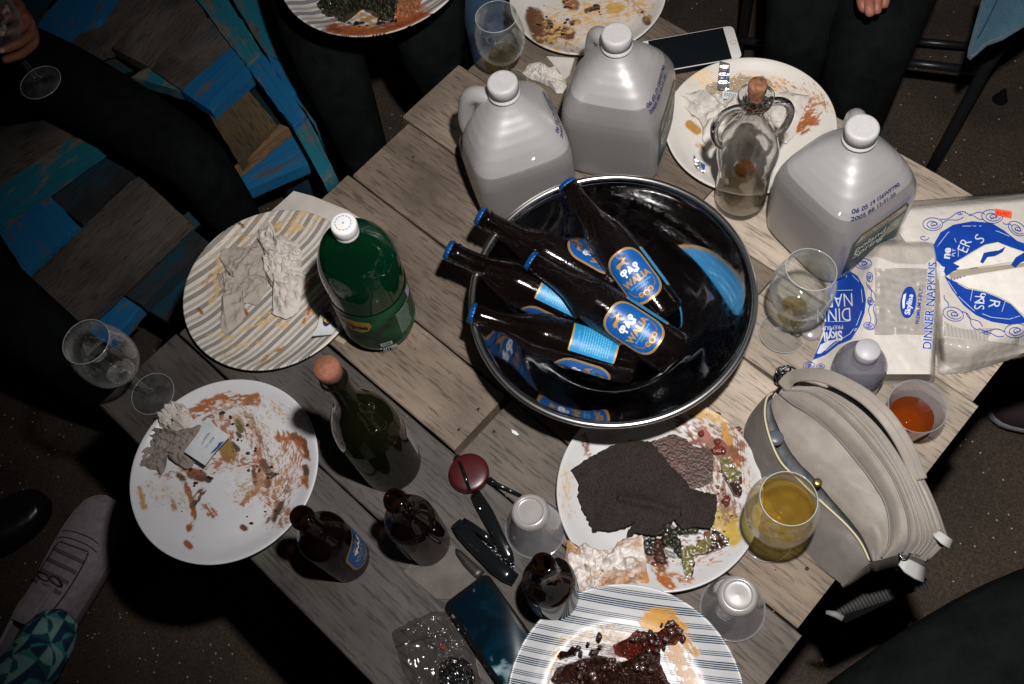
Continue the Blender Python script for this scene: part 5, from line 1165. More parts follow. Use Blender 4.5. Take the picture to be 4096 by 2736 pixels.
for s_, u, v, h, mt in (('120', -.0105, .0385, .0080, i_blk), ('2 LITERS', -.016, .0262, .0066, i_wht), ('(2.1 QT)', -.012, .0205, .0062, i_wht), ('CA REFUND', .050, .040, .006, facts), ('Nutrition Facts', .021, .1095, .0048, facts)):
    V, F = text_mesh(s_, h, .0002); V, F = refine(V, F, .004); mk('lettering', wrap([(q[0]+u, q[1]+v) for q in V], va, GR, .0016), F, mt, lb, smooth=False)
V, F = polyfill([(.052, .108), (.066, .108), (.064, .130), (.050, .134)], .006); mk('bar_code', wrap([(v[0], v[1]) for v in V], va, GR, .0014), F, ink('lilac grey panel', (.34, .33, .40)), lb)

# ================================================================== corked dark green wine bottle
wglass = newmat('dark olive bottle glass'); m, nt, out = wglass; L = nt.links.new
p = N(nt, 'ShaderNodeBsdfPrincipled'); p.inputs['Base Color'].default_value = (.010, .011, .004, 1); p.inputs['Roughness'].default_value = .05
t_ = N(nt, 'ShaderNodeBsdfTransparent'); t_.inputs[0].default_value = (.42, .42, .30, 1); m1 = N(nt, 'ShaderNodeMixShader'); m1.inputs[0].default_value = .22
lw = N(nt, 'ShaderNodeLayerWeight'); lw.inputs[0].default_value = .4; mr = N(nt, 'ShaderNodeMapRange'); mr.inputs[3].default_value = .25; mr.inputs[4].default_value = .95; L(lw.outputs['Facing'], mr.inputs[0]); L(mr.outputs[0], m1.inputs[0])
L(t_.outputs[0], m1.inputs[1]); L(p.outputs[0], m1.inputs[2]); L(m1.outputs[0], out.inputs[0]); wglass = m
w = W(746, 840, .322); wb = thing('wine_bottle', 'dark olive wine bottle closed with a reddish cork stopper', 'wine bottle', (w[0], w[1], .0003))
prw = smooth_prof([(0, .03), (.02, .025), (.034, .003), (.0405, 0), (.043, .006), (.043, .12), (.0425, .14), (.038, .168), (.029, .195), (.020, .218), (.0155, .240), (.0145, .268), (.0143, .280)], 5)
V, F = lathe(prw+[(.0165, .2805), (.0168, .288), (.0148, .2885), (.0140, .298), (.0100, .298), (.0098, .25)], 80); mk('glass', V, F, wglass, wb, autos=60)
V, F = lathe([(r*.93, z+.004) for r, z in prw[:-24]]+[(.03, .178), (0, .178)], 64); mk('wine', V, F, green_liq if 0 else pm('dark olive wine', (.012, .012, .004), .08, trans=0), wb)
cork_m = pm('cork', (.28, .13, .065), .8, vscale=150, color2=(.09, .032, .016), bump=.8, bscale=260)
corkr = pm('pink cork top', (.24, .095, .055), .8, vscale=160, color2=(.15, .055, .033), bump=.5, bscale=200)
V, F = lathe([(.0098, .27), (.0103, .299), (.0125, .300), (.0150, .302), (.0153, .316), (.0140, .3215), (0, .3225)], 40); mk('cork', V, F, corkr, wb)
V, F = polyfill(rrect(.10, .075, .003, 3), .008); mk('label', wrap([(v[0], v[1]) for v in V], math.radians(70), .0432, .0004, .062), F, pm('pale wine label', (.30, .30, .28), .6), wb)

# ================================================================== handled glass decanter
clear = newmat('heavy clear glass'); m, nt, out = clear; L = nt.links.new
g_ = N(nt, 'ShaderNodeBsdfGlass'); g_.inputs['IOR'].default_value = 1.45; g_.inputs['Roughness'].default_value = .0; g_.inputs[0].default_value = (1, 1, 1, 1)
t_ = N(nt, 'ShaderNodeBsdfTransparent'); t_.inputs[0].default_value = (.97, .98, .97, 1); m1 = N(nt, 'ShaderNodeMixShader'); m1.inputs[0].default_value = .93; L(t_.outputs[0], m1.inputs[1]); L(g_.outputs[0], m1.inputs[2]); L(m1.outputs[0], out.inputs[0]); clear = m
hD = .268; w = W(1738, 190, hD); dec = thing('glass_decanter', 'clear glass decanter with two loop handles and a cork', 'decanter', (w[0], w[1], .0003))
dec.rotation_euler = (0, 0, math.radians(12))
outer = smooth_prof([(.0, .0), (.030, .0), (.036, .004), (.0375, .02), (.0375, .060), (.0370, .078), (.0385, .095), (.0415, .115), (.0420, .135), (.0380, .155), (.0290, .175), (.0200, .193), (.0160, .208), (.0150, .225), (.0152, .232), (.0225, .2345), (.0235, .238), (.0225, .2415), (.0150, .242)], 5)
inner = smooth_prof([(.0105, .241), (.0110, .220), (.0125, .205), (.0170, .190), (.0260, .172), (.0350, .153), (.0385, .135), (.0380, .115), (.0350, .095), (.0335, .078), (.034, .060), (.034, .022), (.030, .012), (0, .010)], 5)
V, F = lathe([(r, z) for r, z in outer]+inner, 72)
V = [(x*(1+.05*math.sin(3*math.atan2(y, x)+z*30)*min(1, max(0, (z-.05)/.05))), y*(1+.05*math.cos(2*math.atan2(y, x)+z*40)*min(1, max(0, (z-.05)/.05))), z) for x, y, z in V]
mk('glass', V, F, clear, dec)
liq = thin('pale olive oil', (.99, .97, .86), rough=.02, ior=1.47)
V, F = lathe([(0, .0125), (.0295, .0130), (.0335, .022), (.0335, .034), (0, .034)], 48); mk('liquid', V, F, liq, dec)
amber = thin('amber residue', (.88, .55, .22), rough=.02, ior=1.47, diff=(.4, .16, .03), dfac=.15)
V, F = lathe([(0, .0845), (.017, .0850), (.012, .089), (0, .090)], 24); mk('residue', V, F, amber, dec)
for sgn in (-1, 1):
    hp = curve_pts([(sgn*.0145, 0, .222), (sgn*.027, 0, .224), (sgn*.041, 0, .217), (sgn*.050, 0, .200), (sgn*.0505, 0, .180), (sgn*.046, 0, .162), (sgn*.0395, 0, .150)], 5); V, F = tube(hp, [.0056]*len(hp), 14); mk('handle', V, F, clear, dec)
V, F = lathe([(.0095, .222), (.0103, .243), (.0120, .252), (.0122, .264), (.0112, .267), (0, .268)], 32); mk('cork', V, F, cork_m, dec)

# ================================================================== wine glasses
wclear = newmat('wine glass'); m, nt, out = wclear; L = nt.links.new
t_ = N(nt, 'ShaderNodeBsdfTransparent'); t_.inputs[0].default_value = (.95, .965, .96, 1); g_ = N(nt, 'ShaderNodeBsdfGlossy'); g_.inputs['Roughness'].default_value = .015; fw_, f_ = fres(nt)
d_ = N(nt, 'ShaderNodeBsdfDiffuse'); d_.inputs[0].default_value = (.85, .85, .86, 1); lw = N(nt, 'ShaderNodeLayerWeight'); lw.inputs[0].default_value = .5; pq = N(nt, 'ShaderNodeMath', operation='POWER'); pq.inputs[1].default_value = 5; L(lw.outputs['Facing'], pq.inputs[0]); pw = N(nt, 'ShaderNodeMath', operation='MULTIPLY'); pw.inputs[1].default_value = .85; L(pq.outputs[0], pw.inputs[0])
tc = N(nt, 'ShaderNodeTexCoord'); nz = N(nt, 'ShaderNodeTexNoise'); nz.inputs['Scale'].default_value = 50; nz.inputs['Detail'].default_value = 5; L(tc.outputs['Object'], nz.inputs['Vector']); mr = N(nt, 'ShaderNodeMapRange'); mr.inputs[1].default_value = .45; mr.inputs[2].default_value = .75; mr.inputs[3].default_value = .004; mr.inputs[4].default_value = .045; L(nz.outputs[0], mr.inputs[0])
ad = N(nt, 'ShaderNodeMath', operation='ADD'); L(pw.outputs[0], ad.inputs[0]); L(mr.outputs[0], ad.inputs[1])
m1 = N(nt, 'ShaderNodeMixShader'); L(ad.outputs[0], m1.inputs[0]); L(t_.outputs[0], m1.inputs[1]); L(d_.outputs[0], m1.inputs[2]); m2 = N(nt, 'ShaderNodeMixShader'); L(f_.outputs[0], m2.inputs[0]); L(m1.outputs[0], m2.inputs[1]); L(g_.outputs[0], m2.inputs[2]); L(m2.outputs[0], out.inputs[0]); wclear = m
rimg = pm('light catching glass edge', (.36, .38, .38), .08, spec=1.0, coat=1)
def wineglass(label, basepx, h, rrim, rmax, rbase=.0325, z0=.0004, fill=None, fillmat=None, stemh=.07, tilt=None, rimpx=None, base=None):
    b = np.array(W(basepx[0], basepx[1], z0)) if base is None else np.array(base)
    q = None
    if rimpx is not None:
        r_ = W(rimpx[0], rimpx[1], h+b[2]); q = Vector((0, 0, 1)).rotation_difference(Vector(r_)-Vector(b)) if tilt else None
    root = thing('wine_glass', label, 'wine glass', (b[0], b[1], z0 if base is None else b[2]), None, q)
    bh = h-stemh
    for rr_, zz_ in ((rrim-.0004, h+.0002), (rbase-.0002, .0012)):
        V, F = lathe([(rr_+.00055*math.cos(a_), zz_+.00055*math.sin(a_)) for a_ in np.linspace(0, 2*math.pi, 7)], 72); mk('rim' if rr_ > .01 and zz_ > .02 else 'foot_edge', V, F, rimg, root)
    bowl = smooth_prof([(.004, stemh), (.012, stemh+.002), (rmax*.62, stemh+bh*.12), (rmax*.93, stemh+bh*.32), (rmax, stemh+bh*.5), (rmax*.97, stemh+bh*.7), (rrim+.001, stemh+bh*.92), (rrim, h)], 6)
    innr = [(max(r-.0011, 0), z+(.0012 if z < stemh+.01 else 0)) for r, z in bowl[::-1]]; innr[-1] = (0, stemh+.003)
    V, F = lathe(bowl+[(rrim-.0002, h+.0006), (rrim-.0009, h+.0006)]+innr[1:], 72); bo = mk('bowl', V, F, wclear, root)
    stem = smooth_prof([(rbase, .0012), (rbase-.001, .0022), (.018, .0035), (.008, .006), (.0042, .012), (.0036, .03), (.0038, stemh-.012), (.0052, stemh-.002), (.0042, stemh+.001)], 5); V, F = lathe([(0, .0), (rbase-.001, 0), (rbase, .0006)]+stem, 64); mk('stem', V, F, wclear, root)
    if fill:
        zf = stemh+bh*fill; pr_ = [(max(r-.0014, 0), z) for r, z in bowl if z <= zf]; pr_ = [(0, stemh+.004)]+[q_ for q_ in pr_ if q_[1] > stemh+.004]; rl = pr_[-1][0]; V, F = lathe(pr_+[(rl, zf), (0, zf)], 56); mk('wine', V, F, fillmat, root)
    return root
white_wine = thin('golden wine', (.97, .86, .50), rough=.02, ior=1.33, diff=(.80, .52, .10), dfac=.07, bump=.4, bscale=40)
pale_wine = thin('pale wine', (.80, .72, .45), rough=.02, ior=1.33)
wineglass('empty rounded wine glass in front of the right water jug', (1793, 764), .158, .0325, .0415, fill=.06, fillmat=pale_wine, stemh=.065, tilt=True, rimpx=(1860, 616))
wineglass('empty tall wine glass standing at the left corner of the table', (351, 903), .192, .0320, .0400, rbase=.0325, stemh=.085, tilt=True, rimpx=(197, 783))
wT = W(1137, 38, .155); bT = PXs([[wT[0], wT[1], 0]])[0]
wineglass('wine glass with a last sip of white wine behind the left water jug', bT, .155, .0320, .0390, fill=.14, fillmat=pale_wine, stemh=.060)
wineglass('rounded wine glass half full of golden wine in front of the handbag', (1757, 1232), .150, .0330, .0430, fill=.50, fillmat=white_wine, stemh=.058, tilt=True, rimpx=(1808, 1142))
zb = 1.3-(.032*2311/47)*.73
wH = wineglass('wine glass held upside the dark trousers by the hand at the top left', (94, 190), .19, .0320, .0400, stemh=.085, z0=zb, base=W(94, 190, zb))

# ================================================================== plastic cups
pcup = thin('clear plastic cup', (.90, .91, .93), diff=(.52, .52, .56), dfac=.22, rough=.08, ior=1.6, tfac_edge=.5)
pcup_top = thin('frosted cup base', (.55, .56, .60), diff=(.50, .475, .46), dfac=.62, rough=.22, ior=1.55)
def cup_up(label, toppx, h=.083, rb=.0235, rt=.0385):
    w = W(*toppx, h); root = thing('plastic_cup', label, 'plastic cup', (w[0], w[1], .0005), 'upturned clear plastic cups')
    pr_ = [(rt+.0022, .0022), (rt+.0026, .001), (rt+.0014, .0), (rt, .0016), (rt-.0005, .006)]
    for k in range(18):
        t_ = k/17; pr_.append((rt-.001-(rt-rb-.002)*t_+.0003*math.sin(k*2.4), .008+(h-.020)*t_))
    V, F = lathe(pr_, 64); mk('wall', V, F, pcup, root)
    V, F = lathe(smooth_prof([(pr_[-1][0], pr_[-1][1]), (rb+.0003, h-.006), (rb-.002, h-.0015), (rb-.0055, h), (rb-.007, h-.0012), (rb-.009, h-.0022), (0, h-.0018)], 4), 64); mk('cup_base', V, F, pcup_top, root); return root
cup_up('upturned clear plastic cup next to the flatbread plate and corkscrew', (1214, 1171)); cup_up('upturned clear plastic cup standing alone at the lower right', (1692, 1363))
w = W(2104, 931, .072); oc = thing('drink_cup', 'clear plastic cup with orange brown drink behind the handbag', 'plastic cup', (w[0], w[1], .0005))
pr_ = [(0, .001), (.021, .0008), (.0235, .002)]+[(.0237+(.0345-.0237)*k/24+(.0003 if k % 2 else 0), .004+.064*k/24) for k in range(25)]+[(.0352, .0700), (.0368, .0712), (.0366, .0722), (.0350, .0722)]
V, F = lathe(pr_, 72); mk('wall', V, F, pcup, oc)
orange = thin('orange brown drink', (.80, .32, .05), rough=.03, ior=1.33, diff=(.34, .075, .006), dfac=.34, bump=.2, bscale=90)
V, F = lathe([(0, .0022), (.0225, .003)]+[(.0228+(.0345-.0237)*k/24, .0045+.064*k/24) for k in range(13)]+[(0, .0370)], 64); mk('drink', V, F, orange, oc)
# small clear water bottle
w = W(1990, 800, .115); sb = thing('small_bottle', 'small cloudy plastic bottle with grey cap by the napkin packs', 'bottle', (w[0], w[1], .0005))
cloudy = thin('cloudy plastic', (.52, .53, .60), diff=(.26, .26, .30), dfac=.50, rough=.16, ior=1.5, bump=.4, bscale=45, bdist=.002)
pr_ = smooth_prof([(0, .0), (.028, .0), (.032, .004), (.033, .02), (.0335, .05), (.033, .065), (.029, .080), (.021, .091), (.015, .097), (.0145, .102)], 5)
pr_ = [(r+(.0006*math.sin(z*900) if .01 < z < .075 else 0), z) for r, z in pr_]; V, F = lathe(pr_, 64); mk('body', V, F, cloudy, sb)
V, F = lathe([(.0152, .100), (.0155, .102), (.0155, .113), (.0145, .115), (0, .1152)], 40); mk('cap', V, F, pm('grey cap', (.36, .36, .38), .45), sb)
# ================================================================== tools on the planks
_drape0 = drape
def drape(V, surf, lift=.0004, z0=0.0):
    if getattr(surf, 'px', False): return [tuple(W(p[0], p[1], surf(p[0], p[1])+lift)) for p in V]
    return _drape0(V, surf, lift, z0)
cT = lambda Q: [(974.2+x*.2924, 974.2+y*.2924) for x, y in Q]
red_pl = pm('dark red plastic', (.045, .004, .006), .35); blk_pl = pm('black plastic', (.005, .006, .007), .13, spec=.4); chrome = pm('dark chrome', (.25, .25, .27), .15, 1)
c0 = W(1077, 1088, .004); op = thing('bottle_opener', 'round dark red opener with a black lever and a thin black rod', 'opener', (c0[0], c0[1], 0))
V, F = lathe(smooth_prof([(0, .004), (.024, .004), (.027, .007), (.0272, .013), (.025, .0165), (.015, .0185), (0, .019)], 4), 64); mk('grip_disc', V, F, red_pl, op)
P = [np.array(W(*q, z))-[c0[0], c0[1], 0] for q, z in ((cT([(268, 285)])[0], .020), (cT([(310, 390)])[0], .0215), (cT([(352, 520)])[0], .018))]; V, F = tube(P, 1, 8, flat=(.0024, .0018, (0, 0, 1))); mk('ridge', V, F, blk_pl, op)
P = [W(*cT([q])[0], z) for q, z in (((500, 425), .010), ((535, 450), .010), ((560, 462), .008), ((650, 505), .006), ((755, 555), .005))]; P = [p-[c0[0], c0[1], 0] for p in P]; V, F = tube(P, [.0045, .0042, .0028, .0026, .0024], 10); mk('rod', V, F, blk_pl, op)
P = [W(*cT([q])[0], z)-[c0[0], c0[1], 0] for q, z in (((395, 540), .010), ((430, 600), .012), ((490, 700), .013), ((570, 860), .012), ((650, 1020), .009), ((680, 1080), .008))]; V, F = tube(P, [.9, 1.05, 1.15, 1.0, .95, .5], 12, flat=(.0078, .0042, (0, 0, 1))); mk('lever', V, F, blk_pl, op)
V, F = lump(W(*cT([(428, 652)])[0], .0165)-np.array([c0[0], c0[1], 0]), (.0035, .0035, .002), 1); mk('rivet', V, F, chrome, op)
P = [W(*cT([q])[0], .006)-[c0[0], c0[1], 0] for q in ((240, 250), (262, 268), (285, 290))]; V, F = tube(P, [.005, .0055, .004], 10); mk('hinge', V, F, blk_pl, op)
c1 = W(*cT([(460, 970)])[0], 0); cs = thing('corkscrew', 'black folding corkscrew with its spiral out, lying by the dark phone', 'corkscrew', c1)
P = [W(*cT([q])[0], z)-c1 for q, z in (((248, 775), .010), ((300, 835), .012), ((380, 925), .012), ((470, 1020), .012), ((560, 1110), .012), ((640, 1170), .012), ((710, 1215), .010))]; V, F = tube(P, [.8, 1.05, 1.05, 1.0, 1.05, 1.0, .8], 16, flat=(.0098, .0075, (0, 0, 1))); mk('handle', V, F, blk_pl, cs)
P = [W(*cT([q])[0], z)-c1 for q, z in (((300, 745), .013), ((380, 800), .015), ((470, 865), .015), ((545, 935), .012))]; V, F = tube(P, [.8, 1, 1, .7], 10, flat=(.0045, .0032, (0, 0, 1))); mk('lever', V, F, blk_pl, cs)
a = W(*cT([(470, 930)])[0], .010)-c1; b = W(*cT([(700, 1115)])[0], .010)-c1; ax = (b-a)/np.linalg.norm(b-a); s_ = np.cross(ax, [0, 0, 1]); s_ /= np.linalg.norm(s_); u_ = np.cross(s_, ax)
P = [a+(b-a)*t_+(s_*math.cos(t_*2*math.pi*6)+u_*math.sin(t_*2*math.pi*6))*.0042*(1-.3*t_) for t_ in np.linspace(0, 1, 100)]; V, F = tube(P, .0012, 6); mk('spiral', V, F, chrome, cs)
P = [W(*cT([q])[0], .0015)-c1 for q in ((235, 965), (260, 1000), (330, 1080), (400, 1150), (440, 1185))]
cshad = thing('corkscrew_shadow', 'thin dark strip laid as the shadow of the corkscrew', 'shadow', W(*cT([(340, 1090)])[0], 0)); P = [p+c1-np.array(cshad.location) for p in P]; V, F = tube(P, [.05, .7, 1, 1.1, 1.1], 8, flat=(.0065, .0009, (0, 0, 1))); mk('sliver', V, F, pm('dark shadow strip', (.03, .027, .025), .4, .6), cshad)  # dark strip laid on the planks as the corkscrew's cast shadow

# ================================================================== phones
def phone(label, q, z, th, case, frame, screenmat, button=None, inset=.07, marg=(.12, .04)):
    P = [np.array(W(x, y, z)[:2]) for x, y in q]; c = sum(P)/4; root = thing('smartphone', label, 'phone', (c[0], c[1], z-th if z-th > 0 else .0002))
    e = (P[1]-P[0])+(P[2]-P[3]); L_ = np.linalg.norm(e)/2; e /= np.linalg.norm(e); f_ = np.array([-e[1], e[0]]); w_ = abs(((P[3]-P[0])+(P[2]-P[1])) @ f_)/2; root.rotation_euler = (0, 0, math.atan2(e[1], e[0]))
    def slab(l, w, r, z0, z1, mat, nm, cx_=0, b=.001):
        o_ = rrect(l, w, r, 6); n = len(o_); V = []
        for s_, zz in ((1, z0+b), ((w-2*b)/w, z0), (1, z0+b), (1, z1-b), ((w-2*b)/w, z1)): pass
        rings = [((l-2*b)/l, (w-2*b)/w, z0), (1, 1, z0+b), (1, 1, z1-b), ((l-2*b)/l, (w-2*b)/w, z1)]
        for sx_, sy_, zz in rings: V += [(cx_+x*sx_, y*sy_, zz) for x, y in o_]
        F = [tuple(reversed(range(n)))]
        for j in range(3): F += [(j*n+k, j*n+(k+1) % n, (j+1)*n+(k+1) % n, (j+1)*n+k) for k in range(n)]
        F.append(tuple(3*n+k for k in range(n))); return mk(nm, V, F, mat, root, autos=40)
    slab(L_, w_, .010, 0, th, case, 'case'); slab(L_-.004, w_-.004, .009, th-.0005, th+.0006, frame, 'face', b=.0003)
    slab(L_-marg[0]*L_*2, w_-marg[1]*w_*2, .0005, th+.0002, th+.0010, screenmat, 'screen', b=.0002)
    if button is not None:
        V, F = lathe([(.0042, th+.0008), (.0048, th+.0010), (.0052, th+.0007)], 32); V = [(x+L_/2-L_*marg[0]*.5, y, z_) for x, y, z_ in V]; mk('home_button', V, F, button, root)
    return root
scr = pm('black glass screen', (.006, .008, .010), .08, coat=.5); wfr = pm('white phone face', (.60, .58, .56), .3)
phone('white phone with black screen and home button near the top chair', [(1458, 94), (1680, 58), (1707, 132), (1478, 176)], .011, .010, blk_pl, wfr, scr, pm('grey ring', (.30, .28, .27), .4), marg=(.115, .045))
m, nt, out = newmat('reflection painted blue glass'); L = nt.links.new
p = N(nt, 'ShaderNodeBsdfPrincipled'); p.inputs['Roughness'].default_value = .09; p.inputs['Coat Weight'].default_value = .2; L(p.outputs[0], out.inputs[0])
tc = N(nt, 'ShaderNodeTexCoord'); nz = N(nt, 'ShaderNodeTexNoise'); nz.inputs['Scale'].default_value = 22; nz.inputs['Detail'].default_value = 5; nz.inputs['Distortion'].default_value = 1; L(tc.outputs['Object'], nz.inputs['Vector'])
cr = N(nt, 'ShaderNodeValToRGB'); cr.color_ramp.elements[0].position = .42; cr.color_ramp.elements[0].color = (.0015, .007, .012, 1); cr.color_ramp.elements[1].position = .80; cr.color_ramp.elements[1].color = (.30, .42, .46, 1); e = cr.color_ramp.elements.new(.62); e.color = (.002, .016, .032, 1)  # pale blue reflection painted into the front, stronger towards one end
sx_ = N(nt, 'ShaderNodeSeparateXYZ'); L(tc.outputs['Object'], sx_.inputs[0]); ma = N(nt, 'ShaderNodeMath', operation='MULTIPLY_ADD'); ma.inputs[1].default_value = 3.6; L(sx_.outputs[0], ma.inputs[0]); L(nz.outputs[0], ma.inputs[2]); L(ma.outputs[0], cr.inputs[0]); L(cr.outputs[0], p.inputs['Base Color']); painted_refl = m
phone('dark phone with a reflection painted blue glass front under the plastic bag', [(1016, 1384), (1112, 1308), (1262, 1512), (1155, 1598)][::-1][3:]+[(1155, 1598), (1262, 1512), (1112, 1308)] if 0 else [(1064, 1347-0), (1064, 1347)] and [(1016, 1386), (1158, 1600), (1262, 1514), (1114, 1310)], .014, .013, blk_pl, blk_pl, painted_refl, marg=(.05, .10))

# ================================================================== zip bag
m, nt, out = newmat('crinkled clear film'); zipf = m; L = nt.links.new
t_ = N(nt, 'ShaderNodeBsdfTransparent'); t_.inputs[0].default_value = (.88, .88, .88, 1); g_ = N(nt, 'ShaderNodeBsdfGlossy'); g_.inputs['Roughness'].default_value = .2
lw, lf = fres(nt); m2 = N(nt, 'ShaderNodeMixShader'); L(lf.outputs[0], m2.inputs[0]); L(t_.outputs[0], m2.inputs[1]); L(g_.outputs[0], m2.inputs[2]); L(m2.outputs[0], out.inputs[0])
tc = N(nt, 'ShaderNodeTexCoord'); wr = N(nt, 'ShaderNodeTexNoise'); wr.noise_type = 'RIDGED_MULTIFRACTAL'; wr.inputs['Scale'].default_value = 26; wr.inputs['Detail'].default_value = 3; wr.inputs['Distortion'].default_value = .7; L(tc.outputs['Object'], wr.inputs['Vector']); bn = N(nt, 'ShaderNodeBump'); bn.inputs['Strength'].default_value = .5; bn.inputs['Distance'].default_value = .003; L(wr.outputs[0], bn.inputs['Height']); L(bn.outputs[0], g_.inputs['Normal']); L(bn.outputs[0], lw.inputs['Normal'])
zb_ = thing('plastic_bag', 'crinkled clear zip bag with dark crumbs at the bottom edge beside the phone', 'plastic bag', W(1010, 1490, .002))
crumple('film', [(900, 1450), (935, 1425), (1000, 1400), (1050, 1395), (1085, 1410), (1095, 1440), (1088, 1500), (1110, 1600), (960, 1620), (925, 1540)], .003, zipf, '', .024, 51, 12, parent=zb_, nr=40, na=120)
P = [W(x, y, .016)-np.array(zb_.location) for x, y in curve_pts([(908, 1478), (960, 1462), (1010, 1452), (1045, 1455)], 6)]; V, F = tube(P, .0012, 6); mk('zip_strip', V, F, zipf, zb_)
crumple('black_wrapper', [(1010, 1520), (1030, 1505), (1060, 1508), (1078, 1520), (1090, 1560), (1080, 1600), (1030, 1605), (1005, 1560)], .004, pm('crumpled black foil', (.010, .010, .011), .18, coat=.5), 'crumpled shiny black wrapper inside the clear zip bag', .018, 91, 10, cat='wrapper', nr=30, na=80)
lighter = thing('red_wrapper_scrap', 'tiny red printed scrap in the clear bag', 'scrap', W(1012, 1480, .003)); sheet('scrap', [(1006, 1468), (1014, 1478), (1024, 1482), (1020, 1490), (1008, 1484)], .004, ink('red print', (.25, .02, .015)), parent=lighter, th=.0008, step=5)

# ================================================================== napkin packs
cN = lambda Q: [(1716.9+x*.2924, 401.1+y*.2924) for x, y in Q]
def ss(t): t = np.clip(t, 0, 1); return t*t*(3-2*t)
packp = pm('printed napkin pack film', (.50, .47, .43), .30, spec=.5, var=.06, vscale=30, bump=.7, bscale=46, bdist=.003)
i_blue2 = pm('royal blue print', (.006, .045, .30), .35, var=.12, vscale=50, bump=.25, bscale=60); i_grey = ink('grey hatch', (.13, .115, .11)); i_whb = ink('white on blue', (.56, .60, .66))
def pack1_z(x, y):
    ys = [540, 590, 640, 700, 780, 872]; xl = np.interp(y, ys, [1962, 1934, 1924, 1905, 1880, 1846]); xr = np.interp(y, ys, [2140, 2152, 2152, 2150, 2146, 2142])
    u = (x-xl)/(xr-xl); v = (y-540)/332
    return float(.002+.056*ss(u/.42)**.8*(1-.75*ss((u-.965)/.035))*ss((v+.04)/.12)*(1-.8*ss((v-.955)/.045))*(.94+.12*fbm(x/45, y/45, 3))+.0025*(fbm(x/14, y/22, 8)-.5))
pack1_z.px = True
def pack_grid(xl, xr, y0, y1, zf, nx, ny):
    V = []; 
    for j in range(ny):
        y = y0+(y1-y0)*j/(ny-1); a, b = xl(y), xr(y)
        for i in range(nx): x = a+(b-a)*i/(nx-1); V.append(W(x, y, zf(x, y)))
    V = np.array(V); F = [(j*nx+i, (j+1)*nx+i, (j+1)*nx+i+1, j*nx+i+1) for j in range(ny-1) for i in range(nx-1)]
    per = [i for i in range(nx)]+[j*nx+nx-1 for j in range(1, ny)]+[(ny-1)*nx+i for i in range(nx-2, -1, -1)]+[j*nx for j in range(ny-2, 0, -1)]
    n0 = len(V); low = V[per].copy(); low[:, 2] = .0006; V = np.vstack([V, low]); m_ = len(per)
    F += [(per[k], per[(k+1) % m_], n0+(k+1) % m_, n0+k) for k in range(m_)]; F.append(tuple(n0+k for k in range(m_)))
    return V, F
w = W(2030, 720, 0); pk1 = thing('napkin_pack', 'bulging opened napkin pack with blue end, nearer the small grey capped bottle', 'napkin pack', (w[0], w[1], .0003))
V, F = pack_grid(lambda y: np.interp(y, [540, 590, 640, 700, 780, 872], [1962, 1934, 1924, 1905, 1880, 1846]), lambda y: np.interp(y, [540, 590, 640, 700, 780, 872], [2140, 2152, 2152, 2150, 2146, 2142]), 540, 872, pack1_z, 70, 70)
mk('pack_body', V, F, packp, pk1, world_space=True, autos=60)
px_poly(pk1, cN([(695, 745), (770, 742), (850, 790), (900, 880), (917, 980), (905, 1080), (870, 1180), (800, 1290), (700, 1330), (600, 1410), (500, 1450), (540, 1350), (590, 1240), (600, 1050), (620, 900), (660, 800)]), pack1_z, i_blue2, 'blue_panel', maxlen=9)
px_lines(pk1, [cN([(810, 785), (855, 830), (880, 900), (890, 990), (878, 1080), (845, 1170), (790, 1245), (700, 1300), (600, 1380)]), cN([(690, 905), (812, 902)]), cN([(640, 1150), (785, 1145)])], 1.1, pack1_z, i_whb, 'white_line')
T_args = dict(surf=pack1_z, maxlen=10)
px_text(pk1, 'DINN', *cN([(800, 1040), (590, 1050)]), 44, mat=i_whb, bold=-.2, lift=.0007, squash=.72, **T_args)
px_text(pk1, 'NAP', *cN([(815, 925), (650, 935)]), 44, mat=i_whb, bold=-.2, lift=.0007, squash=.72, **T_args)
px_text(pk1, 'PREMIUM', *cN([(738, 1176), (600, 1186)]), 13, mat=i_whb, lift=.0007, **T_args)
px_text(pk1, 'Skyli', *cN([(728, 1222), (600, 1236)]), 30, mat=i_whb, bold=1.0, lift=.0007, squash=.8, **T_args)
px_text(pk1, '100 2-P', *cN([(775, 775), (695, 770)]), 12, mat=i_whb, lift=.0007, **T_args)
px_poly(pk1, cN([(530, 1400), (560, 1330), (620, 1300), (700, 1285), (640, 1330), (600, 1370), (560, 1400)]), pack1_z, i_whb, 'peak_logo', lift=.0007, maxlen=8)
def spiral(cx_, cy_, r, turns=1.6, a0=0, flip=1): return [(cx_+r*(1-.8*t_/turns)*math.cos(a0+flip*2*math.pi*t_), cy_+r*.62*(1-.8*t_/turns)*math.sin(a0+flip*2*math.pi*t_)) for t_ in np.linspace(0, turns, 26)]
def wave(p, q, amp, n, ph=0): 
    p = np.array(p, float); q = np.array(q, float); d = q-p; nn = np.array([-d[1], d[0]])/np.linalg.norm(d); return [tuple(p+d*t_+nn*amp*math.sin(ph+t_*n*2*math.pi)) for t_ in np.linspace(0, 1, n*10+1)]
sw = []
def scroll(cx_, cy_, r, a0): 
    ca, sa = math.cos(a0), math.sin(a0)
    for pts in (spiral(0, 0, r, 1.5), spiral(r*.25, 0, r*.55, 1.2, 2), [(r*1.25*math.cos(t_), r*.8*math.sin(t_)) for t_ in np.linspace(0, 2*math.pi, 22)]): sw.append([(cx_+x*ca-y*sa, cy_+x*sa+y*ca) for x, y in pts])
def dots(cx_, cy_, r, n=12, s_=3.2, a0=0):
    out_ = []
    for k in range(n): a = a0+math.pi*k/(n-1); out_.append([(cx_+r*1.0*math.cos(a)+t_*s_, cy_+r*.66*math.sin(a)) for t_ in (-.5, .5)])
    return out_
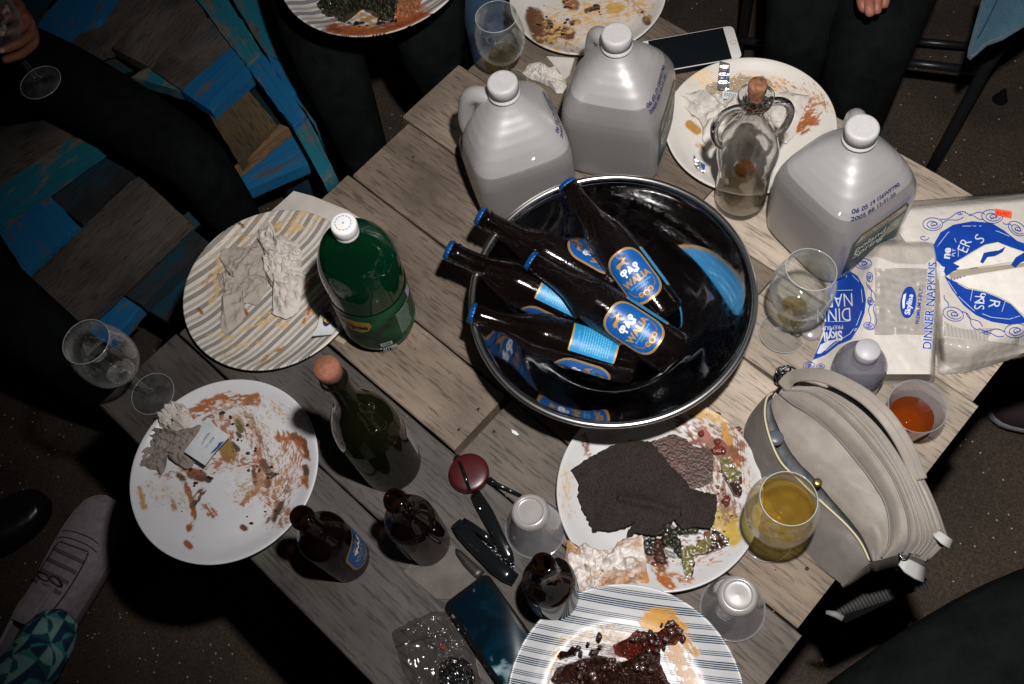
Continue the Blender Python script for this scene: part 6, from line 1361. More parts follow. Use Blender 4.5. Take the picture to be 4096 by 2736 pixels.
def border(parent, surf, w_=1.7):
    global sw
    px_lines(parent, [cN(s) for s in sw], w_, surf, i_blue2, 'scroll_print', lift=.0006)['kind'] = 'stuff'; sw = []
scroll(895, 695, 52, 0); sw += dots(895, 690, 38); scroll(945, 800, 30, 1.5); scroll(950, 990, 26, 1.4); scroll(940, 1185, 34, .3); sw += [wave((920, 840), (990, 960), 10, 1), wave((930, 860), (985, 1000), -12, 1), wave((960, 1010), (930, 1180), 16, 1), wave((985, 1010), (990, 1180), 12, 1), wave((760, 690), (850, 670), 10, 1), wave((745, 720), (830, 700), 8, 1)]
sw += dots(940, 1180, 24, 9)+dots(770, 700, 20, 8); border(pk1, pack1_z)
scroll(470, 1495, 36, 0); scroll(560, 1500, 26, 0); sw += dots(470, 1495, 24, 8); border(pk1, pack1_z, 1.2)
hl = []
for k in range(58):
    y = 735+k*9.0; hl.append(cN([(985+x*45+3*math.sin(x+k*.1), y+3*math.sin(x*.9)) for x in range(0, 11)]))
px_lines(pk1, hl, 1.25, pack1_z, i_grey, 'hatch_print')
ovp = [(1248+62*math.cos(a)+10*math.sin(a), 998-125*math.sin(a)) for a in np.linspace(0, 2*math.pi, 36, endpoint=False)]; px_poly(pk1, cN(ovp), pack1_z, i_blue2, 'logo_oval', lift=.0008, maxlen=9)
px_text(pk1, 'Skyline', *cN([(1258, 1098), (1292, 905)]), 17, mat=i_whb, bold=.6, lift=.0013, **T_args)
px_poly(pk1, cN([(1205, 1050), (1200, 990), (1210, 940), (1232, 925), (1228, 950), (1222, 985), (1220, 1040)]), pack1_z, i_whb, 'peak_logo', lift=.0013, maxlen=8)
px_text(pk1, 'PREMIUM 2-PLY', *cN([(1332, 1172), (1366, 838)]), 12.2, mat=i_blue2, bold=.15, lift=.0010, **T_args)
px_text(pk1, 'DINNER NAPKINS', *cN([(1428, 1368), (1478, 640)]), 29, mat=i_whb, bold=1.4, lift=.0008, squash=.86, **T_args)
px_text(pk1, 'DINNER NAPKINS', *cN([(1428, 1368), (1478, 640)]), 29, mat=i_blue2, bold=.25, lift=.0013, squash=.86, **T_args)
px_text(pk1, '100 2-PLY NAPKINS', *cN([(1492, 1228), (1502, 818)]), 10.5, mat=i_blue2, bold=.2, lift=.0011, squash=1.0, **T_args)
# second pack, torn open
def pack2_z(x, y):
    yt = np.interp(x, [2040, 2065, 2347, 2520], [470, 458, 436, 425]); yb = np.interp(x, [2040, 2155, 2225, 2347, 2520], [600, 852, 864, 812, 745]); xl = np.interp(y, [430, 560, 620, 860], [2062, 2040, 2130, 2150])
    a = ss((y-yt)/26); b = ss((yb-y)/70); c = ss((x-xl+4)/26)
    return float(.002+.046*a*(.25+.75*b)*c*(.95+.1*fbm(x/60, y/60, 13))+.003*(fbm(x/16, y/16, 18)-.5)*(1.6-b))
pack2_z.px = True
w = W(2290, 640, 0); pk2 = thing('napkin_pack', 'torn open napkin pack with orange price tag at the right edge', 'napkin pack', (w[0], w[1], .0003))
xs_ = np.linspace(0, 1, 80); V = []; nx_, ny_ = 84, 80
for j in range(ny_):
    for i in range(nx_):
        t_ = j/(ny_-1); s_ = i/(nx_-1)
        # left boundary follows the first pack, right side runs out of the frame
        yl = 462+(852-462)*t_; xl_ = np.interp(yl, [462, 520, 600, 640, 700, 852], [2064, 2050, 2110, 2148, 2152, 2152]); xr_ = 2510; yr = 428+(750-428)*t_; x = xl_+(xr_-xl_)*s_; y = yl+(yr-yl)*s_+ (12*math.sin(s_*3)*t_ if s_ < .5 else 12*math.sin(s_*3)*t_); V.append(W(x, y, pack2_z(x, y)))
V = np.array(V); F = [(j*nx_+i, (j+1)*nx_+i, (j+1)*nx_+i+1, j*nx_+i+1) for j in range(ny_-1) for i in range(nx_-1)]
per = [i for i in range(nx_)]+[j*nx_+nx_-1 for j in range(1, ny_)]+[(ny_-1)*nx_+i for i in range(nx_-2, -1, -1)]+[j*nx_ for j in range(ny_-2, 0, -1)]
n0 = len(V); low = V[per].copy(); low[:, 2] = .0006; V = np.vstack([V, low]); m_ = len(per); F += [(per[k], per[(k+1) % m_], n0+(k+1) % m_, n0+k) for k in range(m_)]; F.append(tuple(n0+k for k in range(m_)))
mk('pack_body', V, F, packp, pk2, world_space=True, autos=60)
px_poly(pk2, cN([(1432, 570), (1500, 450), (1600, 390), (1750, 362), (1900, 375), (2000, 435), (2100, 515), (2300, 590), (2300, 640), (2156, 600), (2050, 565), (1950, 525), (1850, 545), (1760, 595), (1680, 645), (1600, 690), (1640, 745), (1560, 760), (1500, 700), (1450, 650)]), pack2_z, i_blue2, 'blue_panel', maxlen=10)
px_poly(pk2, cN([(1530, 790), (1600, 830), (1700, 890), (1850, 920), (1950, 960), (2050, 1010), (2100, 1060), (2156, 1120), (2300, 1150), (2300, 1190), (2156, 1160), (2050, 1175), (1900, 1150), (1780, 1100), (1680, 1020), (1590, 900)]), pack2_z, i_blue2, 'blue_panel', maxlen=10)
px_lines(pk2, [cN([(1475, 560), (1560, 450), (1680, 400), (1820, 400), (1960, 445), (2040, 480)]), cN([(1560, 830), (1640, 950), (1760, 1060), (1900, 1115), (2040, 1130), (2120, 1105), (2300, 1140)]), cN([(1610, 495), (1640, 570), (1640, 640)]), cN([(1755, 880), (1735, 985)]), cN([(2010, 985), (1980, 1075)])], 1.1, pack2_z, i_whb, 'white_line')
K_ = dict(surf=pack2_z, maxlen=10)
px_text(pk2, 'ER', *cN([(1705, 620), (1760, 490)]), 36, mat=i_whb, bold=-.2, lift=.0008, squash=.8, **K_); px_text(pk2, 'S', *cN([(1820, 545), (1880, 470)]), 34, mat=i_whb, bold=-.2, lift=.0008, **K_)
px_text(pk2, 'PLY', *cN([(1612, 640), (1622, 560)]), 11, mat=i_whb, lift=.0008, **K_); px_text(pk2, 'ne', *cN([(1570, 660), (1580, 585)]), 26, mat=i_whb, bold=1, lift=.0008, **K_); px_text(pk2, 'yli', *cN([(1540, 800), (1560, 700)]), 26, mat=i_whb, bold=1, lift=.0012, **K_)
px_text(pk2, 'NS', *cN([(1770, 940), (1765, 1020)]), 34, mat=i_whb, bold=-.2, lift=.0008, squash=.8, **K_); px_text(pk2, 'R', *cN([(1890, 965), (1875, 1040)]), 36, mat=i_whb, bold=-.2, lift=.0008, **K_)
px_text(pk2, 'S', *cN([(1790, 1000), (1870, 1020)]), 36, mat=i_whb, bold=-.2, lift=.0008, **K_)
for (x, y, r, a) in ((1440, 385, 62, 0), (1905, 325, 66, .1), (2100, 420, 60, .6), (1640, 810, 44, 0), (1600, 1090, 66, .3), (2090, 1220, 70, -.1), (1760, 700+20, 26, 0)): scroll(x, y, r, a); sw += dots(x, y, r*.7, 10)
sw += [wave((1500, 345), (1700, 290), 14, 1), wave((1520, 375), (1680, 330), -10, 1), wave((1690, 290), (1850, 310), 14, 1), wave((1720, 320), (1840, 345), -9, 1), wave((1990, 370), (2060, 400), 8, 1), wave((1670, 1070), (1800, 1215), -20, 1), wave((1700, 1080), (1830, 1190), 14, 1), wave((1800, 1200), (2000, 1230), 16, 1), wave((1820, 1235), (2000, 1262), -12, 1), wave((1530, 940), (1560, 1030), 8, 1), spiral(1860, 1235, 26, 1.2), spiral(1650, 300, 22, 1.2), spiral(1370, 490, 40, 1.0)]
border(pk2, pack2_z, 1.8)
px_lines(pk2, [cN([(1392+k*9.6, 206-k*.55+5), (1400+k*9.8, 312-k*.9*(1 if k < 26 else 1)-(30 if k > 22 else 0))]) for k in range(54)], 1.25, pack2_z, i_grey, 'hatch_print')
px_lines(pk2, [cN([(1535+k*10.5, 1150+k*2.1+(28*math.sin(k*.12))), (1530+k*10.5, 1262+k*1.4)]) for k in range(56)], 1.25, pack2_z, i_grey, 'hatch_print')
nap = pm('stacked napkin paper', (.66, .63, .58), .85, var=.08, vscale=60, bump=.3, bscale=300, bdist=.0008)
px_poly(pk2, cN([(1600, 700), (1690, 650), (1770, 600), (1850, 552), (1950, 530), (2060, 575), (2300, 650), (2300, 690), (2156, 668), (1650, 742), (1590, 735)]), pack2_z, nap, 'napkin_stack', lift=.0022, maxlen=9)
px_poly(pk2, cN([(1600, 826), (1700, 795), (2300, 700), (2300, 1120), (2150, 1095), (2050, 1000), (1950, 950), (1850, 912), (1720, 885)]), pack2_z, nap, 'napkin_stack', lift=.0022, maxlen=9)
shadem = pm('painted fold shade', (.30, .26, .20), .9)
px_poly(pk2, cN([(1560, 775), (1650, 745), (2150, 690), (2300, 672), (2300, 690), (2150, 715), (1700, 785), (1600, 812)]), pack2_z, shadem, 'fold_shade', lift=.0012, maxlen=9)  # shade between the napkin layers, painted as a flat tan strip
for q in ([(1812, 680), (1840, 610), (1900, 598), (1960, 590), (2010, 560), (1990, 600), (1930, 632), (1870, 640), (1835, 690)], [(2056, 700), (2090, 645), (2160, 605), (2230, 600), (2220, 640), (2130, 680), (2090, 722)], [(1540, 700), (1600, 690), (1650, 715), (1600, 750), (1545, 790), (1530, 750)]):
    px_poly(pk2, cN(q), pack2_z, i_blue2, 'torn_flap', lift=.0060, maxlen=6)
tg = thing('price_tag', 'small fluorescent orange price sticker on the torn napkin pack', 'price tag', W(*cN([(1993, 300)])[0], .046))
px_poly(tg, cN([(1930, 262), (2061, 286), (2058, 340), (1925, 311)]), pack2_z, ink('fluorescent orange', (.80, .09, .03)), 'sticker', lift=.0022, maxlen=8); px_text(tg, '$2.997', *cN([(1938, 305), (2052, 328)]), 10.5, pack2_z, ink('dark red print', (.25, .01, .01)), lift=.0028, maxlen=8)
wrapm = thin('clear over wrap', (.90, .89, .88), rough=.10, bump=1.0, bscale=45, bdist=.005, ior=1.5)
for par, q, s_ in ((pk2, [(1480, 1280), (1560, 1270), (2156, 1330), (2400, 1300), (2400, 1400), (2156, 1430), (1950, 1480), (1750, 1530), (1600, 1520), (1500, 1450)], 3), (pk2, [(1200, 230), (1500, 180), (2156, 110), (2400, 90), (2400, 160), (2156, 150), (1500, 220), (1230, 260)], 4)):
    px_poly(par, cN(q), pack2_z, wrapm, 'over_wrap', lift=.006, maxlen=6)
px_poly(pk1, cN([(840, 560), (1000, 520), (1200, 500), (1330, 470), (1440, 560), (1450, 640), (1380, 700), (1150, 690), (1000, 640), (900, 640)]), pack1_z, wrapm, 'over_wrap', lift=.005, maxlen=7)

# ================================================================== handbag
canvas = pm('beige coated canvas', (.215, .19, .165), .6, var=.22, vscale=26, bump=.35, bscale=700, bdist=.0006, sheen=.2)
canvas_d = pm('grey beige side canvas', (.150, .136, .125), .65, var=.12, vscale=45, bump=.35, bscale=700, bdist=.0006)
lining = pm('pale floral lining', (.12, .115, .11), .8, vscale=60, color2=(.03, .04, .05)); piping_y = pm('pale yellow piping', (.42, .38, .24), .6)
zipm = pm('beige zip tape', (.22, .20, .175), .7, bump=.8, bscale=500, bdist=.001)
KK = [
 [(1783, 891), (1746, 917), (1717, 955), (1705, 990), (1709, 1040), (1728, 1095), (1772, 1160), (1825, 1235), (1880, 1300), (1928, 1340)],
 [(1772, 901), (1757, 914), (1753, 957), (1768, 1015), (1792, 1063), (1830, 1100), (1874, 1143), (1938, 1202), (1973, 1245), (1994, 1290)],
 [(1778, 903), (1768, 926), (1778, 966), (1803, 1020), (1832, 1062), (1864, 1094), (1898, 1136), (1948, 1193), (1980, 1238), (2000, 1286)],
 [(1784, 905), (1815, 928), (1867, 961), (1918, 1008), (1965, 1063), (2000, 1110), (2025, 1152), (2036, 1200), (2034, 1250), (2014, 1284)],
 [(1788, 896), (1850, 900), (1905, 932), (1962, 985), (2007, 1040), (2042, 1092), (2066, 1146), (2080, 1195), (2080, 1240), (2062, 1270)],
 [(1794, 890), (1884, 888), (1942, 918), (1997, 968), (2042, 1028), (2078, 1090), (2103, 1150), (2120, 1200), (2124, 1240), (2098, 1276)],
 [(1800, 886), (1916, 896), (1973, 930), (2027, 973), (2072, 1030), (2110, 1092), (2139, 1151), (2160, 1209), (2165, 1240), (2122, 1286)]]
KZ = [[.002]*10, [.050, .060, .068, .070, .070, .070, .070, .068, .064, .056], [.048, .054, .058, .060, .060, .062, .064, .064, .061, .056], [.055, .066, .078, .086, .090, .092, .092, .088, .080, .066], [.060, .080, .098, .108, .113, .114, .112, .104, .092, .072], [.058, .082, .100, .110, .115, .116, .113, .104, .090, .068], [.050, .074, .088, .096, .100, .100, .098, .090, .078, .058]]
bagc = W(1900, 1100, 0); bag = thing('handbag', 'beige half moon handbag lying open at the right edge of the table', 'handbag', (bagc[0], bagc[1], 0))
NC = 60
def kcurve(i):
    P = [(*KK[i][k], KZ[i][k]) for k in range(10)]; C_ = curve_pts(P, 8); C_ = np.array(C_); t = np.linspace(0, len(C_)-1, NC); return np.stack([np.interp(t, np.arange(len(C_)), C_[:, a]) for a in range(3)], 1)
KC = [np.array([W(*p) for p in kcurve(i)]) for i in range(7)]
def loft(rows, relief=None, ends=False):
    V = np.vstack(rows); n = len(rows); F = [(j*NC+i, j*NC+i+1, (j+1)*NC+i+1, (j+1)*NC+i) for j in range(n-1) for i in range(NC-1)]; return V, F
def between(A, B, n, bulge=0.0, curve=None):
    out_ = []
    for k in range(n):
        t = k/(n-1); r = A*(1-t)+B*t; r = r.copy(); env = np.sin(np.linspace(0, math.pi, NC))**.6
        r[:, 2] += (bulge*4*t*(1-t)+(curve(t) if curve else 0))*env; out_.append(r)
    return out_
soft = lambda rows, s_, a: [r+np.stack([np.zeros(NC), np.zeros(NC), a*(fbm(np.arange(NC)/7.+s_, np.full(NC, k/5.), s_, 3)-.5)], 1) for k, r in enumerate(rows)]
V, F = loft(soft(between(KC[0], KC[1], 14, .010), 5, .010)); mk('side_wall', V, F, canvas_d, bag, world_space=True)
# the inner face of that wall and the pocket floor
inn = [KC[1], KC[1]*.75+KC[2]*.25+[0, 0, -.012], KC[1]*.45+KC[2]*.55+[0, 0, -.022], KC[2]+[0, 0, -.010], KC[2]]
V, F = loft(inn); mk('lining', V, F, lining, bag, world_space=True)
V, F = loft(soft(between(KC[2], KC[3], 14, .006), 9, .008)); mk('front_panel', V, F, canvas, bag, world_space=True)
def ridges(t): return -.007*math.exp(-((t-.03)/.03)**2)+.005*math.exp(-((t-.18)/.10)**2)-.005*math.exp(-((t-.36)/.025)**2)+.003*math.exp(-((t-.45)/.04)**2)-.005*math.exp(-((t-.56)/.02)**2)-.004*math.exp(-((t-.64)/.015)**2)-.004*math.exp(-((t-.72)/.015)**2)-.003*math.exp(-((t-.80)/.015)**2)-.004*math.exp(-((t-.90)/.02)**2)
rows = []
seqK = [KC[3], KC[4], KC[5], KC[6]]; nn = 66
for k in range(nn):
    t = k/(nn-1); s_ = t*3; i = min(int(s_), 2); f_ = s_-i; r = (seqK[i]*(1-f_)+seqK[i+1]*f_).copy(); env = np.clip(np.sin(np.linspace(0.0, math.pi, NC))*3, 0, 1); r[:, 2] += ridges(t)*env*.85; rows.append(r)
V, F = loft(rows); mk('main_body', V, F, canvas, bag, world_space=True)
back = [KC[6], KC[6]*[1, 1, .7]+(KC[6]-KC[3])*[.04, .04, 0], KC[6]*[1, 1, .3]+(KC[6]-KC[3])*[.02, .02, 0], KC[6]*[1, 1, 0]+[0, 0, .001]-(KC[6]-KC[3])*[.05, .05, 0]]
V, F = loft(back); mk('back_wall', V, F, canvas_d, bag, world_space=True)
# lower right end wall
endr = [r[-1] for r in between(KC[0], KC[1], 8)]+[KC[2][-1]]+[r[-1] for r in rows[::4]]; endr = np.array(endr); lowr = endr.copy(); lowr[:, 2] = .002; lowr[:, :2] += (KC[0][-4, :2]-KC[0][-1, :2])*.05; n_ = len(endr)
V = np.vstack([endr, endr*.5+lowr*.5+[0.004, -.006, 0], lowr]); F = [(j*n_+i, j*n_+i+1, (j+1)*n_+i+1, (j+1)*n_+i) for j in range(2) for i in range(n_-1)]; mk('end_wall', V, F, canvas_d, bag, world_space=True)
for nm, cv, off, r_, mt in (('piping', KC[1], .001, .0014, piping_y), ('piping', rows[1], .006, .0013, canvas_d), ('zipper', rows[36], .0015, .0016, zipm), ('zipper', rows[42], .0012, .0014, zipm), ('zipper', rows[47], .0012, .0014, zipm), ('piping', KC[6], .001, .0020, canvas_d), ('piping', rows[23], .003, .0012, canvas_d)):
    V, F = tube([p+[0, 0, off] for p in cv[1:-1]], r_, 8); mk(nm, V, F, mt, bag, world_space=True)
sn = W(1874, 1106, .076); V, F = lathe([(0, .002), (.0035, .0022), (.0052, .0012), (.0058, -.001)], 24); V = [(sn[0]+x, sn[1]+y, sn[2]+z+.001) for x, y, z in V]; mk('magnetic_snap', V, F, pm('brass snap', (.30, .20, .08), .3, .9), bag, world_space=True)
sn = W(1778, 1003, .062); V, F = lathe([(0, .003), (.006, .003), (.0095, .0015), (.0105, -.001)], 32); V = [(sn[0]+x, sn[1]+y, sn[2]+z) for x, y, z in V]; mk('snap_disc', V, F, pm('grey blue snap disc', (.06, .07, .09), .35), bag, world_space=True)
# strap
sp_ = curve_pts([(1795, 888, .062), (1815, 866, .075), (1850, 858, .095), (1895, 864, .112), (1945, 886, .125), (1990, 915, .132), (2030, 955, .134), (2062, 1000, .128), (2088, 1050, .116), (2106, 1100, .104)], 7); V, F = tube([W(*p) for p in sp_], 1, 12, flat=(.0098, .0022, (-.25, .1, 1))); mk('strap', V, F, canvas, bag, world_space=True)
V, F = tube([W(*p)+np.array([0, 0, .0022]) for p in sp_], .0008, 6); mk('strap_stitch', V, F, zipm, bag, world_space=True)
for q in ([(2142, 1216, .088), (2150, 1226, .092), (2162, 1236, .092), (2178, 1247, .088)], [(2064, 1286, .060), (2078, 1296, .058), (2098, 1308, .05), (2118, 1318, .042)]):
    V, F = tube([W(*p) for p in q], [.55, .9, 1, 1], 10, flat=(.0062 if q[0][0] > 2100 else .010, .0018, (0, 0, 1))); mk('zip_pull', V, F, pm('pale leather pull', (.34, .34, .33), .55), bag, world_space=True)
for cx_, cy_, z_ in ((2142, 1217, .090), (2072, 1268, .074)):
    P = [W(cx_, cy_, z_)+np.array([.006*math.cos(a), .006*math.sin(a), 0]) for a in np.linspace(0, 2*math.pi, 16)]; V, F = tube(P, .0011, 6, caps=False); mk('ring', V, F, chrome, bag, world_space=True)
# key ring charm at the strap root
kr = thing('keyring_charm', 'tangle of small dark rings on the upper end of the handbag', 'keyring', W(1800, 862, .02)); dm = pm('blackened metal', (.05, .05, .055), .25, .9)
for (dx, dy, r_, tl) in ((1808, 862, .0125, .5), (1795, 866, .0085, 1.1), (1790, 852, .006, .3), (1803, 846, .005, .8), (1785, 860, .0045, 1.4), (1812, 870, .009, .9)):
    c_ = W(dx, dy, .035); P = [c_+np.array([r_*math.cos(a), r_*math.sin(a)*math.cos(tl), r_*math.sin(a)*math.sin(tl)]) for a in np.linspace(0, 2*math.pi, 20)]; V, F = tube(P, .0014, 8, caps=False); mk('ring', V, F, dm, kr, world_space=True)
for k in range(6): c_ = W(1786+k*5, 850+(k*7) % 18, .036); V, F = lump(c_, (.0022,)*3, k); mk('bead', V, F, dm, kr, world_space=True)
# a clear crown of broken cork / bottle cap next to the glass foot
o = mk('milk_cap', *lathe([(.0138, 0), (.0140, .008), (.0125, .0100), (0, .0102)], 40), pcup_top); top(o, 'frosted bottle cap beside the foot of the empty rounded glass', 'bottle cap'); w = W(1862, 762, 0); o.location = (w[0]-.002, w[1], .0006)
V, F = tube([W(x, y, .001) for x, y in ((1812, 766), (1830, 772), (1845, 762), (1858, 768))], .0012, 6); o = mk('twig', V, F, pm('dark twig', (.02, .016, .013), .7)); top(o, 'thin dark twig beside the foot of the empty rounded glass', 'twig', None, W(1835, 768, .001))
crumple('crumpled_film', [(1812, 735), (1840, 725), (1870, 738), (1880, 760), (1858, 775), (1830, 768), (1815, 752)], .001, zipf, 'small crinkled clear film between the rounded glass and the napkin pack', .014, 71, cat='plastic film', nr=24, na=70)
# crumbs on the planks
parts = []
for k in range(70):
    x, y = random.uniform(560, 1780), random.uniform(420, 1500); parts.append(lump(W(x, y, .0006), (random.uniform(.0006, .0017), random.uniform(.0005, .0012), .0007), k))
V, F = join(*parts); o = mk('crumbs', V, F, pm('bread crumbs', (.22, .17, .12), .8, color2=(.04, .03, .025), vscale=20)); tag(o, 'scattered crumbs on the planks', 'crumbs', None, 'stuff')
o = sheet('paper_scrap', cN([(0, 0)]) and [(1172, 984), (1182, 988), (1190, 996), (1184, 998), (1174, 992)], .001, m_sach, 'tiny pale scrap on the planks below the gap between boards', 'scrap', th=.0015, step=4)
# ================================================================== people around the table (only what reaches into the picture)
black = pm('black cotton trousers', (.0052, .0062, .0066), .95, spec=.1, var=.5, vscale=24, bump=1, bscale=11, bdist=.014)
blackl = pm('black leather', (.008, .009, .011), .28, bump=.3, bscale=60); skinm = pm('brown skin', (.20, .080, .046), .5, var=.22, vscale=70, bump=.25, bscale=260, sss=.15); nailm = pm('finger nail', (.50, .30, .24), .3); skinp = pm('reddish skin', (.32, .12, .085), .5, var=.2, vscale=70, bump=.25, bscale=260, sss=.15)
dk = pm('dark wine red trousers', (.018, .010, .012), .9)
def Wp(x, y, z, r): p = W(x, y, z); return (p[0], p[1], p[2], r)
def drop(n, z, r, dx=0, dy=0): return (n[0]+dx, n[1]+dy, z, r)
def body(root, legs, mat, torso=None, name='trousers'):
    """legs: list of [hip, mid, knee, ankle]; joined at a pelvis into one continuous mesh"""
    nodes = [torso]; edges = []
    for lg in legs:
        prev = 0
        for n_ in lg: nodes.append(n_); edges.append((prev, len(nodes)-1)); prev = len(nodes)-1
    return skin(name, nodes, edges, mat, root, sub=2)
# left person
hip1 = Wp(-330, 40, -.17, .085); k1 = Wp(452, 372, -.185, .062); k2 = Wp(95, 768, -.19, .066); hip2 = Wp(-360, 420, -.17, .085)
P1 = thing('person', 'person in black trousers sitting at the left, one hand holding a wine glass', 'person', (hip1[0], hip1[1], FLOOR))
body(P1, [[hip1, Wp(-60, 95, -.18, .088), Wp(160, 190, -.18, .080), Wp(330, 290, -.182, .072), k1, drop(k1, -.33, .056, .01, -.01), drop(k1, -.55, .040, .01, -.02)],
          [hip2, Wp(-120, 600, -.18, .088), k2, drop(k2, -.33, .060, .02, -.01), drop(k2, -.55, .042, .03, -.02)]], black, Wp(-480, 200, -.13, .13))
# torso and arm of that person, outside the frame
hd = W(30, 90, .27)
skin('sweater', [Wp(-480, 200, -.10, .14), Wp(-520, 180, .10, .14), Wp(-520, 170, .30, .15), Wp(-470, 60, .34, .06), Wp(-330, -20, .20, .045), Wp(-160, 0, .24, .036)], [(0, 1), (1, 2), (2, 3), (3, 4), (4, 5)], black, P1)
hz = .25
hn = [Wp(-110, 5, hz, .027), Wp(-45, 20, hz, .030), Wp(5, 22, hz, .030), Wp(38, 34, hz+.004, .022)]; he = [(0, 1), (1, 2), (2, 3)]
def finger(start, pts, r):
    prev = start
    for i, (x, y, z) in enumerate(pts): hn.append(Wp(x, y, z, r*(1-.10*i))); he.append((prev, len(hn)-1)); prev = len(hn)-1
finger(2, [(30, 4, hz+.02), (50, 14, hz+.016), (36, 34, hz+.026), (4, 48, hz+.030)], .0098)
finger(3, [(58, 42, hz+.012), (62, 56, hz+.008), (38, 70, hz+.020), (4, 78, hz+.026)], .0095)
finger(3, [(68, 58, hz+.000), (74, 78, hz-.004), (46, 98, hz+.010), (5, 116, hz+.018)], .0092)
finger(3, [(76, 72, hz-.012), (80, 98, hz-.018), (50, 124, hz-.006), (4, 140, hz+.006)], .0085)
finger(1, [(-30, 60, hz+.01), (-22, 90, hz+.012)], .0110)
skin('hand', hn, he, skinm, P1, sub=2)
for x, y, z in ((3, 77, hz+.034), (4, 115, hz+.026)):
    c_ = W(x, y, z); V, F = lump(c_, (.0062, .0052, .0025), 3); mk('nail', V, F, nailm, P1, world_space=True)
# person on the far side, platter on the lap
P2 = thing('person', 'person in black trousers at the top, the large striped platter on the lap', 'person', W(820, -420, FLOOR))
kl = Wp(760, 150, -.115, .070); kr_ = Wp(985, 95, -.115, .070)
body(P2, [[Wp(700, -260, -.06, .10), Wp(690, -120, -.07, .092), Wp(715, 20, -.09, .082), kl, drop(kl, -.28, .055, .012, -.03), drop(kl, -.44, .044, .016, -.05), drop(kl, -.57, .036, .02, -.06)],
          [Wp(960, -280, -.06, .10), Wp(970, -130, -.07, .092), Wp(975, 0, -.085, .082), kr_, drop(kr_, -.28, .058, .0, .03), drop(kr_, -.44, .046, .0, .04), drop(kr_, -.57, .036, 0, .05)]], black, Wp(830, -400, -.03, .14))
V, F = grid(24, 16, lambda u, v: tuple(W(560+u*110+v*60, -60+u*180+v*120-40*v, -.16-.05*math.sin(u*3))))
skin('sweater', [Wp(830, -420, -.02, .14), Wp(835, -520, .18, .14), Wp(835, -600, .38, .15)], [(0, 1), (1, 2)], black, P2)
# denim covered knee behind the stemmed glass
P5 = thing('person', 'person in blue jeans at the top edge, only a strip behind the wine glass', 'person', W(1110, -500, FLOOR)); denim = pm('dark blue denim', (.022, .05, .095), .9, var=.3, vscale=200, bump=.4, bscale=400, stretch=(1, 3, 1))
body(P5, [[Wp(1120, -380, -.10, .09), Wp(1125, -160, -.11, .080), Wp(1120, 0, -.14, .062), drop(Wp(1120, 0, 0, 0), -.36, .05), drop(Wp(1120, 0, 0, 0), -.55, .04)]], denim, Wp(1130, -480, -.08, .12), name='jeans')
# top right person
P3 = thing('person', 'person in black at the upper right sitting on the black metal chair', 'person', W(1950, -420, FLOOR))
ka = Wp(1838, 50, -.17, .072); kb = Wp(1992, 112, -.17, .080)
body(P3, [[Wp(1900, -300, -.12, .10), Wp(1870, -140, -.13, .095), ka, drop(ka, -.34, .060, .0, .0), drop(ka, -.56, .042, .01, .0)],
          [Wp(2100, -300, -.12, .11), Wp(2070, -120, -.13, .105), Wp(2020, 10, -.15, .095), kb, drop(kb, -.32, .074, .0, -.0), drop(kb, -.46, .062), drop(kb, -.58, .046, .0, .0)]], black, Wp(2010, -440, -.06, .15))
skin('sweater', [Wp(2010, -460, -.05, .15), Wp(2010, -560, .15, .15), Wp(2010, -640, .35, .16), Wp(2080, -420, .22, .06), Wp(2120, -200, .05, .05), Wp(2090, -110, .0, .045)], [(0, 1), (1, 2), (2, 3), (3, 4), (4, 5)], black, P3)
hz = -.03; hn = [Wp(2060, -110, hz, .032), Wp(2030, -60, hz, .034), Wp(2010, -28, hz, .030)]; he = [(0, 1), (1, 2)]
finger(2, [(1975, -20, hz+.01), (1976, 10, hz+.008), (1985, 30, hz)], .0105); finger(2, [(1992, -8, hz+.014), (1992, 22, hz+.010), (1997, 40, hz)], .0105); finger(2, [(2012, -4, hz+.010), (2010, 18, hz+.006), (2010, 34, hz-.004)], .0100); finger(2, [(2030, -8, hz+.006), (2027, 8, hz), (2024, 20, hz-.008)], .0095); finger(1, [(1990, -70, hz+.01), (1965, -40, hz+.01)], .0115)
skin('hand', hn, he, skinp, P3, sub=2)
# bottom right person
P4 = thing('person', 'person in black trousers filling the lower right corner', 'person', W(2600, 1700, FLOOR))
k4 = Wp(1925, 1752, -.15, .095)
body(P4, [[Wp(2640, 1420, -.12, .125), Wp(2420, 1480, -.13, .122), Wp(2160, 1628, -.14, .115), k4, drop(k4, -.36, .07, -.01, -.01), drop(k4, -.56, .045, -.01, -.02)],
          [Wp(2760, 1800, -.12, .12), Wp(2500, 1900, -.13, .11), Wp(2300, 2000, -.15, .09), drop(Wp(2300, 2000, 0, 0), -.4, .06), drop(Wp(2300, 2000, 0, 0), -.56, .045)]], black, Wp(2850, 1600, -.08, .15))

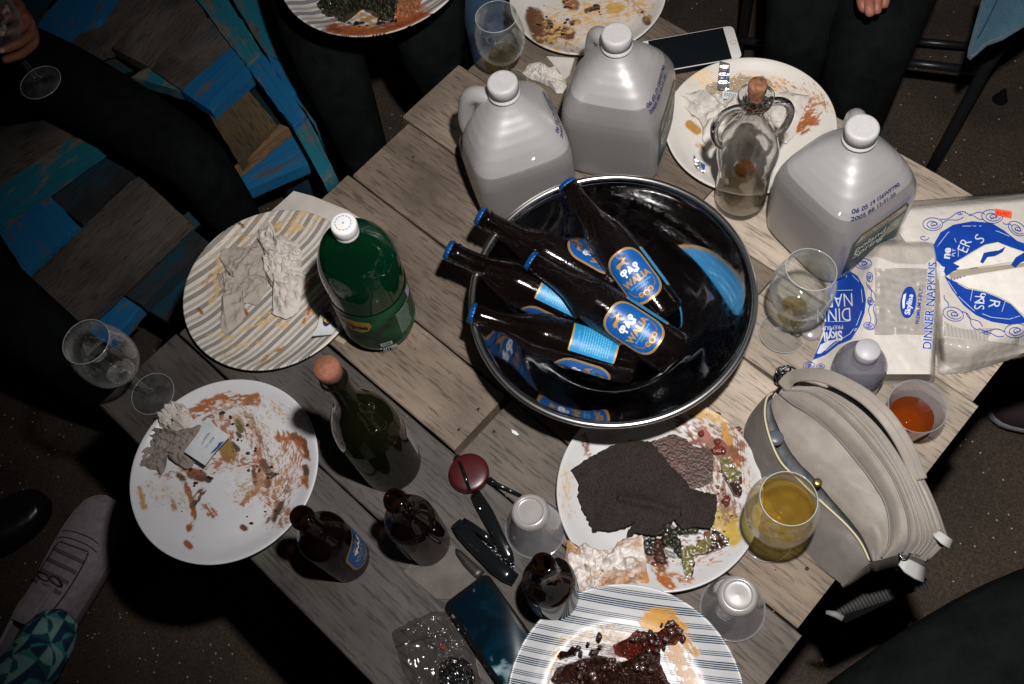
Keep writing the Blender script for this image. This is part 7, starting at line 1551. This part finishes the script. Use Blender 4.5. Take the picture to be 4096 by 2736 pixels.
# ---- shoes
suede = pm('mauve grey suede', (.27, .235, .26), .95, var=.25, vscale=70, bump=.5, bscale=500, bdist=.0008, sheen=.25); solem = pm('grey rubber sole', (.10, .085, .085), .8); lacem = pm('mauve lace', (.13, .10, .115), .9, bump=.6, bscale=600); stitch = pm('dark seam', (.035, .028, .034), .9)
def shoe(label, toe, heel, z0, width=.052, mat=suede, sole=solem, laces=True, parent_kw=None, height=.062, name='sneaker', cat='shoe', group=None):
    T = W(*toe, z0)[:2]; Hh = W(*heel, z0)[:2]; d = Hh-T; Ls = np.linalg.norm(d); ang = math.atan2(d[1], d[0])
    root = thing(name, label, cat, (T[0], T[1], z0+.0006), group); root.rotation_euler = (0, 0, ang)
    # local: toe at 0, heel at +x
    xs = np.concatenate([np.linspace(0, .12, 14)[:-1], np.linspace(.12, 1, 36)]); wd = lambda t: np.interp(t, [0, .006, .025, .06, .12, .2, .33, .5, .65, .8, .93, .985, 1], [0, .28, .52, .74, .92, 1.02, 1.06, .95, .84, .79, .74, .45, 0])*width
    top_h = lambda t: np.interp(t, [0, .05, .18, .35, .5, .62, .8, .95, 1], [.36, .58, .68, .82, 1.05, 1.30, 1.25, 1.2, .9])*height
    cen = lambda t: .006*math.sin(t*3.1)
    def sec(t, s, zlo, zhi, n=22, open_=0.0):
        out_ = []
        for k in range(n+1):
            a = math.pi*k/n; c, s_ = math.cos(a), math.sin(a); x = t*Ls; y = cen(t)+wd(t)*s*np.sign(c)*abs(c)**.75; z = zlo+(zhi-zlo)*abs(s_)**.85; out_.append((x, y, z))
        return out_
    V = []; n = 23
    for t in xs: V += sec(t, .97, .020, top_h(t)+.012)
    F = []
    for i in range(len(xs)-1):
        for k in range(n-1):
            # leave the ankle opening
            if xs[i] > .60 and xs[i] < .94 and 6 <= k <= 15: continue
            F.append((i*n+k, (i+1)*n+k, (i+1)*n+k+1, i*n+k+1))
    mk('upper', V, F, mat, root)
    V = []; ring = []
    for zz, s in ((.0, .96), (.004, 1.03), (.018, 1.06), (.024, 1.02)):
        for t in np.concatenate([xs, xs[::-1][1:-1]]): pass
        up = [(t*Ls*1.0+(0 if 0 < t < 1 else (-.002 if t == 0 else .002)), cen(t)+wd(t)*s, zz) for t in xs]; dn = [(t*Ls, cen(t)-wd(t)*s, zz) for t in xs[::-1][1:-1]]; V += up+dn
    m_ = len(up)+len(dn); F = []
    for j in range(3): F += [(j*m_+k, j*m_+(k+1) % m_, (j+1)*m_+(k+1) % m_, (j+1)*m_+k) for k in range(m_)]
    F.append(tuple(range(m_))); mk('sole', V, F, sole, root)
    def onup(t, v, lift):  # v in -1..1 across
        a = math.pi/2-v*1.25; c, s_ = math.cos(a), math.sin(a); return np.array([t*Ls, cen(t)+wd(t)*.97*np.sign(c)*abs(c)**.75, .020+(top_h(t)+.012-.020)*abs(s_)**.85+lift])
    if laces:
        for t, w_ in ((.22, .55), (.255, .62)):
            V, F = tube([onup(t+.05*v*v, v, .0006) for v in np.linspace(-w_, w_, 18)], .0011, 6); mk('seam', V, F, stitch, root)
        for s in (-1, 1):
            V, F = tube([onup(t, s*(.40+.12*math.sin((t-.3)*6)), .001) for t in np.linspace(.29, .58, 18)], .0016, 6); mk('eyelet_seam', V, F, stitch, root)
        V, F = tube([onup(.285, v, .0006) for v in np.linspace(-.36, .36, 12)], .0014, 6); mk('seam', V, F, stitch, root)
        for t in (.33, .385, .44, .495):
            V, F = tube([onup(t+.02*v, v, .0045*(1-abs(v)*1.2)+.0012) for v in np.linspace(-.42, .42, 12)], 1, 8, flat=(.0036, .0012, (0, 0, 1))); mk('lace', V, F, lacem, root)
        for s in (-1, 1):
            c_ = onup(.46, 0, .008); P = [c_+np.array([-.012*math.cos(a)*s*.3+.014*math.sin(a)*.4, s*(.016-.016*math.cos(a)), .003*math.sin(a*2)]) for a in np.linspace(0, 2*math.pi, 20)]; V, F = tube(P, .0019, 7, caps=False); mk('lace_bow', V, F, stitch, root)
        V, F = tube([onup(t, 0, .003) for t in np.linspace(.45, .68, 10)], 1, 10, flat=(.021, .0035, (0, 0, 1))); mk('tongue', V, F, mat, root)
        P = [np.array([t*Ls, cen(t)+s_*wd(t)*.62, .020+(top_h(t)+.012-.02)*.80]) for t, s_ in [(u, 1) for u in np.linspace(.60, .93, 12)]+[(u, -1) for u in np.linspace(.93, .60, 12)]]; V, F = tube(P, .0042, 8); mk('collar', V, F, mat, root)
    return root, Ls, ang
s1, Ls1, a1_ = shoe('mauve grey suede sneaker with a loose bow at the lower left', (262, 1146), (28, 1600), FLOOR+.05, width=.061, height=.066)
# patterned sock and leg going up out of the frame
m, nt, out = newmat('teal triangle sock'); sock = m; L = nt.links.new
p = N(nt, 'ShaderNodeBsdfPrincipled'); p.inputs['Roughness'].default_value = .95; L(p.outputs[0], out.inputs[0])
uvn = N(nt, 'ShaderNodeVertexColor'); uvn.layer_name = 'stain'; L(uvn.outputs[0], p.inputs['Base Color'])
c_ = W(95, 1478, FLOOR+.15); legtop = W(-230, 1500, -.20)
NA, NR = 120, 110; V = []; Cc = []
axis = [np.array(W(146, 1410, FLOOR+.115)), np.array(W(112, 1462, FLOOR+.14)), np.array(W(60, 1540, FLOOR+.19)), np.array(W(-30, 1620, FLOOR+.32)), np.array(W(-160, 1680, FLOOR+.44))]
AXC = curve_pts(axis, 28); AXC = AXC[:NR]; radz = np.interp(np.arange(len(AXC)), [0, 12, 30, 60, 110], [.018, .040, .050, .052, .058])
V, F = tube(AXC, list(radz), NA, caps=True)
C = np.zeros((len(V), 4)); C[:, 3] = 1
pal = [np.array([.05, .30, .30]), np.array([.012, .11, .12]), np.array([.008, .04, .11]), np.array([.24, .46, .43])]
for i in range(len(AXC)):
    for k in range(NA):
        u = k/NA*4; v = i/22.0; fu, fv = u % 1, v % 1; row = int(v)
        # interlocking triangles with leaf-shaped halves
        if row % 2: fu = (fu+.5) % 1
        tri = 0 if fv > abs(fu-.5)*2 else 1
        half = 0 if fu < .5 else 1
        q = (fv-.5)**2+(fu-.5)**2 < .12
        idx = (tri*2+half+(2 if q else 0)) % 4; C[i*NA+k, :3] = pal[idx]*1.0
so = mk('sock', V, F, sock, None, colors=C); P6 = thing('person', 'person whose foot wears a teal triangle patterned sock at the lower left', 'person', (c_[0], c_[1], FLOOR))
for o_ in (so,):
    o_.parent = P6; o_.matrix_parent_inverse = Matrix.Identity(4); o_.data.transform(Matrix.Translation(-Vector(P6.location)))
skin('trouser_leg', [Wp(-60, 1650, -.36, .064), Wp(-200, 1660, -.26, .075), Wp(-380, 1650, -.16, .09), Wp(-420, 1900, -.12, .10)], [(0, 1), (1, 2), (2, 3)], black, P6)
# other footwear
shoe('shiny black leather shoe toe at the left edge behind the sneaker', (118, 1150), (-190, 1330), FLOOR, width=.052, mat=blackl, sole=blk_pl, laces=False, name='leather_shoe')
shoe('grey brown boot at the end of the bench beside the table edge', (742, 415), (640, 160), FLOOR, width=.045, mat=pm('grey brown boot leather', (.085, .07, .06), .8, bump=.4, bscale=90), sole=blk_pl, laces=False, name='boot')
shoe('shoe with ridged pale sole at the right edge under the dark trousers', (2262, 930), (2520, 985), FLOOR+.02, width=.045, mat=dk, sole=pm('ridged pale grey sole', (.30, .31, .34), .8, bump=.8, bscale=60), laces=False, name='sneaker')
P7 = thing('person', 'person in dark trousers standing at the right edge beside the table', 'person', W(2420, 900, FLOOR)); a0 = Wp(2400, 925, FLOOR+.08, .05); skin('trouser_leg', [a0, drop(a0, FLOOR+.25, .065, .03, .02), drop(a0, FLOOR+.5, .08, .10, .05), drop(a0, FLOOR+.8, .09, .16, .08)], [(0, 1), (1, 2), (2, 3)], dk, P7)

# ---- black metal chair, denim jacket
chair = thing('metal_chair', 'black metal tube chair at the upper right of the table', 'chair', W(2050, -100, FLOOR)); bm_ = pm('black painted tube', (.010, .011, .013), .35)
def leg_t(nm, pts, r): V, F = tube([W(*p) for p in pts], r, 12); mk(nm, V, F, bm_, chair, world_space=True)
leg_t('leg', [(2130, 395, FLOOR+.001), (2190, 285, FLOOR+.12), (2262, 150, FLOOR+.26), (2345, 30, FLOOR+.40)], .0125)
leg_t('leg', [(1688, 150, FLOOR+.001), (1705, 70, FLOOR+.12), (1722, -40, FLOOR+.30), (1730, -100, FLOOR+.42)], .012)
leg_t('leg', [(2080, -60, FLOOR+.001), (2090, -160, FLOOR+.2), (2100, -260, FLOOR+.42)], .012)
leg_t('stretcher', [(2050, 140, FLOOR+.20), (2140, 150, FLOOR+.20), (2245, 163, FLOOR+.20)], .0095)
leg_t('stretcher', [(1700, 93, FLOOR+.10), (1755, 97, FLOOR+.10), (1850, 108, FLOOR+.11)], .0095)
leg_t('stretcher', [(2070, 92, FLOOR+.05), (2160, 100, FLOOR+.05), (2280, 110, FLOOR+.05)], .009)
q = [W(1745, -70, FLOOR+.44), W(2330, -40, FLOOR+.44), W(2330, -330, FLOOR+.44), W(1780, -340, FLOOR+.44)]; c_ = sum(q)/4-np.array(chair.location)
V, F = rbox(.42, .30, .02, .006, 2, tuple(c_)); mk('seat', V, F, bm_, chair)
denl = pm('faded blue denim', (.055, .13, .19), .9, var=.25, vscale=260, bump=.4, bscale=500, bdist=.0008)
jk = thing('denim_jacket', 'corner of a faded blue denim jacket hanging in at the top right', 'jacket', W(2290, 20, -.15))
sheet('jacket_panel', [(2262, -60), (2250, 0), (2236, 50), (2219, 112), (2217, 130), (2224, 137), (2240, 124), (2262, 104), (2300, 90), (2352, 58), (2420, 10), (2420, -60)], -.15, denl, parent=jk, th=.002, step=9, hf=lambda x, y: .012*math.sin(x*.03+y*.02)+.004*fbm(x/20, y/20, 2))
st = pm('denim seam stitching', (.16, .14, .10), .9)
for q in ([(2256, 0), (2242, 52), (2226, 112), (2228, 128), (2262, 98), (2300, 82), (2350, 52)], [(2290, -10), (2262, 50), (2240, 90)]):
    P = [W(x, y, -.15+.0045+.012*math.sin(x*.03+y*.02)) for x, y in curve_pts(q, 6)]; V, F = tube(P, .0012, 6); mk('seam', V, F, st if q[0][0] < 2270 else pm('dark denim seam', (.02, .04, .06), .9), jk, world_space=True)
# ribbed strap end under the handbag
rs = thing('ribbed_strap', 'ribbed grey strap hanging from the handbag below the table corner', 'strap', W(2000, 1370, -.12)); rm = pm('grey ribbed webbing', (.035, .034, .033), .8)
A_, B_ = W(1925, 1404, -.14), W(2110, 1315, -.14); parts = []
for k in range(26):
    t_ = k/25; c_ = A_*(1-t_)+B_*t_; d_ = (B_-A_)/np.linalg.norm(B_-A_); n_ = np.array([d_[1], -d_[0], 0]); w_ = .004+.016*t_; parts.append(tube([c_-n_*w_, c_-n_*w_*.2+[0, 0, .002], c_+n_*w_], .0026, 6))
V, F = join(*parts); mk('ribs', V, F, rm, rs, world_space=True); V, F = tube([A_+[0, 0, -.003], B_+[0, 0, -.003]], 1, 8, flat=(.016, .002, (0, 0, 1))); mk('webbing', V, F, blk_pl, rs, world_space=True)
V, F = tube([W(1893, 1403, -.12), W(1915, 1408, -.12), W(1932, 1418, -.12)], [.6, 1, .9], 8, flat=(.0045, .003, (0, 0, 1))); mk('strap_tip', V, F, pm('pale strap tip', (.16, .16, .16), .6), rs, world_space=True)
# dropped dark litter on the floor
for (x, y, s_, lab) in ((2292, 228, .018, 'small black cone shaped litter on the floor at the right'),):
    V, F = lathe([(.018, 0), (.012, .012), (.004, .034), (0, .036)], 12); w = W(x, y, FLOOR); o = mk('litter', V, F, blk_pl); tag(o, lab, 'litter'); o.location = (w[0], w[1], FLOOR+.0005)
